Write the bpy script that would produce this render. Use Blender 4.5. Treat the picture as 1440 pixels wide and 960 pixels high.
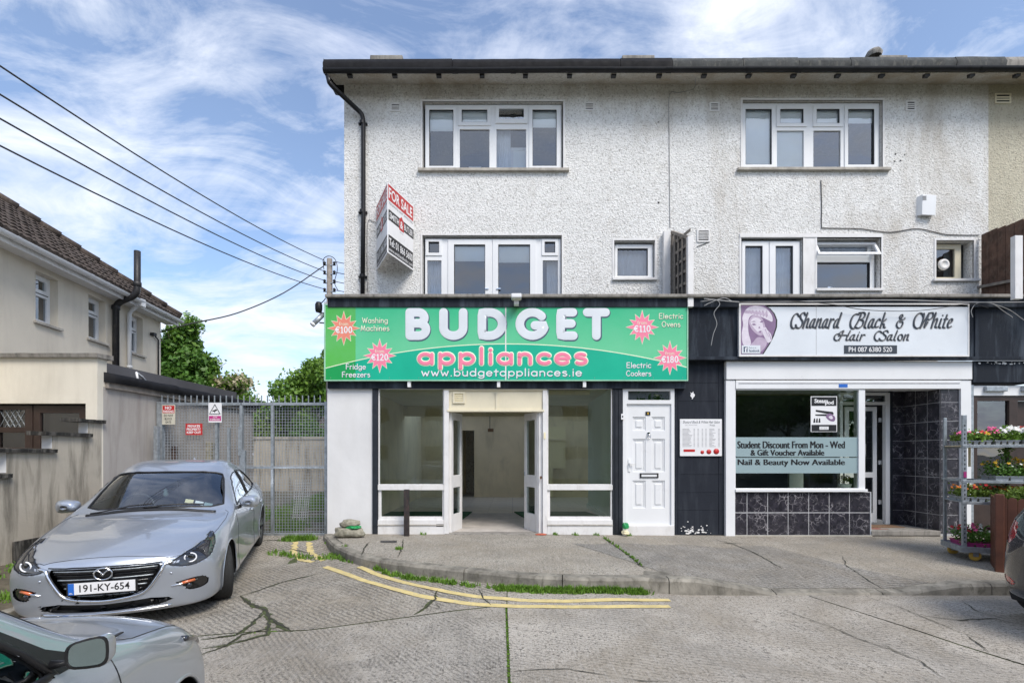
import bpy, math, random
import numpy as np
from mathutils import Vector, Matrix, noise
from mathutils.bvhtree import BVHTree
PI = math.pi
rnd = random.Random(7)
sc = bpy.context.scene
for o in list(bpy.data.objects):
    bpy.data.objects.remove(o, do_unlink=True)
# ------------------------------------------------------------------ camera, sky, sun, exposure
CZ, FOC = 1.39, 700.0            # eye height over the shop threshold, focal length in photo pixels
cam_d = bpy.data.cameras.new('camera')
cam_d.sensor_width = 36.0; cam_d.lens = 36.0 * FOC / 1440.0
cam_d.shift_y = (639 - 480) / 1440.0
cam_d.clip_start = 0.05; cam_d.clip_end = 3000
cam = bpy.data.objects.new('camera', cam_d); sc.collection.objects.link(cam)
cam.location = (0, 0, CZ); cam.rotation_euler = (PI / 2, 0, 0)
sc.camera = cam
SUN_EL, SUN_AZ = math.radians(50), math.radians(146)   # azimuth from +Y clockwise: behind the camera, a little right
w = bpy.data.worlds.new('World'); sc.world = w; w.use_nodes = True
nt = w.node_tree; nt.nodes.clear()
def wn(t, **k):
    n = nt.nodes.new(t)
    for a, b in k.items(): setattr(n, a, b)
    return n
sky = wn('ShaderNodeTexSky', sky_type='NISHITA'); sky.sun_disc = False
sky.sun_elevation = SUN_EL; sky.sun_rotation = SUN_AZ; sky.air_density = 1.0; sky.dust_density = 0.6; sky.ozone_density = 3.2
bg1 = wn('ShaderNodeBackground'); bg1.inputs[1].default_value = 0.15
nt.links.new(sky.outputs[0], bg1.inputs[0])
tc = wn('ShaderNodeTexCoord'); sep = wn('ShaderNodeSeparateXYZ'); nt.links.new(tc.outputs['Generated'], sep.inputs[0])
zc = wn('ShaderNodeMath', operation='MAXIMUM'); zc.inputs[1].default_value = 0.0; nt.links.new(sep.outputs[2], zc.inputs[0])
za = wn('ShaderNodeMath', operation='ADD'); za.inputs[1].default_value = 0.22; nt.links.new(zc.outputs[0], za.inputs[0])
dx = wn('ShaderNodeMath', operation='DIVIDE'); nt.links.new(sep.outputs[0], dx.inputs[0]); nt.links.new(za.outputs[0], dx.inputs[1])
dy = wn('ShaderNodeMath', operation='DIVIDE'); nt.links.new(sep.outputs[1], dy.inputs[0]); nt.links.new(za.outputs[0], dy.inputs[1])
cmb = wn('ShaderNodeCombineXYZ'); nt.links.new(dx.outputs[0], cmb.inputs[0]); nt.links.new(dy.outputs[0], cmb.inputs[1])
def wnoise(scale, detail, rough, dist, sx, sy, off, rot=0.0):
    mp = wn('ShaderNodeMapping'); mp.inputs['Scale'].default_value = (sx, sy, 1); mp.inputs['Location'].default_value = off
    mp.inputs['Rotation'].default_value = (0, 0, rot)
    nt.links.new(cmb.outputs[0], mp.inputs[0])
    n = wn('ShaderNodeTexNoise'); n.inputs['Scale'].default_value = scale; n.inputs['Detail'].default_value = detail
    n.inputs['Roughness'].default_value = rough; n.inputs['Distortion'].default_value = dist
    nt.links.new(mp.outputs[0], n.inputs['Vector']); return n
n1 = wnoise(1.25, 10, 0.62, 0.6, 0.8, 1.2, (3.1, 1.7, 0), 0.5)
n2 = wnoise(3.0, 10, 0.66, 1.4, 0.75, 1.4, (8.2, 4.4, 0), -0.35)
n3 = wnoise(0.8, 4, 0.5, 0.2, 1, 1, (21, 9, 0))
m1 = wn('ShaderNodeMath', operation='MULTIPLY'); m1.inputs[1].default_value = 0.55; nt.links.new(n1.outputs[0], m1.inputs[0])
m2 = wn('ShaderNodeMath', operation='MULTIPLY_ADD'); m2.inputs[1].default_value = 0.40; nt.links.new(n2.outputs[0], m2.inputs[0]); nt.links.new(m1.outputs[0], m2.inputs[2])
hz = wn('ShaderNodeMapRange'); hz.inputs[1].default_value = 0.0; hz.inputs[2].default_value = 0.75; hz.inputs[3].default_value = 0.09; hz.inputs[4].default_value = -0.035
nt.links.new(sep.outputs[2], hz.inputs[0])
m3 = wn('ShaderNodeMath', operation='ADD'); nt.links.new(m2.outputs[0], m3.inputs[0]); nt.links.new(hz.outputs[0], m3.inputs[1])
cr = wn('ShaderNodeValToRGB'); cr.color_ramp.elements[0].position = 0.41; cr.color_ramp.elements[1].position = 0.60
cr.color_ramp.elements[0].color = (0.08, 0.08, 0.08, 1); cr.color_ramp.elements[1].color = (0.97, 0.97, 0.97, 1)
nt.links.new(m3.outputs[0], cr.inputs[0])
cc = wn('ShaderNodeValToRGB'); cc.color_ramp.elements[0].position = 0.35; cc.color_ramp.elements[1].position = 0.65
cc.color_ramp.elements[0].color = (0.60, 0.65, 0.80, 1); cc.color_ramp.elements[1].color = (0.88, 0.91, 0.95, 1)
nt.links.new(n3.outputs[0], cc.inputs[0])
bg2 = wn('ShaderNodeBackground'); bg2.inputs[1].default_value = 0.95; nt.links.new(cc.outputs[0], bg2.inputs[0])
mxs = wn('ShaderNodeMixShader'); nt.links.new(cr.outputs[0], mxs.inputs[0]); nt.links.new(bg1.outputs[0], mxs.inputs[1]); nt.links.new(bg2.outputs[0], mxs.inputs[2])
wo = wn('ShaderNodeOutputWorld'); nt.links.new(mxs.outputs[0], wo.inputs[0])
sd = bpy.data.lights.new('sun', 'SUN'); sd.energy = 2.2; sd.angle = math.radians(26); sd.color = (1.0, 0.93, 0.83)
sun = bpy.data.objects.new('sun', sd); sc.collection.objects.link(sun)
sv = Vector((math.sin(SUN_AZ) * math.cos(SUN_EL), math.cos(SUN_AZ) * math.cos(SUN_EL), math.sin(SUN_EL)))
sun.rotation_euler = sv.to_track_quat('Z', 'Y').to_euler(); sun.location = sv * 60
sc.view_settings.view_transform = 'Standard'; sc.view_settings.look = 'None'
sc.view_settings.exposure = 0.60; sc.view_settings.gamma = 1.0

# ------------------------------------------------------------------ helpers
def P(px, py, Y): return ((px - 720) * Y / FOC, Y, CZ + (639 - py) * Y / FOC)
YF, YU = 8.75, 9.64               # shopfront plane, upper wall plane
def FX(px): return (px - 720) * YF / FOC
def FZ(py): return CZ + (639 - py) * YF / FOC
def UX(px): return (px - 720) * YU / FOC
def UZ(py): return CZ + (639 - py) * YU / FOC
WL = {}
def wloc(o): return WL.get(o.name, Vector((0, 0, 0)))
def thing(name, label, cat, loc=(0, 0, 0), group=None, rotz=0.0, kind=None):
    o = bpy.data.objects.new(name, None); sc.collection.objects.link(o)
    o.location = loc; o.rotation_euler = (0, 0, rotz); o.empty_display_size = 0.2
    o['label'] = label; o['category'] = cat
    if group: o['group'] = group
    if kind: o['kind'] = kind
    WL[o.name] = Vector(loc); return o
def tag(o, label, cat, group=None, kind=None):
    if label: o['label'] = label
    if cat: o['category'] = cat
    if group: o['group'] = group
    if kind: o['kind'] = kind
    return o
class MB:
    def __init__(s): s.v = []; s.f = []; s.sm = []
    def add(s, vs, fs, smooth=False):
        b = len(s.v); s.v.extend([tuple(q) for q in vs]); s.f.extend([tuple(b + i for i in f) for f in fs]); s.sm.extend([smooth] * len(fs)); return s
    def box(s, x0, x1, y0, y1, z0, z1):
        if x0 > x1: x0, x1 = x1, x0
        if y0 > y1: y0, y1 = y1, y0
        if z0 > z1: z0, z1 = z1, z0
        return s.add([(x0,y0,z0),(x1,y0,z0),(x1,y1,z0),(x0,y1,z0),(x0,y0,z1),(x1,y0,z1),(x1,y1,z1),(x0,y1,z1)],
                     [(0,3,2,1),(4,5,6,7),(0,1,5,4),(1,2,6,5),(2,3,7,6),(3,0,4,7)])
    def obox(s, c, ux, uy, uz, hx, hy, hz):
        c = Vector(c); ux = Vector(ux).normalized() * hx; uy = Vector(uy).normalized() * hy; uz = Vector(uz).normalized() * hz
        vs = [c + a * ux + b * uy + d * uz for d in (-1, 1) for (a, b) in ((-1,-1),(1,-1),(1,1),(-1,1))]
        return s.add(vs, [(0,3,2,1),(4,5,6,7),(0,1,5,4),(1,2,6,5),(2,3,7,6),(3,0,4,7)])
    def bar(s, a, b, wx, wz, up=(0, 0, 1)):
        a = Vector(a); b = Vector(b); d = b - a; L = d.length; d.normalize(); up = Vector(up)
        if abs(d.dot(up)) > 0.98: up = Vector((0, 1, 0))
        sx = d.cross(up).normalized(); uz = sx.cross(d).normalized()
        return s.obox((a + b) / 2, d, sx, uz, L / 2, wx / 2, wz / 2)
    def quad(s, a, b, c, d): return s.add([a, b, c, d], [(0, 1, 2, 3)])
    def tube(s, pts, r, n=8, closed=False, caps=True, rz=None):
        pts = [Vector(p) for p in pts]; m = len(pts); vs = []; fs = []
        prev = None
        for i, p in enumerate(pts):
            if closed: t = pts[(i + 1) % m] - pts[i - 1]
            else: t = pts[min(i + 1, m - 1)] - pts[max(i - 1, 0)]
            if t.length < 1e-9: t = Vector((0, 0, 1))
            t.normalize()
            if prev is None:
                ref = Vector((0, 0, 1)) if abs(t.z) < 0.9 else Vector((1, 0, 0))
                a = t.cross(ref).normalized()
            else:
                a = (prev - t * prev.dot(t))
                if a.length < 1e-6: a = t.cross(Vector((0.3, 0.5, 1)))
                a.normalize()
            prev = a; b = t.cross(a)
            rr = r[i] if isinstance(r, (list, tuple)) else r
            for k in range(n):
                q = 2 * PI * k / n; vs.append(p + a * (rr * math.cos(q)) + b * (rr * math.sin(q)))
        for i in range(m if closed else m - 1):
            j = (i + 1) % m
            for k in range(n):
                k2 = (k + 1) % n; fs.append((i*n + k, i*n + k2, j*n + k2, j*n + k))
        if caps and not closed:
            fs.append(tuple(reversed(range(n)))); fs.append(tuple((m - 1) * n + k for k in range(n)))
        return s.add(vs, fs, True)
    def lathe(s, prof, c, axis='z', n=24, smooth=True):
        vs = []; fs = []; m = len(prof); c = Vector(c)
        for (r, h) in prof:
            for k in range(n):
                q = 2 * PI * k / n; u, v = r * math.cos(q), r * math.sin(q)
                vs.append(c + (Vector((u, v, h)) if axis == 'z' else Vector((u, h, v)) if axis == 'y' else Vector((h, u, v))))
        for i in range(m - 1):
            for k in range(n):
                k2 = (k + 1) % n; fs.append((i*n + k, i*n + k2, (i+1)*n + k2, (i+1)*n + k))
        return s.add(vs, fs, smooth)
    def prism(s, poly, O, U, V, N, d0, d1):
        O = Vector(O); U = Vector(U); V = Vector(V); N = Vector(N); n = len(poly)
        vs = [O + U * a + V * b + N * d0 for a, b in poly] + [O + U * a + V * b + N * d1 for a, b in poly]
        return s.add(vs, [tuple(reversed(range(n))), tuple(range(n, 2 * n))] + [(i, (i + 1) % n, n + (i + 1) % n, n + i) for i in range(n)])
    def plate(s, x0, x1, z0, z1, holes, yf, yb):
        """a wall or frame in the XZ plane with rectangular openings, front at yf and back at yb"""
        xs = sorted(set([x0, x1] + [max(x0, min(x1, h[i])) for h in holes for i in (0, 1)]))
        zs = sorted(set([z0, z1] + [max(z0, min(z1, h[i])) for h in holes for i in (2, 3)]))
        def solid(i, j):
            if i < 0 or j < 0 or i >= len(xs) - 1 or j >= len(zs) - 1: return False
            cx, cz = (xs[i] + xs[i+1]) / 2, (zs[j] + zs[j+1]) / 2
            return not any(h[0] < cx < h[1] and h[2] < cz < h[3] for h in holes)
        for i in range(len(xs) - 1):
            for j in range(len(zs) - 1):
                if not solid(i, j): continue
                a, b, c, d = xs[i], xs[i+1], zs[j], zs[j+1]
                s.quad((a, yf, c), (b, yf, c), (b, yf, d), (a, yf, d)); s.quad((b, yb, c), (a, yb, c), (a, yb, d), (b, yb, d))
                if not solid(i-1, j): s.quad((a, yb, c), (a, yf, c), (a, yf, d), (a, yb, d))
                if not solid(i+1, j): s.quad((b, yf, c), (b, yb, c), (b, yb, d), (b, yf, d))
                if not solid(i, j-1): s.quad((a, yb, c), (b, yb, c), (b, yf, c), (a, yf, c))
                if not solid(i, j+1): s.quad((a, yf, d), (b, yf, d), (b, yb, d), (a, yb, d))
        return s
    def mesh(s, name):
        me = bpy.data.meshes.new(name); me.from_pydata(s.v, [], s.f); me.polygons.foreach_set('use_smooth', s.sm); me.update(); return me
    def build(s, name, mat, parent=None, local=False, bevel=0, weld=False):
        me = s.mesh(name); me.materials.append(mat)
        return link(name, me, parent, local, bevel, weld)
def link(name, me, parent=None, local=False, bevel=0, weld=False):
    o = bpy.data.objects.new(name, me); sc.collection.objects.link(o)
    if parent:
        o.parent = parent
        if not local: o.location = -wloc(parent); WL[o.name] = Vector((0, 0, 0))
        else: WL[o.name] = Vector((0, 0, 0))
    if weld: md = o.modifiers.new('weld', 'WELD'); md.merge_threshold = 0.0008
    if bevel: md = o.modifiers.new('bevel', 'BEVEL'); md.width = bevel; md.segments = 2; md.limit_method = 'ANGLE'
    return o
def box(name, mat, parent, x0, x1, y0, y1, z0, z1, bevel=0, local=False):
    return MB().box(x0, x1, y0, y1, z0, z1).build(name, mat, parent, local, bevel)
def piece(name, me, loc, parent, rot=None):
    o = bpy.data.objects.new(name, me); sc.collection.objects.link(o)
    o.parent = parent; o.location = Vector(loc) - wloc(parent)
    if rot: o.rotation_euler = rot
    return o
def lerp(pts, x):
    if x <= pts[0][0]: return pts[0][1]
    for (a, b), (c, d) in zip(pts, pts[1:]):
        if x <= c: return b + (d - b) * (x - a) / (c - a)
    return pts[-1][1]
def sstep(a, b, x): t = max(0, min(1, (x - a) / (b - a))); return t * t * (3 - 2 * t)
def cat(pts, n=6, closed=False):
    """smooth curve through points"""
    out = []; P_ = [Vector(p) for p in pts]; m = len(P_)
    rng = range(m) if closed else range(m - 1)
    for i in rng:
        p0 = P_[(i-1) % m] if closed or i > 0 else 2*P_[0] - P_[1]
        p1, p2 = P_[i], P_[(i+1) % m]
        p3 = P_[(i+2) % m] if closed or i + 2 < m else 2*P_[-1] - P_[-2]
        for k in range(n):
            t = k / n; out.append(0.5 * ((2*p1) + (p2-p0)*t + (2*p0-5*p1+4*p2-p3)*t*t + (3*p1-p0-3*p2+p3)*t**3))
    if not closed: out.append(P_[-1])
    return out

# ------------------------------------------------------------------ materials
class NT:
    def __init__(s, name):
        s.m = bpy.data.materials.new(name); s.m.use_nodes = True; s.t = s.m.node_tree
        s.b = s.t.nodes['Principled BSDF']; s.out = s.t.nodes['Material Output']; s._c = None
    def n(s, typ, ins=None, **k):
        n = s.t.nodes.new(typ)
        for a, b in k.items(): setattr(n, a, b)
        if ins:
            for a, b in ins.items():
                if hasattr(b, 'is_output') or isinstance(b, bpy.types.NodeSocket): s.t.links.new(b, n.inputs[a])
                else: n.inputs[a].default_value = b
        return n
    def L(s, a, b): s.t.links.new(a, b)
    def co(s, sx=1, sy=1, sz=1, rot=(0, 0, 0), loc=(0, 0, 0)):
        if s._c is None: s._c = s.n('ShaderNodeTexCoord').outputs['Object']
        return s.n('ShaderNodeMapping', {'Vector': s._c, 'Scale': (sx, sy, sz), 'Rotation': rot, 'Location': loc}).outputs[0]
    def noise(s, scale, detail=4, rough=0.55, dist=0, co=None):
        return s.n('ShaderNodeTexNoise', {'Vector': co or s.co(), 'Scale': scale, 'Detail': detail, 'Roughness': rough, 'Distortion': dist}).outputs[0]
    def vor(s, scale, co=None, feat='F1', out=0, rnd_=1.0):
        n = s.n('ShaderNodeTexVoronoi', {'Vector': co or s.co(), 'Scale': scale, 'Randomness': rnd_}, feature=feat); return n.outputs[out]
    def ramp(s, fac, stops, interp='LINEAR'):
        r = s.n('ShaderNodeValToRGB', {'Fac': fac}); r.color_ramp.interpolation = interp
        while len(r.color_ramp.elements) < len(stops): r.color_ramp.elements.new(0.5)
        for e, (p, c) in zip(r.color_ramp.elements, stops):
            e.position = p; e.color = (c, c, c, 1) if isinstance(c, (int, float)) else (*c, 1)
        return r.outputs[0]
    def mix(s, fac, a, b, mode='MIX'):
        n = s.n('ShaderNodeMix', data_type='RGBA', blend_type=mode)
        for sock, val in ((n.inputs[0], fac), (n.inputs[6], a), (n.inputs[7], b)):
            if isinstance(val, bpy.types.NodeSocket): s.L(val, sock)
            elif isinstance(val, (int, float)): sock.default_value = val
            else: sock.default_value = (*val, 1)
        return n.outputs[2]
    def math(s, op, a, b=0.0, c=None):
        n = s.n('ShaderNodeMath', operation=op)
        for i, v in enumerate((a, b, c)):
            if v is None: continue
            if isinstance(v, bpy.types.NodeSocket): s.L(v, n.inputs[i])
            else: n.inputs[i].default_value = v
        return n.outputs[0]
    def bump(s, h, strength=0.4, dist=0.01, prev=None):
        n = s.n('ShaderNodeBump', {'Height': h, 'Strength': strength, 'Distance': dist})
        if prev is not None: s.L(prev, n.inputs['Normal'])
        s.L(n.outputs[0], s.b.inputs['Normal']); return n.outputs[0]
    def col(s, c):
        if isinstance(c, bpy.types.NodeSocket): s.L(c, s.b.inputs['Base Color'])
        else: s.b.inputs['Base Color'].default_value = (*c, 1)
    def set(s, **k):
        for a, v in k.items():
            i = s.b.inputs[a.replace('_', ' ')]
            if isinstance(v, bpy.types.NodeSocket): s.L(v, i)
            else: i.default_value = v
def pm(name, c, rough=0.6, metal=0.0, var=0.18, scale=5, bump=0.15, bscale=80, dirt=0.0, dcol=(0.12, 0.10, 0.07), coat=0.0, spec=0.5):
    t = NT(name)
    n = t.noise(scale, 5); dark = tuple(x * (1 - var) for x in c); lite = tuple(min(1, x * (1 + var * 0.5)) for x in c)
    col = t.ramp(n, [(0.3, dark), (0.7, lite)])
    if dirt > 0:
        d = t.ramp(t.noise(scale * 2.7, 8, 0.65, 0.4, t.co(1, 1, 0.35, loc=(5, 3, 1))), [(0.52, 0.0), (0.75, dirt)])
        col = t.mix(d, col, dcol)
    t.col(col); t.set(Roughness=t.ramp(t.noise(scale * 3, 3), [(0.3, max(0.02, rough - 0.08)), (0.7, min(1, rough + 0.08))]), Metallic=metal)
    t.b.inputs['Specular IOR Level'].default_value = spec
    if coat: t.b.inputs['Coat Weight'].default_value = coat; t.b.inputs['Coat Roughness'].default_value = 0.03
    if bump: t.bump(t.noise(bscale, 4), bump, 0.004)
    return t.m
def glass(name, tint=(0.82, 0.88, 0.86), k=2.2, base=0.03, rough=0.0, gcol=(0.95, 0.97, 1.0)):
    t = NT(name); t.t.nodes.remove(t.b)
    fr = t.n('ShaderNodeFresnel', {'IOR': 1.5}); f = t.math('MULTIPLY_ADD', fr.outputs[0], k, base)
    f = t.math('MINIMUM', f, 1.0)
    wob = t.n('ShaderNodeBump', {'Height': t.noise(1.3, 2), 'Strength': 0.12, 'Distance': 0.02})
    g = t.n('ShaderNodeBsdfGlossy', {'Color': (*gcol, 1), 'Roughness': rough, 'Normal': wob.outputs[0]})
    tr = t.n('ShaderNodeBsdfTransparent', {'Color': (*tint, 1)})
    mx = t.n('ShaderNodeMixShader', {0: f}); t.L(tr.outputs[0], mx.inputs[1]); t.L(g.outputs[0], mx.inputs[2])
    t.L(mx.outputs[0], t.out.inputs[0]); return t.m
def pebbledash(name, c, speck=0.5, stain=0.35, stcol=(0.34, 0.28, 0.20)):
    t = NT(name)
    peb = t.vor(30, t.co(1, 1, 1)); fine = t.noise(95, 3, 0.6)
    big = t.noise(22, 5, 0.66)
    col = t.ramp(t.noise(3.0, 6, 0.6), [(0.3, tuple(x * 0.90 for x in c)), (0.7, c)])
    sp = t.ramp(t.noise(30, 3, 0.75, 0, t.co(loc=(3, 1, 7))), [(0.56, 0.0), (0.64, speck)])
    col = t.mix(sp, col, (0.20, 0.18, 0.155))
    gap = t.ramp(t.vor(24, t.co(loc=(.3, .2, .9))), [(0.5, 0.0), (0.85, speck * 0.38)])
    col = t.mix(gap, col, (0.26, 0.24, 0.21))
    st = t.noise(1.1, 7, 0.68, 0.5, t.co(1, 1, 0.45, loc=(2, 0, 4)))
    sx = t.n('ShaderNodeSeparateXYZ', {0: t._c})
    zt = t.n('ShaderNodeMapRange', {'Value': sx.outputs[2], 'From Min': 7.4, 'From Max': 8.5, 'To Min': 0.0, 'To Max': 0.16}).outputs[0]
    xt = t.n('ShaderNodeMapRange', {'Value': sx.outputs[0], 'From Min': 1.5, 'From Max': 5.0, 'To Min': 0.0, 'To Max': 0.10}).outputs[0]
    st = t.math('ADD', t.math('ADD', st, zt), xt)
    stf = t.ramp(st, [(0.56, 0.0), (0.80, stain)])
    col = t.mix(stf, col, stcol)
    t.col(col); t.set(Roughness=0.9); t.b.inputs['Specular IOR Level'].default_value = 0.2
    b1 = t.bump(t.ramp(peb, [(0.0, 1.0), (0.6, 0.0)]), 0.7, 0.012)
    b2 = t.bump(big, 0.65, 0.024, b1); t.bump(fine, 0.4, 0.006, b2)
    return t.m
def concrete(name, c, ang, groove=1.0, gs=16.0, stain=0.5):
    t = NT(name)
    base = t.ramp(t.noise(1.4, 8, 0.62, 0.3), [(0.25, tuple(x * 0.72 for x in c)), (0.55, c), (0.8, tuple(x * 1.15 for x in c))])
    grn = t.noise(170, 3, 0.7)
    base = t.mix(0.5, base, t.ramp(grn, [(0.38, (0.03, 0.03, 0.028)), (0.6, (0.75, 0.72, 0.68))]), 'OVERLAY')
    pit = t.ramp(t.noise(38, 4, 0.8), [(0.535, 0.0), (0.59, 0.85)])
    base = t.mix(pit, base, (0.06, 0.056, 0.05))
    base = t.mix(t.ramp(t.noise(52, 3, 0.8, 0, t.co(loc=(9, 9, 9))), [(0.58, 0.0), (0.66, 0.7)]), base, (0.62, 0.59, 0.54))
    base = t.mix(t.ramp(t.noise(0.45, 7, 0.7, 1.2, t.co(loc=(3, 8, 1))), [(0.42, 0.0), (0.62, 0.55)]), base, (0.24, 0.205, 0.155))
    sm = t.ramp(t.noise(0.9, 6, 0.6, 0.6, t.co(loc=(7, 2, 0))), [(0.52, 0.0), (0.72, stain)])
    base = t.mix(sm, base, tuple(x * 0.55 for x in c))
    co = t.co(rot=(0, 0, ang))
    wv = t.n('ShaderNodeTexWave', {'Vector': co, 'Scale': gs, 'Distortion': 4.5, 'Detail': 4.0, 'Detail Scale': 2.2, 'Detail Roughness': 0.6}, wave_type='BANDS', bands_direction='X')
    br = t.ramp(t.noise(2.1, 6, 0.7, 0.6, t.co(loc=(1, 5, 2))), [(0.36, 0.0), (0.56, 1.0)])
    gr = t.math('MULTIPLY', t.ramp(wv.outputs[0], [(0.0, 0.0), (0.35, 0.0), (0.6, 1.0)]), br)
    st = t.noise(7.0, 7, 0.7, 0.1, t.n('ShaderNodeMapping', {'Vector': t._c, 'Rotation': (0, 0, ang), 'Scale': (9, 0.6, 1)}).outputs[0])
    base = t.mix(t.math('MULTIPLY', t.math('MULTIPLY', t.ramp(wv.outputs[0], [(0.0, 1.0), (0.28, 0.0)]), br), 0.8 * groove), base, (0.085, 0.08, 0.072))
    base = t.mix(t.math('MULTIPLY', t.ramp(st, [(0.5, 0.0), (0.68, 1.0)]), 0.35), base, (0.50, 0.48, 0.45))
    t.col(base); t.set(Roughness=0.88); t.b.inputs['Specular IOR Level'].default_value = 0.25
    b = t.bump(gr, 0.9 * groove + 0.01, 0.02)
    b = t.bump(t.noise(46, 5, 0.75), 0.5, 0.008, b); t.bump(grn, 0.35, 0.003, b)
    return t.m
def render_wall(name, c, dark=(0.16, 0.15, 0.135), amt=0.75, scale=1.6, bump=0.3):
    t = NT(name)
    streak = t.noise(scale * 2.0, 8, 0.66, 0.35, t.co(1.6, 1.6, 0.22))
    blot = t.noise(scale, 7, 0.6, 0.5)
    col = t.ramp(blot, [(0.25, tuple(x * 0.78 for x in c)), (0.7, c)])
    col = t.mix(t.ramp(streak, [(0.47, 0.0), (0.72, amt)]), col, dark)
    t.col(col); t.set(Roughness=0.88); t.b.inputs['Specular IOR Level'].default_value = 0.2
    b = t.bump(t.noise(35, 6, 0.65), bump, 0.01); t.bump(t.noise(180, 3), bump, 0.003, b)
    return t.m
def marble_tile(name):
    t = NT(name); co = t.co()
    d = t.n('ShaderNodeMix', data_type='RGBA'); t.L(co, d.inputs[6]); t.L(t.n('ShaderNodeTexNoise', {'Vector': co, 'Scale': 6.0, 'Detail': 4}).outputs[1], d.inputs[7]); d.inputs[0].default_value = 0.18
    e1 = t.n('ShaderNodeTexVoronoi', {'Vector': d.outputs[2], 'Scale': 9.0}, feature='DISTANCE_TO_EDGE').outputs[0]
    e2 = t.n('ShaderNodeTexVoronoi', {'Vector': d.outputs[2], 'Scale': 21.0}, feature='DISTANCE_TO_EDGE').outputs[0]
    v1 = t.math('MULTIPLY', t.ramp(e1, [(0.0, 1.0), (0.045, 0.0)]), t.ramp(t.noise(4, 3), [(0.45, 0.0), (0.6, 0.8)]))
    v2 = t.math('MULTIPLY', t.ramp(e2, [(0.0, 1.0), (0.05, 0.0)]), t.ramp(t.noise(7, 3, 0.5, 0, t.co(loc=(4, 4, 4))), [(0.5, 0.0), (0.62, 0.45)]))
    v = t.math('MAXIMUM', v1, v2)
    col = t.ramp(t.noise(12, 4), [(0.3, (0.013, 0.013, 0.018)), (0.7, (0.045, 0.042, 0.055))])
    t.col(t.mix(v, col, (0.42, 0.40, 0.42))); t.set(Roughness=0.28); return t.m
def leafm(name, a, b, c=None, trans=0.25):
    t = NT(name); stops = [(0.3, a), (0.6, b)] + ([(0.8, c)] if c else [])
    col = t.ramp(t.noise(2.3, 5, 0.7), stops)
    col = t.mix(0.35, col, t.ramp(t.noise(30, 2), [(0.35, tuple(x * 0.6 for x in a)), (0.65, tuple(min(1, x * 1.5) for x in b))]))
    t.col(col); t.set(Roughness=0.5)
    tr = t.n('ShaderNodeBsdfTranslucent'); t.L(col, tr.inputs[0])
    mx = t.n('ShaderNodeMixShader', {0: trans}); t.L(t.b.outputs[0], mx.inputs[1]); t.L(tr.outputs[0], mx.inputs[2]); t.L(mx.outputs[0], t.out.inputs[0])
    return t.m
def paintm(name, c, metal=0.75, rough=0.3):
    t = NT(name)
    fl = t.ramp(t.noise(900, 2, 0.5), [(0.35, tuple(x * 0.9 for x in c)), (0.65, tuple(min(1, x * 1.1) for x in c))])
    dust = t.ramp(t.noise(3, 6, 0.65), [(0.45, 0.0), (0.8, 0.12)])
    t.col(t.mix(dust, fl, (0.35, 0.33, 0.30))); t.set(Roughness=rough, Metallic=metal)
    t.b.inputs['Coat Weight'].default_value = 1.0; t.b.inputs['Coat Roughness'].default_value = 0.02
    return t.m
M = {}
M['pebble'] = pebbledash('pebbledash_white', (0.84, 0.835, 0.815), 0.62, 0.5)
M['pebble_cream'] = pebbledash('pebbledash_cream', (0.60, 0.56, 0.44), 0.6, 0.4)
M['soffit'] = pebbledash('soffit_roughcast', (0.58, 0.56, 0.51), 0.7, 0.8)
M['road_a'] = concrete('concrete_grooved_left', (0.42, 0.39, 0.34), math.radians(-50), 1.0, 5.5)
M['road_b'] = concrete('concrete_grooved_middle', (0.41, 0.385, 0.345), math.radians(-38), 0.75, 7.0)
M['road_c'] = concrete('concrete_grooved_right', (0.45, 0.42, 0.375), math.radians(-70), 0.45, 6.0)
M['pave'] = concrete('pavement_concrete', (0.37, 0.345, 0.30), math.radians(90), 0.06, 3.0, 0.75)
M['pave_groove'] = concrete('pavement_crossing_concrete', (0.33, 0.32, 0.30), math.radians(-55), 0.9, 4.5, 0.6)
M['kerb'] = pm('kerb_concrete', (0.27, 0.25, 0.21), 0.9, 0, 0.55, 5, 0.9, 45, 0.95, (0.07, 0.065, 0.045))
M['moss'] = pm('moss_and_dirt', (0.07, 0.085, 0.03), 0.95, 0, 0.5, 30, 0.7, 120)
M['crack'] = pm('crack_dark', (0.045, 0.045, 0.03), 0.95, 0, 0.5, 30, 0.3, 120)
M['yellow'] = pm('road_paint_yellow', (0.62, 0.50, 0.22), 0.8, 0, 0.15, 9, 0.4, 90, 0.85, (0.33, 0.31, 0.26))
M['grey_wall'] = render_wall('stained_cement_render', (0.54, 0.49, 0.41), (0.10, 0.09, 0.072), 0.85)
M['shed_wall'] = render_wall('shed_render', (0.46, 0.43, 0.40), (0.19, 0.16, 0.145), 0.6, 1.0)
M['cream'] = render_wall('cream_render', (0.82, 0.77, 0.66), (0.36, 0.31, 0.23), 0.3, 0.7, 0.15)
M['house'] = render_wall('house_render', (0.80, 0.73, 0.61), (0.33, 0.29, 0.25), 0.35, 0.6, 0.3)
M['coping_dark'] = render_wall('dark_coping', (0.035, 0.034, 0.032), (0.30, 0.28, 0.25), 0.6, 5, 0.6)
M['coping'] = render_wall('weathered_coping', (0.33, 0.31, 0.28), (0.07, 0.065, 0.06), 0.8, 3, 0.6)
M['white_wall'] = render_wall('white_painted_wall', (0.80, 0.80, 0.80), (0.5, 0.48, 0.44), 0.12, 0.8, 0.12)
M['slate'] = render_wall('slate_painted_render', (0.022, 0.027, 0.037), (0.14, 0.17, 0.21), 0.42, 1.6, 0.2)
M['slate_tile'] = render_wall('slate_painted_tile', (0.024, 0.028, 0.038), (0.075, 0.085, 0.10), 0.3, 2.5, 0.15)
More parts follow.
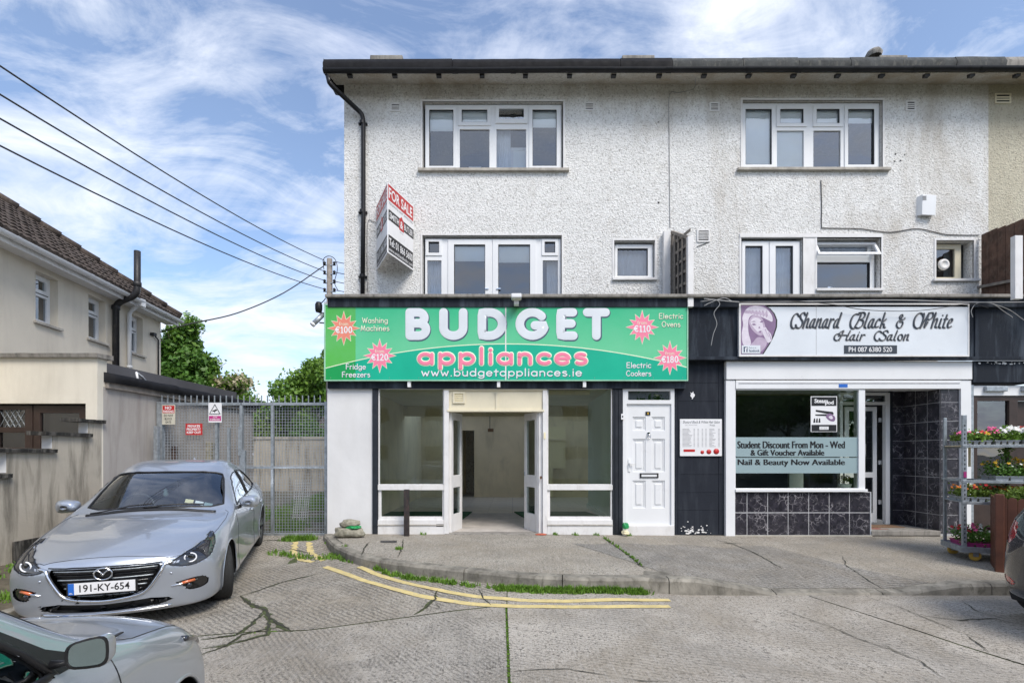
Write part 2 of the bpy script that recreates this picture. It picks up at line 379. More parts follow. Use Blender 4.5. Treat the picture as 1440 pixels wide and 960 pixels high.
M['felt'] = pm('roofing_felt', (0.010, 0.010, 0.012), 0.75, 0, 0.4, 3, 0.5, 40, 0.15, (0.05, 0.05, 0.05), spec=.2)
M['felt_grey'] = pm('weathered_felt', (0.06, 0.063, 0.062), 0.9, 0, 0.4, 6, 0.7, 60, 0.6, (0.2, 0.19, 0.16))
M['black_plastic'] = pm('black_gutter_plastic', (0.012, 0.012, 0.014), 0.4, 0, 0.3, 5, 0.05, 40, 0.2, (0.05, 0.05, 0.05), spec=.3)
M['black_iron'] = pm('black_painted_iron', (0.02, 0.02, 0.022), 0.5, 0, 0.3, 8, 0.4, 60, 0.35, (0.13, 0.11, 0.09))
M['upvc'] = pm('white_upvc', (0.80, 0.81, 0.82), 0.35, 0, 0.04, 2, 0.02, 30, 0.08, (0.5, 0.48, 0.44))
M['old_white'] = pm('worn_white_paint', (0.77, 0.76, 0.75), 0.55, 0, 0.08, 4, 0.2, 50, 0.30, (0.36, 0.32, 0.26))
M['cream_paint'] = pm('cream_painted_board', (0.72, 0.66, 0.50), 0.55, 0, 0.08, 3, 0.12, 50, 0.2, (0.45, 0.38, 0.27))
M['navy'] = pm('navy_painted_timber', (0.014, 0.018, 0.026), 0.5, 0, 0.3, 5, 0.2, 60, 0.2, (0.10, 0.11, 0.12))
M['brown_frame'] = pm('brown_window_frame', (0.045, 0.028, 0.022), 0.45, 0, 0.3, 6, 0.15, 40)
M['sill'] = pm('stained_sill', (0.46, 0.43, 0.38), 0.85, 0, 0.3, 6, 0.4, 60, 0.5)
M['glass'] = glass('window_glass')
M['glass_up'] = glass('upper_window_glass', (0.93, 0.95, 0.96), 3.6, 0.02)
M['glass_dark'] = glass('dark_window_glass', (0.45, 0.5, 0.5), 3.0, 0.03)
M['glass_shop'] = glass('shop_window_glass', (0.92, 0.96, 0.90), 0.9, 0.0)
M['blind'] = pm('pale_blind', (0.95, 0.97, 0.95), 0.8, 0, 0.05, 2, 0.05)
M['curtain'] = pm('net_curtain', (0.82, 0.85, 0.90), 0.9, 0, 0.1, 6, 0.1)
M['room'] = pm('dim_room', (0.10, 0.10, 0.11), 0.9, 0, 0.3, 1, 0)
M['inner_wall'] = pm('shop_inner_plaster', (0.80, 0.70, 0.50), 0.85, 0, 0.12, 1.2, 0.1, 40, 0.35, (0.30, 0.26, 0.18))
M['inner_right'] = pm('shop_partition_paint', (0.74, 0.82, 0.78), 0.8, 0, 0.08, 1, 0.05)
M['ceiling'] = pm('shop_ceiling_paint', (0.80, 0.75, 0.62), 0.9, 0, 0.1, 1.5, 0.1)
M['floor_tile'] = pm('beige_floor_tile', (0.60, 0.55, 0.46), 0.35, 0, 0.15, 3, 0.05)
M['floor_screed'] = pm('worn_screed', (0.50, 0.46, 0.42), 0.8, 0, 0.25, 3, 0.3, 60, 0.3)
M['green_mat'] = pm('green_turf_mat', (0.012, 0.10, 0.03), 0.95, 0, 0.3, 30, 0.6, 200)
M['old_tile'] = pm('dirty_wall_tile', (0.40, 0.28, 0.19), 0.5, 0, 0.4, 5, 0.2, 50, 0.8, (0.09, 0.05, 0.03))
M['cream_board'] = pm('cream_board', (0.85, 0.76, 0.50), 0.6, 0, 0.05, 2, 0.03)
M['marble'] = marble_tile('black_marble_tile')
M['grout'] = pm('grey_grout', (0.42, 0.42, 0.43), 0.9, 0, 0.2, 20, 0.2)
M['galv'] = pm('galvanised_steel', (0.42, 0.46, 0.49), 0.42, 0.6, 0.3, 18, 0.1, 40, 0.2, (0.2, 0.18, 0.16))
M['galv_wire'] = pm('galvanised_wire', (0.40, 0.43, 0.46), 0.5, 0.4, 0.1, 18, 0)
M['rust'] = pm('rusty_steel', (0.16, 0.09, 0.06), 0.8, 0.2, 0.5, 14, 0.5, 60)
M['red'] = pm('sign_red', (0.50, 0.025, 0.025), 0.4, 0, 0.08, 3, 0)
M['sign_white'] = pm('sign_white', (0.82, 0.82, 0.83), 0.35, 0, 0.05, 3, 0.0, 30, 0.06)
M['sign_black'] = pm('sign_black', (0.015, 0.015, 0.017), 0.4, 0, 0.1, 3, 0)
M['sign_cream'] = pm('sign_cream', (0.60, 0.57, 0.47), 0.5, 0, 0.15, 4, 0.05, 30, 0.3)
M['magenta'] = pm('sign_magenta', (0.50, 0.04, 0.22), 0.4, 0, 0.08, 3, 0)
M['blue'] = pm('sign_blue', (0.02, 0.14, 0.55), 0.4, 0, 0.05, 3, 0)
M['ply'] = pm('plywood', (0.55, 0.48, 0.34), 0.8, 0, 0.15, 6, 0.1)
M['pink'] = pm('sign_pink', (0.90, 0.24, 0.36), 0.4, 0, 0.04, 3, 0)
M['salmon'] = pm('sign_salmon', (0.82, 0.26, 0.18), 0.4, 0, 0.04, 3, 0)
M['ivory'] = pm('sign_ivory', (0.78, 0.86, 0.62), 0.4, 0, 0.04, 3, 0)
M['sg_navy'] = pm('sign_letter_shadow', (0.07, 0.10, 0.16), 0.4, 0, 0.1, 3, 0)
M['letter_grey'] = pm('raised_letter_grey', (0.045, 0.055, 0.07), 0.35, 0, 0.2, 6, 0)
M['pale_letter'] = pm('sign_letter_pale', (0.72, 0.76, 0.80), 0.35, 0, 0.06, 2, 0)
M['wood_fence'] = pm('weathered_brown_board', (0.115, 0.065, 0.045), 0.85, 0, 0.5, 7, 0.5, 50, 0.4, (0.23, 0.18, 0.14))
M['wood_grey'] = pm('grey_timber', (0.26, 0.23, 0.20), 0.85, 0, 0.4, 9, 0.4, 60)
M['planter_wood'] = pm('stained_planter_board', (0.115, 0.04, 0.022), 0.6, 0, 0.35, 6, 0.3, 50)
M['cable'] = pm('cable_black', (0.03, 0.03, 0.032), 0.6, 0, 0.1, 5, 0)
M['cable_grey'] = pm('cable_grey', (0.32, 0.32, 0.32), 0.6, 0, 0.1, 5, 0)
M['stone'] = pm('mossy_stone', (0.30, 0.28, 0.22), 0.95, 0, 0.45, 14, 0.9, 50, 0.6, (0.10, 0.11, 0.04))
M['soil'] = pm('soil', (0.12, 0.10, 0.07), 0.95, 0, 0.5, 9, 0.9, 50, 0.6, (0.10, 0.13, 0.04))
M['lane'] = pm('lane_ground', (0.17, 0.15, 0.11), 0.95, 0, 0.5, 1.5, 0.8, 40, 0.9, (0.08, 0.13, 0.035))
M['ground'] = pm('ground_tarmac', (0.11, 0.11, 0.105), 0.9, 0, 0.3, 2, 0.3, 40)
M['roof_tile'] = pm('brown_roof_tile', (0.07, 0.052, 0.042), 0.85, 0, 0.5, 9, 0.3, 50, 0.5, (0.20, 0.18, 0.14))
M['leaf_a'] = leafm('leaf_mid', (0.09, 0.17, 0.022), (0.19, 0.34, 0.045), (0.30, 0.44, 0.07))
M['leaf_b'] = leafm('leaf_deep', (0.045, 0.11, 0.016), (0.11, 0.24, 0.032), (0.20, 0.35, 0.05))
M['leaf_y'] = leafm('leaf_yellowish', (0.08, 0.14, 0.015), (0.16, 0.24, 0.03), (0.2, 0.26, 0.05))
M['blossom'] = leafm('blossom', (0.42, 0.36, 0.22), (0.62, 0.55, 0.38))
M['grass'] = leafm('grass_blade', (0.07, 0.16, 0.015), (0.16, 0.30, 0.035), (0.30, 0.36, 0.07))
M['bark'] = pm('bark', (0.11, 0.085, 0.06), 0.95, 0, 0.4, 12, 0.8, 40)
M['brick_far'] = pm('far_brick', (0.28, 0.13, 0.09), 0.9, 0, 0.25, 8, 0.1)
M['chrome'] = pm('chrome', (0.75, 0.76, 0.78), 0.12, 1.0, 0.03, 3, 0)
M['tyre'] = pm('tyre_rubber', (0.018, 0.018, 0.018), 0.8, 0, 0.2, 20, 0.2, 60)
M['car_black'] = pm('car_black_plastic', (0.012, 0.012, 0.013), 0.4, 0, 0.1, 5, 0.05, 200)
M['car_gloss_black'] = pm('car_gloss_black', (0.008, 0.008, 0.009), 0.08, 0, 0.05, 5, 0, coat=1.0)
M['seat'] = pm('dark_seat_cloth', (0.02, 0.02, 0.022), 0.9, 0, 0.2, 20, 0.1)
M['alloy'] = pm('alloy_silver', (0.55, 0.56, 0.58), 0.3, 0.9, 0.05, 5, 0)
M['silver'] = paintm('silver_blue_paint', (0.45, 0.49, 0.555), 0.62, 0.30)
M['silver2'] = paintm('silver_light_paint', (0.46, 0.50, 0.545), 0.62, 0.30)
M['dark_paint'] = paintm('graphite_paint', (0.022, 0.025, 0.032), 0.4, 0.25)
M['windscreen'] = glass('windscreen_glass', (0.70, 0.78, 0.80), 2.9, 0.02)
M['side_glass'] = glass('side_window_glass', (0.16, 0.36, 0.32), 3.0, 0.05)
M['lamp_lens'] = pm('headlamp_dark', (0.03, 0.032, 0.04), 0.06, 0.3, 0.3, 30, 0, coat=1.0)
M['lamp_white'] = pm('lamp_ring_white', (0.85, 0.87, 0.9), 0.2, 0, 0.03, 3, 0)
M['amber'] = pm('amber_lens', (0.65, 0.16, 0.05), 0.15, 0, 0.1, 8, 0, coat=1)
M['red_lens'] = pm('red_lens', (0.45, 0.012, 0.015), 0.1, 0, 0.15, 12, 0, coat=1)
M['mirror'] = pm('mirror_glass', (0.36, 0.47, 0.49), 0.03, 1.0, 0.02, 2, 0)
M['orange_wheel'] = pm('castor_yellow', (0.55, 0.34, 0.06), 0.5, 0, 0.2, 10, 0.1)
M['tray'] = pm('grey_plant_tray', (0.30, 0.33, 0.36), 0.5, 0, 0.15, 6, 0.05)
M['pot_dark'] = pm('dark_pot', (0.03, 0.028, 0.03), 0.5, 0, 0.2, 6, 0.05)
M['pot_pink'] = pm('magenta_pot', (0.40, 0.03, 0.18), 0.45, 0, 0.1, 6, 0)
M['pot_terra'] = pm('terracotta_pot', (0.45, 0.10, 0.05), 0.6, 0, 0.15, 6, 0)
M['pot_white'] = pm('white_bowl', (0.75, 0.76, 0.75), 0.4, 0, 0.05, 6, 0)
for nm, c in (('fl_pink', (0.75, 0.10, 0.28)), ('fl_white', (0.85, 0.84, 0.80)), ('fl_red', (0.55, 0.02, 0.03)), ('fl_yellow', (0.80, 0.48, 0.03)), ('fl_orange', (0.75, 0.22, 0.03)), ('fl_dark', (0.10, 0.01, 0.03)), ('fl_silver', (0.40, 0.46, 0.42))):
    M[nm] = pm(nm, c, 0.7, 0, 0.15, 20, 0)
M['mat_brown'] = pm('brown_doormat', (0.20, 0.12, 0.07), 0.95, 0, 0.3, 30, 0.6, 200)
M['frost'] = pm('frosted_film', (0.29, 0.39, 0.41), 0.5, 0, 0.05, 1.5, 0)
M['bright_green'] = pm('green_bag', (0.02, 0.30, 0.09), 0.4, 0, 0.2, 8, 0.2)
M['salon_dark'] = pm('salon_dark_wall', (0.22, 0.24, 0.28), 0.7, 0, 0.3, 1, 0)
M['purple'] = pm('print_purple', (0.24, 0.15, 0.27), 0.5, 0, 0.2, 6, 0)
M['lilac'] = pm('print_lilac', (0.50, 0.40, 0.52), 0.5, 0, 0.15, 9, 0)
M['pale_lilac'] = pm('print_pale', (0.72, 0.66, 0.74), 0.5, 0, 0.12, 14, 0)
M['grid_white'] = pm('white_mesh_panel', (0.7, 0.7, 0.68), 0.6, 0, 0.1, 6, 0)
M['red_step'] = pm('red_stain', (0.30, 0.12, 0.09), 0.9, 0, 0.3, 20, 0.1)
# ------------------------------------------------------------------ ground, road, kerb, pavement
GB = [(-40, -.46), (0, -.40), (4, -.335), (5.3, -.285), (5.95, -.21), (6.36, -.19), (6.8, -.155), (7.6, -.11), (9, -.06), (10, -.02), (60, 0)]
GL = [(-40, -.46), (0, -.40), (4, -.34), (5.5, -.305), (7.0, -.235), (8.0, -.175), (9, -.06), (10, -.02), (60, 0)]
def g(x, y):
    t = 1 - sstep(-3.4, -1.9, x)
    r = sstep(0.9, 2.3, x)
    b = lerp(GB, y) * (1 - r) + lerp([(-40, -.46), (0, -.40), (4, -.335), (5.91, -.28), (60, -.28)], y) * r
    return b * (1 - t) + lerp(GL, y) * t
def gpt(px, py, dz=0.0, f=g):
    Y = 6.0
    for _ in range(60):
        X = (px - 720) * Y / FOC; Y += 0.5 * (FOC * (CZ - f(X, Y)) / (py - 639) - Y)
    X = (px - 720) * Y / FOC
    return (X, Y, f(X, Y) + dz)
KC = [(-3.30, 8.70), (-3.22, 8.55), (-3.09, 8.32), (-2.90, 7.95), (-2.62, 7.50), (-2.16, 6.98), (-1.78, 6.70), (-1.3, 6.50), (-.84, 6.35), (0, 6.06), (.6, 5.94), (1.2, 5.90), (1.8, 5.92), (30, 5.92)]
KT = [(-3.3, 0.0), (-2.62, -.012), (-2.16, -.022), (-.84, -.06), (0, -.07), (1.5, -.08), (2.2, -.10), (2.7, -.18), (3.12, -.262), (4.69, -.262), (4.93, -.21), (5.37, -.15), (30, -.15)]
def yk(x): return lerp(KC, x)
def kt(x): return lerp(KT, x)
def fz0(x): return lerp([(0.5, 0.0), (3.5, -.03), (8, -.04)], x)
def pz(x, y):
    Yk = yk(x); t = max(0, min(1, (8.75 - y) / max(0.05, 8.75 - Yk)))
    return fz0(x) + (kt(x) - fz0(x)) * t ** 1.5
def grid_mesh(xs, ys, fz, keep=None):
    mb = MB(); nx, ny = len(xs), len(ys)
    vs = [(x, y, fz(x, y)) for x in xs for y in ys]
    fs = [(i*ny+j, (i+1)*ny+j, (i+1)*ny+j+1, i*ny+j+1) for i in range(nx-1) for j in range(ny-1) if keep is None or keep((xs[i]+xs[i+1])/2, (ys[j]+ys[j+1])/2)]
    mb.add(vs, fs, True); return mb
def fr(a, b, s): n = max(1, int(round((b - a) / s))); return [a + (b - a) * i / n for i in range(n + 1)]
gr = MB().quad((-900, -900, -.62), (900, -900, -.62), (900, 900, -.62), (-900, 900, -.62)).build('ground', M['ground']); gr['kind'] = 'structure'
road = grid_mesh(fr(-40, -9, 4) + fr(-8.5, 12, .5) + fr(14, 40, 4), fr(-40, 3, 3) + fr(3.5, 9.3, .2), lambda x, y: g(x, y) - .006).build('road_base', M['moss']); road['kind'] = 'structure'
# cast road bays, each with its own brushing direction, open joints between them
def warp(x, y, a=0.006): return a * noise.noise(Vector((x * 3, y * 3, 1.7)))
def slab(poly, mat, name='road'):
    """poly in plan; filled with a fine strip grid that follows the fall of the road"""
    import bmesh
    bm = bmesh.new(); vs = [bm.verts.new((x, y, 0)) for x, y in poly]; f = bm.faces.new(vs)
    if f.normal.z < 0: f.normal_flip()
    for ax in (0, 1):
        lo = min(p[ax] for p in poly); hi = max(p[ax] for p in poly)
        k = math.floor(lo / .3) * .3
        while k < hi:
            no = (1, 0, 0) if ax == 0 else (0, 1, 0)
            bmesh.ops.bisect_plane(bm, geom=bm.verts[:] + bm.edges[:] + bm.faces[:], plane_co=(k, k, 0), plane_no=no); k += .3
    bmesh.ops.recalc_face_normals(bm, faces=bm.faces[:])
    for v in bm.verts: v.co.z = g(v.co.x, v.co.y) + warp(v.co.x, v.co.y)
    for f in bm.faces:
        f.smooth = True
        if f.normal.z < 0: f.normal_flip()
    me = bpy.data.meshes.new(name); bm.to_mesh(me); bm.free(); me.materials.append(mat)
    o = bpy.data.objects.new(name, me); sc.collection.objects.link(o); o['kind'] = 'structure'; return o
jt = [gpt(*q)[:2] for q in ((40, 938), (150, 915), (282, 893), (352, 888), (430, 886), (520, 874), (640, 858), (712, 850))]   # joint that runs under the yellow lines
Jx, Jy = jt[-1]
vj = gpt(716, 960)[:2]                                            # mossy joint running to the camera
G_ = .012
bay_left = [(-8.4, 3.2)] + [(jt[0][0] - 2.2, jt[0][1] - .55)] + [(x, y + G_) for x, y in jt] + [(Jx, 9.25), (-8.4, 9.25)]
slab(bay_left, M['road_a'])
slab([(-8.4, -3), (Jx - G_, -3), (vj[0] - G_, vj[1]), (Jx - G_, Jy - G_)] + [(x, y - G_) for x, y in reversed(jt[:-1])] + [(jt[0][0] - 2.2, jt[0][1] - .58), (-8.4, 3.17)], M['road_b'])
j2a, j2b = gpt(1140, 838)[:2], gpt(1440, 934)[:2]
ex = (j2b[0] - j2a[0]); ey = (j2b[1] - j2a[1])
slab([(Jx + G_, -3), (j2b[0] + ex * 1.2 - .05, j2b[1] + ey * 1.2), (j2a[0] - .008, j2a[1] - .006), (j2a[0] - .05, 6.6), (Jx + .01, 6.9), (Jx + G_, Jy), (vj[0] + G_, vj[1])], M['road_c'])
slab([(j2b[0] + ex * 1.2, j2b[1] + ey * 1.2), (14, -3), (14, 6.6), (j2a[0] - .03, 6.6), (j2a[0] + .006, j2a[1] + .006)], M['road_c'])
def strip(pts, wid, dz, name, mat, f=g, jit=0.0, parent=None, taper=False, seed=1, kind='stuff'):
    r = random.Random(seed); C_ = [Vector((p[0], p[1], 0)) for p in pts]
    D = []
    for a, b in zip(C_, C_[1:]):
        n = max(1, int((b - a).length / .05))
        D += [a.lerp(b, i / n) for i in range(n)]
    D.append(C_[-1]); vs = []; m = len(D)
    if jit: D = [D[0]] + [d + Vector((r.uniform(-jit, jit), r.uniform(-jit, jit), 0)) for d in D[1:-1]] + [D[-1]]
    for i, d in enumerate(D):
        t = (D[min(i + 1, m - 1)] - D[max(i - 1, 0)]).normalized(); nn = Vector((-t.y, t.x, 0))
        wv = wid * (r.uniform(.45, 1.25) if jit else r.uniform(.94, 1.04)) * (min(1, (i + 1) / 6, (m - i) / 6) if taper else 1)
        for sgn in (-1, 1):
            q = d + nn * sgn * wv / 2; vs.append((q.x, q.y, f(q.x, q.y) + warp(q.x, q.y) * (f is g) + dz))
    mb = MB().add(vs, [(2*i, 2*i+2, 2*i+3, 2*i+1) for i in range(m - 1)], True)
    return mb
def G2(lst): return [gpt(*q)[:2] for q in lst]
# painted double yellow lines
yl = MB()
for pts in (((457, 797), (500, 812), (560, 830), (620, 843), (690, 851), (760, 853), (850, 853), (942, 853)),
            ((505, 797), (540, 811), (600, 826), (660, 837), (710, 842), (790, 845), (942, 844))):
    s_ = strip([p[:2] for p in cat([Vector((*gpt(*q)[:2], 0)) for q in pts], 5)], .085, .006, '', None); yl.add(s_.v, s_.f)
for pts in (((415, 762), (413, 776), (424, 787), (440, 790)), ((433, 762), (437, 776), (455, 788))):
    s_ = strip([gpt(*q)[:2] for q in pts], .10, .006, '', None, jit=.02, seed=5); yl.add(s_.v, s_.f)
o = yl.build('yellow_line', M['yellow']); o['kind'] = 'structure'
# cracks in the concrete
ck = MB(); mk = MB()
for i, (pts, wd) in enumerate([
    (((338, 838), (352, 850), (372, 856), (378, 868), (398, 882), (412, 888)), .035),
    (((372, 858), (352, 880), (330, 893), (300, 897), (282, 899)), .022), (((378, 868), (376, 892), (345, 900), (310, 908), (284, 912)), .022),
    (((398, 882), (370, 886), (340, 893), (318, 908), (284, 920)), .016), (((376, 892), (372, 900)), .014),
    (((338, 838), (400, 818), (448, 806)), .014), (((615, 830), (612, 842), (600, 853), (582, 864)), .03),
    (((673, 828), (680, 842), (690, 851)), .022), (((612, 848), (620, 858)), .014), (((792, 838), (795, 843)), .015),
    (((722, 945), (760, 941), (800, 941), (860, 952)), .012), (((1160, 876), (1180, 887), (1215, 901), (1250, 912), (1290, 928), (1330, 955)), .014),
    (((1240, 905), (1258, 915), (1275, 922)), .02), (((1215, 838), (1260, 852), (1300, 868), (1340, 885), (1400, 905)), .010), (((1090, 852), (1130, 868), (1180, 887)), .008),
    (((1300, 866), (1350, 872), (1400, 870), (1440, 880)), .02), (((1355, 890), (1390, 915), (1400, 918)), .018), (((1350, 843), (1375, 860), (1420, 872)), .012),
    (((860, 953), (900, 958), (940, 958)), .012), (((366, 945), (374, 940)), .03), (((370, 760), (420, 758), (452, 757)), .02), (((380, 775), (410, 772), (440, 778)), .02)]):
    s_ = strip(G2(pts), wd, .008, '', None, jit=.012, taper=True, seed=i + 3); ck.add(s_.v, s_.f)
    if i < 4 or i in (5, 6, 20):
        s_ = strip(G2(pts), wd * 1.9, .0045, '', None, jit=.02, taper=True, seed=i + 33); mk.add(s_.v, s_.f)
o = ck.build('cracks', M['crack']); o['kind'] = 'stuff'
o = mk.build('moss', M['moss']); o['kind'] = 'stuff'
# pavement
xs = fr(-3.28, 0, .08) + fr(.08, 9.5, .12)[0:]; nyy = 28
mb = MB(); vs = []
for x in xs:
    a = yk(x) + .14
    for j in range(nyy + 1):
        y = a + (9.0 - a) * j / nyy; vs.append((x, y, pz(x, y) + .5 * warp(x, y)))
fs = [(i*(nyy+1)+j, (i+1)*(nyy+1)+j, (i+1)*(nyy+1)+j+1, i*(nyy+1)+j+1) for i in range(len(xs)-1) for j in range(nyy)]
pav = MB().add(vs, fs, True).build('pavement', M['pave']); pav['kind'] = 'structure'
# grooved crossing strip let into the pavement (a sheet lying on it)
cross = MB(); cx_ = fr(1.95, 5.1, .15)
for i in range(len(cx_) - 1):
    for j in range(12):
        def cp(ii, jj):
            x = cx_[ii]; y0 = 6.08; y1 = 7.9 - .35 * math.sin(ii * .9) * .2; y = y0 + (y1 - y0) * jj / 12
            xo = x - (y - 6.08) * .55
            return (xo, y, pz(xo, y) + .5 * warp(xo, y) + .004)
        cross.quad(cp(i, j), cp(i+1, j), cp(i+1, j+1), cp(i, j+1))
o = cross.build('ramp_surface', M['pave_groove'], pav); o.location = (0, 0, 0)
# smoother patch with the drain slot
def sheet(poly_px, mat, name, dz, parent=None):
    pts = [gpt(px, py, 0, pz) for px, py in poly_px]
    pts = [(x, y, pz(x, y) + .5 * warp(x, y) + dz) for x, y, z in pts]
    return MB().add(pts, [tuple(range(len(pts)))]).build(name, mat, parent)
sheet(((538, 757), (567, 757), (566, 768), (560, 783), (514, 781), (519, 762)), M['pave'], 'concrete_patch', .004, pav)
sheet(((535, 760), (558, 760), (558, 763), (535, 763)), M['car_black'], 'drain_slot', .008, pav)
sheet(((905, 803), (946, 803), (950, 809), (905, 812)), M['kerb'], 'concrete_patch', .004, pav)
# kerb stones, each its own piece
cl = []; x = -3.28
acc = [(-3.30, 8.70)]
fine = [(xx, yk(xx)) for xx in fr(-3.30, 9.6, .02)]
sm_k = cat([Vector((a, b, 0)) for a, b in KC[:-1]] + [Vector((5, 5.92, 0)), Vector((9.6, 5.92, 0))], 10)
L_ = 0; cuts = []; cur = [sm_k[0]]
path = []
for a, b in zip(sm_k, sm_k[1:]):
    n = max(1, int((b - a).length / .06)); path += [a.lerp(b, i / n) for i in range(n)]
path.append(sm_k[-1])
stones = []; cur = [path[0]]; acc_l = 0
for a, b in zip(path, path[1:]):
    cur.append(b); acc_l += (b - a).length
    if acc_l > 1.25: stones.append(cur); cur = [b]; acc_l = 0
stones.append(cur)
for si, st_ in enumerate(stones):
    if len(st_) < 3: continue
    vs = []; m = len(st_)
    for i, p in enumerate(st_):
        t = (st_[min(i+1, m-1)] - st_[max(i-1, 0)]).normalized(); nn = Vector((-t.y, t.x, 0))
        e = .006 if i in (0, m - 1) else 0
        q = p + t * (e if i == 0 else -e if i == m - 1 else 0)
        chip = .006 * noise.noise(Vector((q.x * 9, q.y * 9, 3)))
        zt = pz(q.x, q.y + .02); f0 = q; b0 = q + nn * .15
        vs += [(f0.x, f0.y, -.5), (f0.x, f0.y, zt - .03 + chip), (f0.x + nn.x*.022, f0.y + nn.y*.022, zt + .002 + chip), (b0.x, b0.y, pz(b0.x, b0.y) + .004), (b0.x, b0.y, -.5)]
    fs = []
    for i in range(m - 1):
        for k in range(4): fs.append((i*5+k, (i+1)*5+k, (i+1)*5+k+1, i*5+k+1))
    fs += [(0, 1, 2, 3, 4), tuple((m-1)*5 + k for k in (4, 3, 2, 1, 0))]
    MB().add(vs, fs).build('kerb_stone', M['kerb'], pav)
# seams and cracks on the pavement
pc = MB(); pm_ = MB()
def GP(l): return [gpt(px, py, 0, pz)[:2] for px, py in l]
for i, (pts, wd) in enumerate([(((848, 756), (866, 768), (885, 782), (900, 795), (912, 802)), .022), (((567, 758), (566, 770), (560, 783)), .018), (((519, 762), (512, 772), (508, 782)), .02),
        (((1000, 757), (1030, 765), (1062, 778), (1100, 800)), .018), (((1185, 782), (1190, 795), (1215, 812), (1240, 828), (1260, 836)), .012), (((1010, 764), (1045, 764)), .03),
        (((1150, 775), (1182, 782)), .012), (((470, 755), (480, 763), (494, 769)), .012), (((1250, 826), (1270, 832)), .015), (((1330, 818), (1355, 820)), .01)]):
    f_ = lambda x, y: pz(x, y) + .5 * warp(x, y)
    s_ = strip(GP(pts), wd, .010, '', None, f=f_, jit=.010, taper=True, seed=i + 60); pc.add(s_.v, s_.f)
o = pc.build('cracks', M['crack']); o['kind'] = 'stuff'
# ------------------------------------------------------------------ weeds and grass
def tufts(spots, name, mat, hmin=.03, hmax=.10, seed=3, n=26, f=g, label=None):
    r = random.Random(seed); vs = []; fs = []
    for (x, y, sp, k) in spots:
        z = f(x, y)
        for _ in range(int(n * k * 1.25)):
            a = r.uniform(0, 2 * PI); d = sp * math.sqrt(r.random()); px, py = x + d * math.cos(a), y + d * math.sin(a)
            h = r.uniform(hmin, hmax) * (1.15 - d / (sp + 1e-6) * .6); wv = r.uniform(.004, .012); b = r.uniform(0, 2 * PI)
            lx, ly = r.uniform(-.5, .5) * h, r.uniform(-.5, .5) * h; z0 = f(px, py) - .004
            cx, cy = math.cos(b) * wv, math.sin(b) * wv; i = len(vs)
            vs += [(px - cx, py - cy, z0), (px + cx, py + cy, z0), (px + lx*.5 + cx*.8, py + ly*.5 + cy*.8, z0 + h*.6), (px + lx*.5 - cx*.8, py + ly*.5 - cy*.8, z0 + h*.6), (px + lx, py + ly, z0 + h)]
            fs += [(i, i+1, i+2, i+3), (i+3, i+2, i+4)]
    o = MB().add(vs, fs).build(name, mat); o['kind'] = 'stuff'
    return o
def along(pxs, step, sp, k, dyn=0, f=g, seed=1):
    r = random.Random(seed); out = []; P_ = [Vector(gpt(a, b, 0, f)) for a, b in pxs]
    for a, b in zip(P_, P_[1:]):
        n = max(1, int((b - a).length / step))
        for i in range(n):
            q = a.lerp(b, (i + r.random()) / n); out.append((q.x, q.y, sp * r.uniform(.6, 1.3), k * r.uniform(.1, 1.6)))
    return out
sp = along(((462, 762), (476, 776), (503, 789), (540, 803)), .05, .06, 1.9, seed=2)
sp += along(((540, 806), (580, 814), (624, 818)), .06, .06, 1.6, seed=4) + along(((624, 819), (680, 826), (720, 829)), .06, .05, 1.1, seed=5)
sp += along(((700, 828), (780, 832), (912, 834)), .035, .07, 3.2, seed=6) + along(((460, 780), (500, 790)), .06, .10, .9, seed=8)
tufts(sp, 'grass', M['grass'], .025, .095, 4, 26)
tufts(along(((396, 760), (444, 758)), .03, .09, 2.6, seed=9) + along(((380, 778), (440, 786), (470, 786)), .09, .10, .7, seed=10), 'grass', M['grass'], .03, .13, 14, 26)
sp = [(gpt(561, 772, 0, pz)[0], gpt(561, 772, 0, pz)[1], .06, 2.2), (gpt(484, 768, 0, pz)[0], gpt(484, 768, 0, pz)[1], .06, .7), (gpt(505, 752, 0, pz)[0], gpt(505, 752, 0, pz)[1], .12, 2.4), (gpt(518, 746, 0, pz)[0], 8.62, .07, 2.0)]
sp += along(((850, 757), (880, 778), (905, 797)), .08, .02, .5, f=pz, seed=12)
sp += [(FX(p), 8.66, .06, 1.0) for p in (596, 808, 838, 780, 882)]
tufts(sp, 'weeds', M['grass'], .02, .075, 24, 24, f=pz)
tufts(along(((282, 905), (330, 893), (372, 888), (412, 888)), .12, .03, .5, seed=22) + [(vj[0] + (Jx - vj[0]) * t / 30, vj[1] + (Jy - vj[1]) * t / 30, .015, .45) for t in range(30)], 'weeds', M['grass'], .008, .022, 25, 20)
# verge on the left, at the foot of the stained wall
vg = grid_mesh(fr(-8.4, -5.05, .12), fr(3.0, 8.95, .15), lambda x, y: -.005 + .02 * noise.noise(Vector((x*2, y*2, 0))) - .10 * sstep(-5.9, -5.1, x) - .06 * (1 - sstep(5, 6.4, y)), keep=lambda x, y: x < -5.05 - .0 * y).build('verge', M['soil']); vg['kind'] = 'structure'
def vz(x, y): return -.005 + .02 * noise.noise(Vector((x*2, y*2, 0))) - .10 * sstep(-5.9, -5.1, x) - .06 * (1 - sstep(5, 6.4, y))
for k in range(8):
    y0 = 3.0 + k * .72
    MB().box(-5.08, -4.95, y0, y0 + .70, -.5, vz(-5.1, y0) + .005).build('edging_stone', M['kerb'], vg, bevel=.008)
rr = random.Random(5)
tufts([(rr.uniform(-6.35, -5.2), rr.uniform(4.4, 6.9), .10, rr.uniform(.3, 1.6)) for _ in range(60)], 'grass', M['grass'], .02, .09, 31, 26, f=vz)
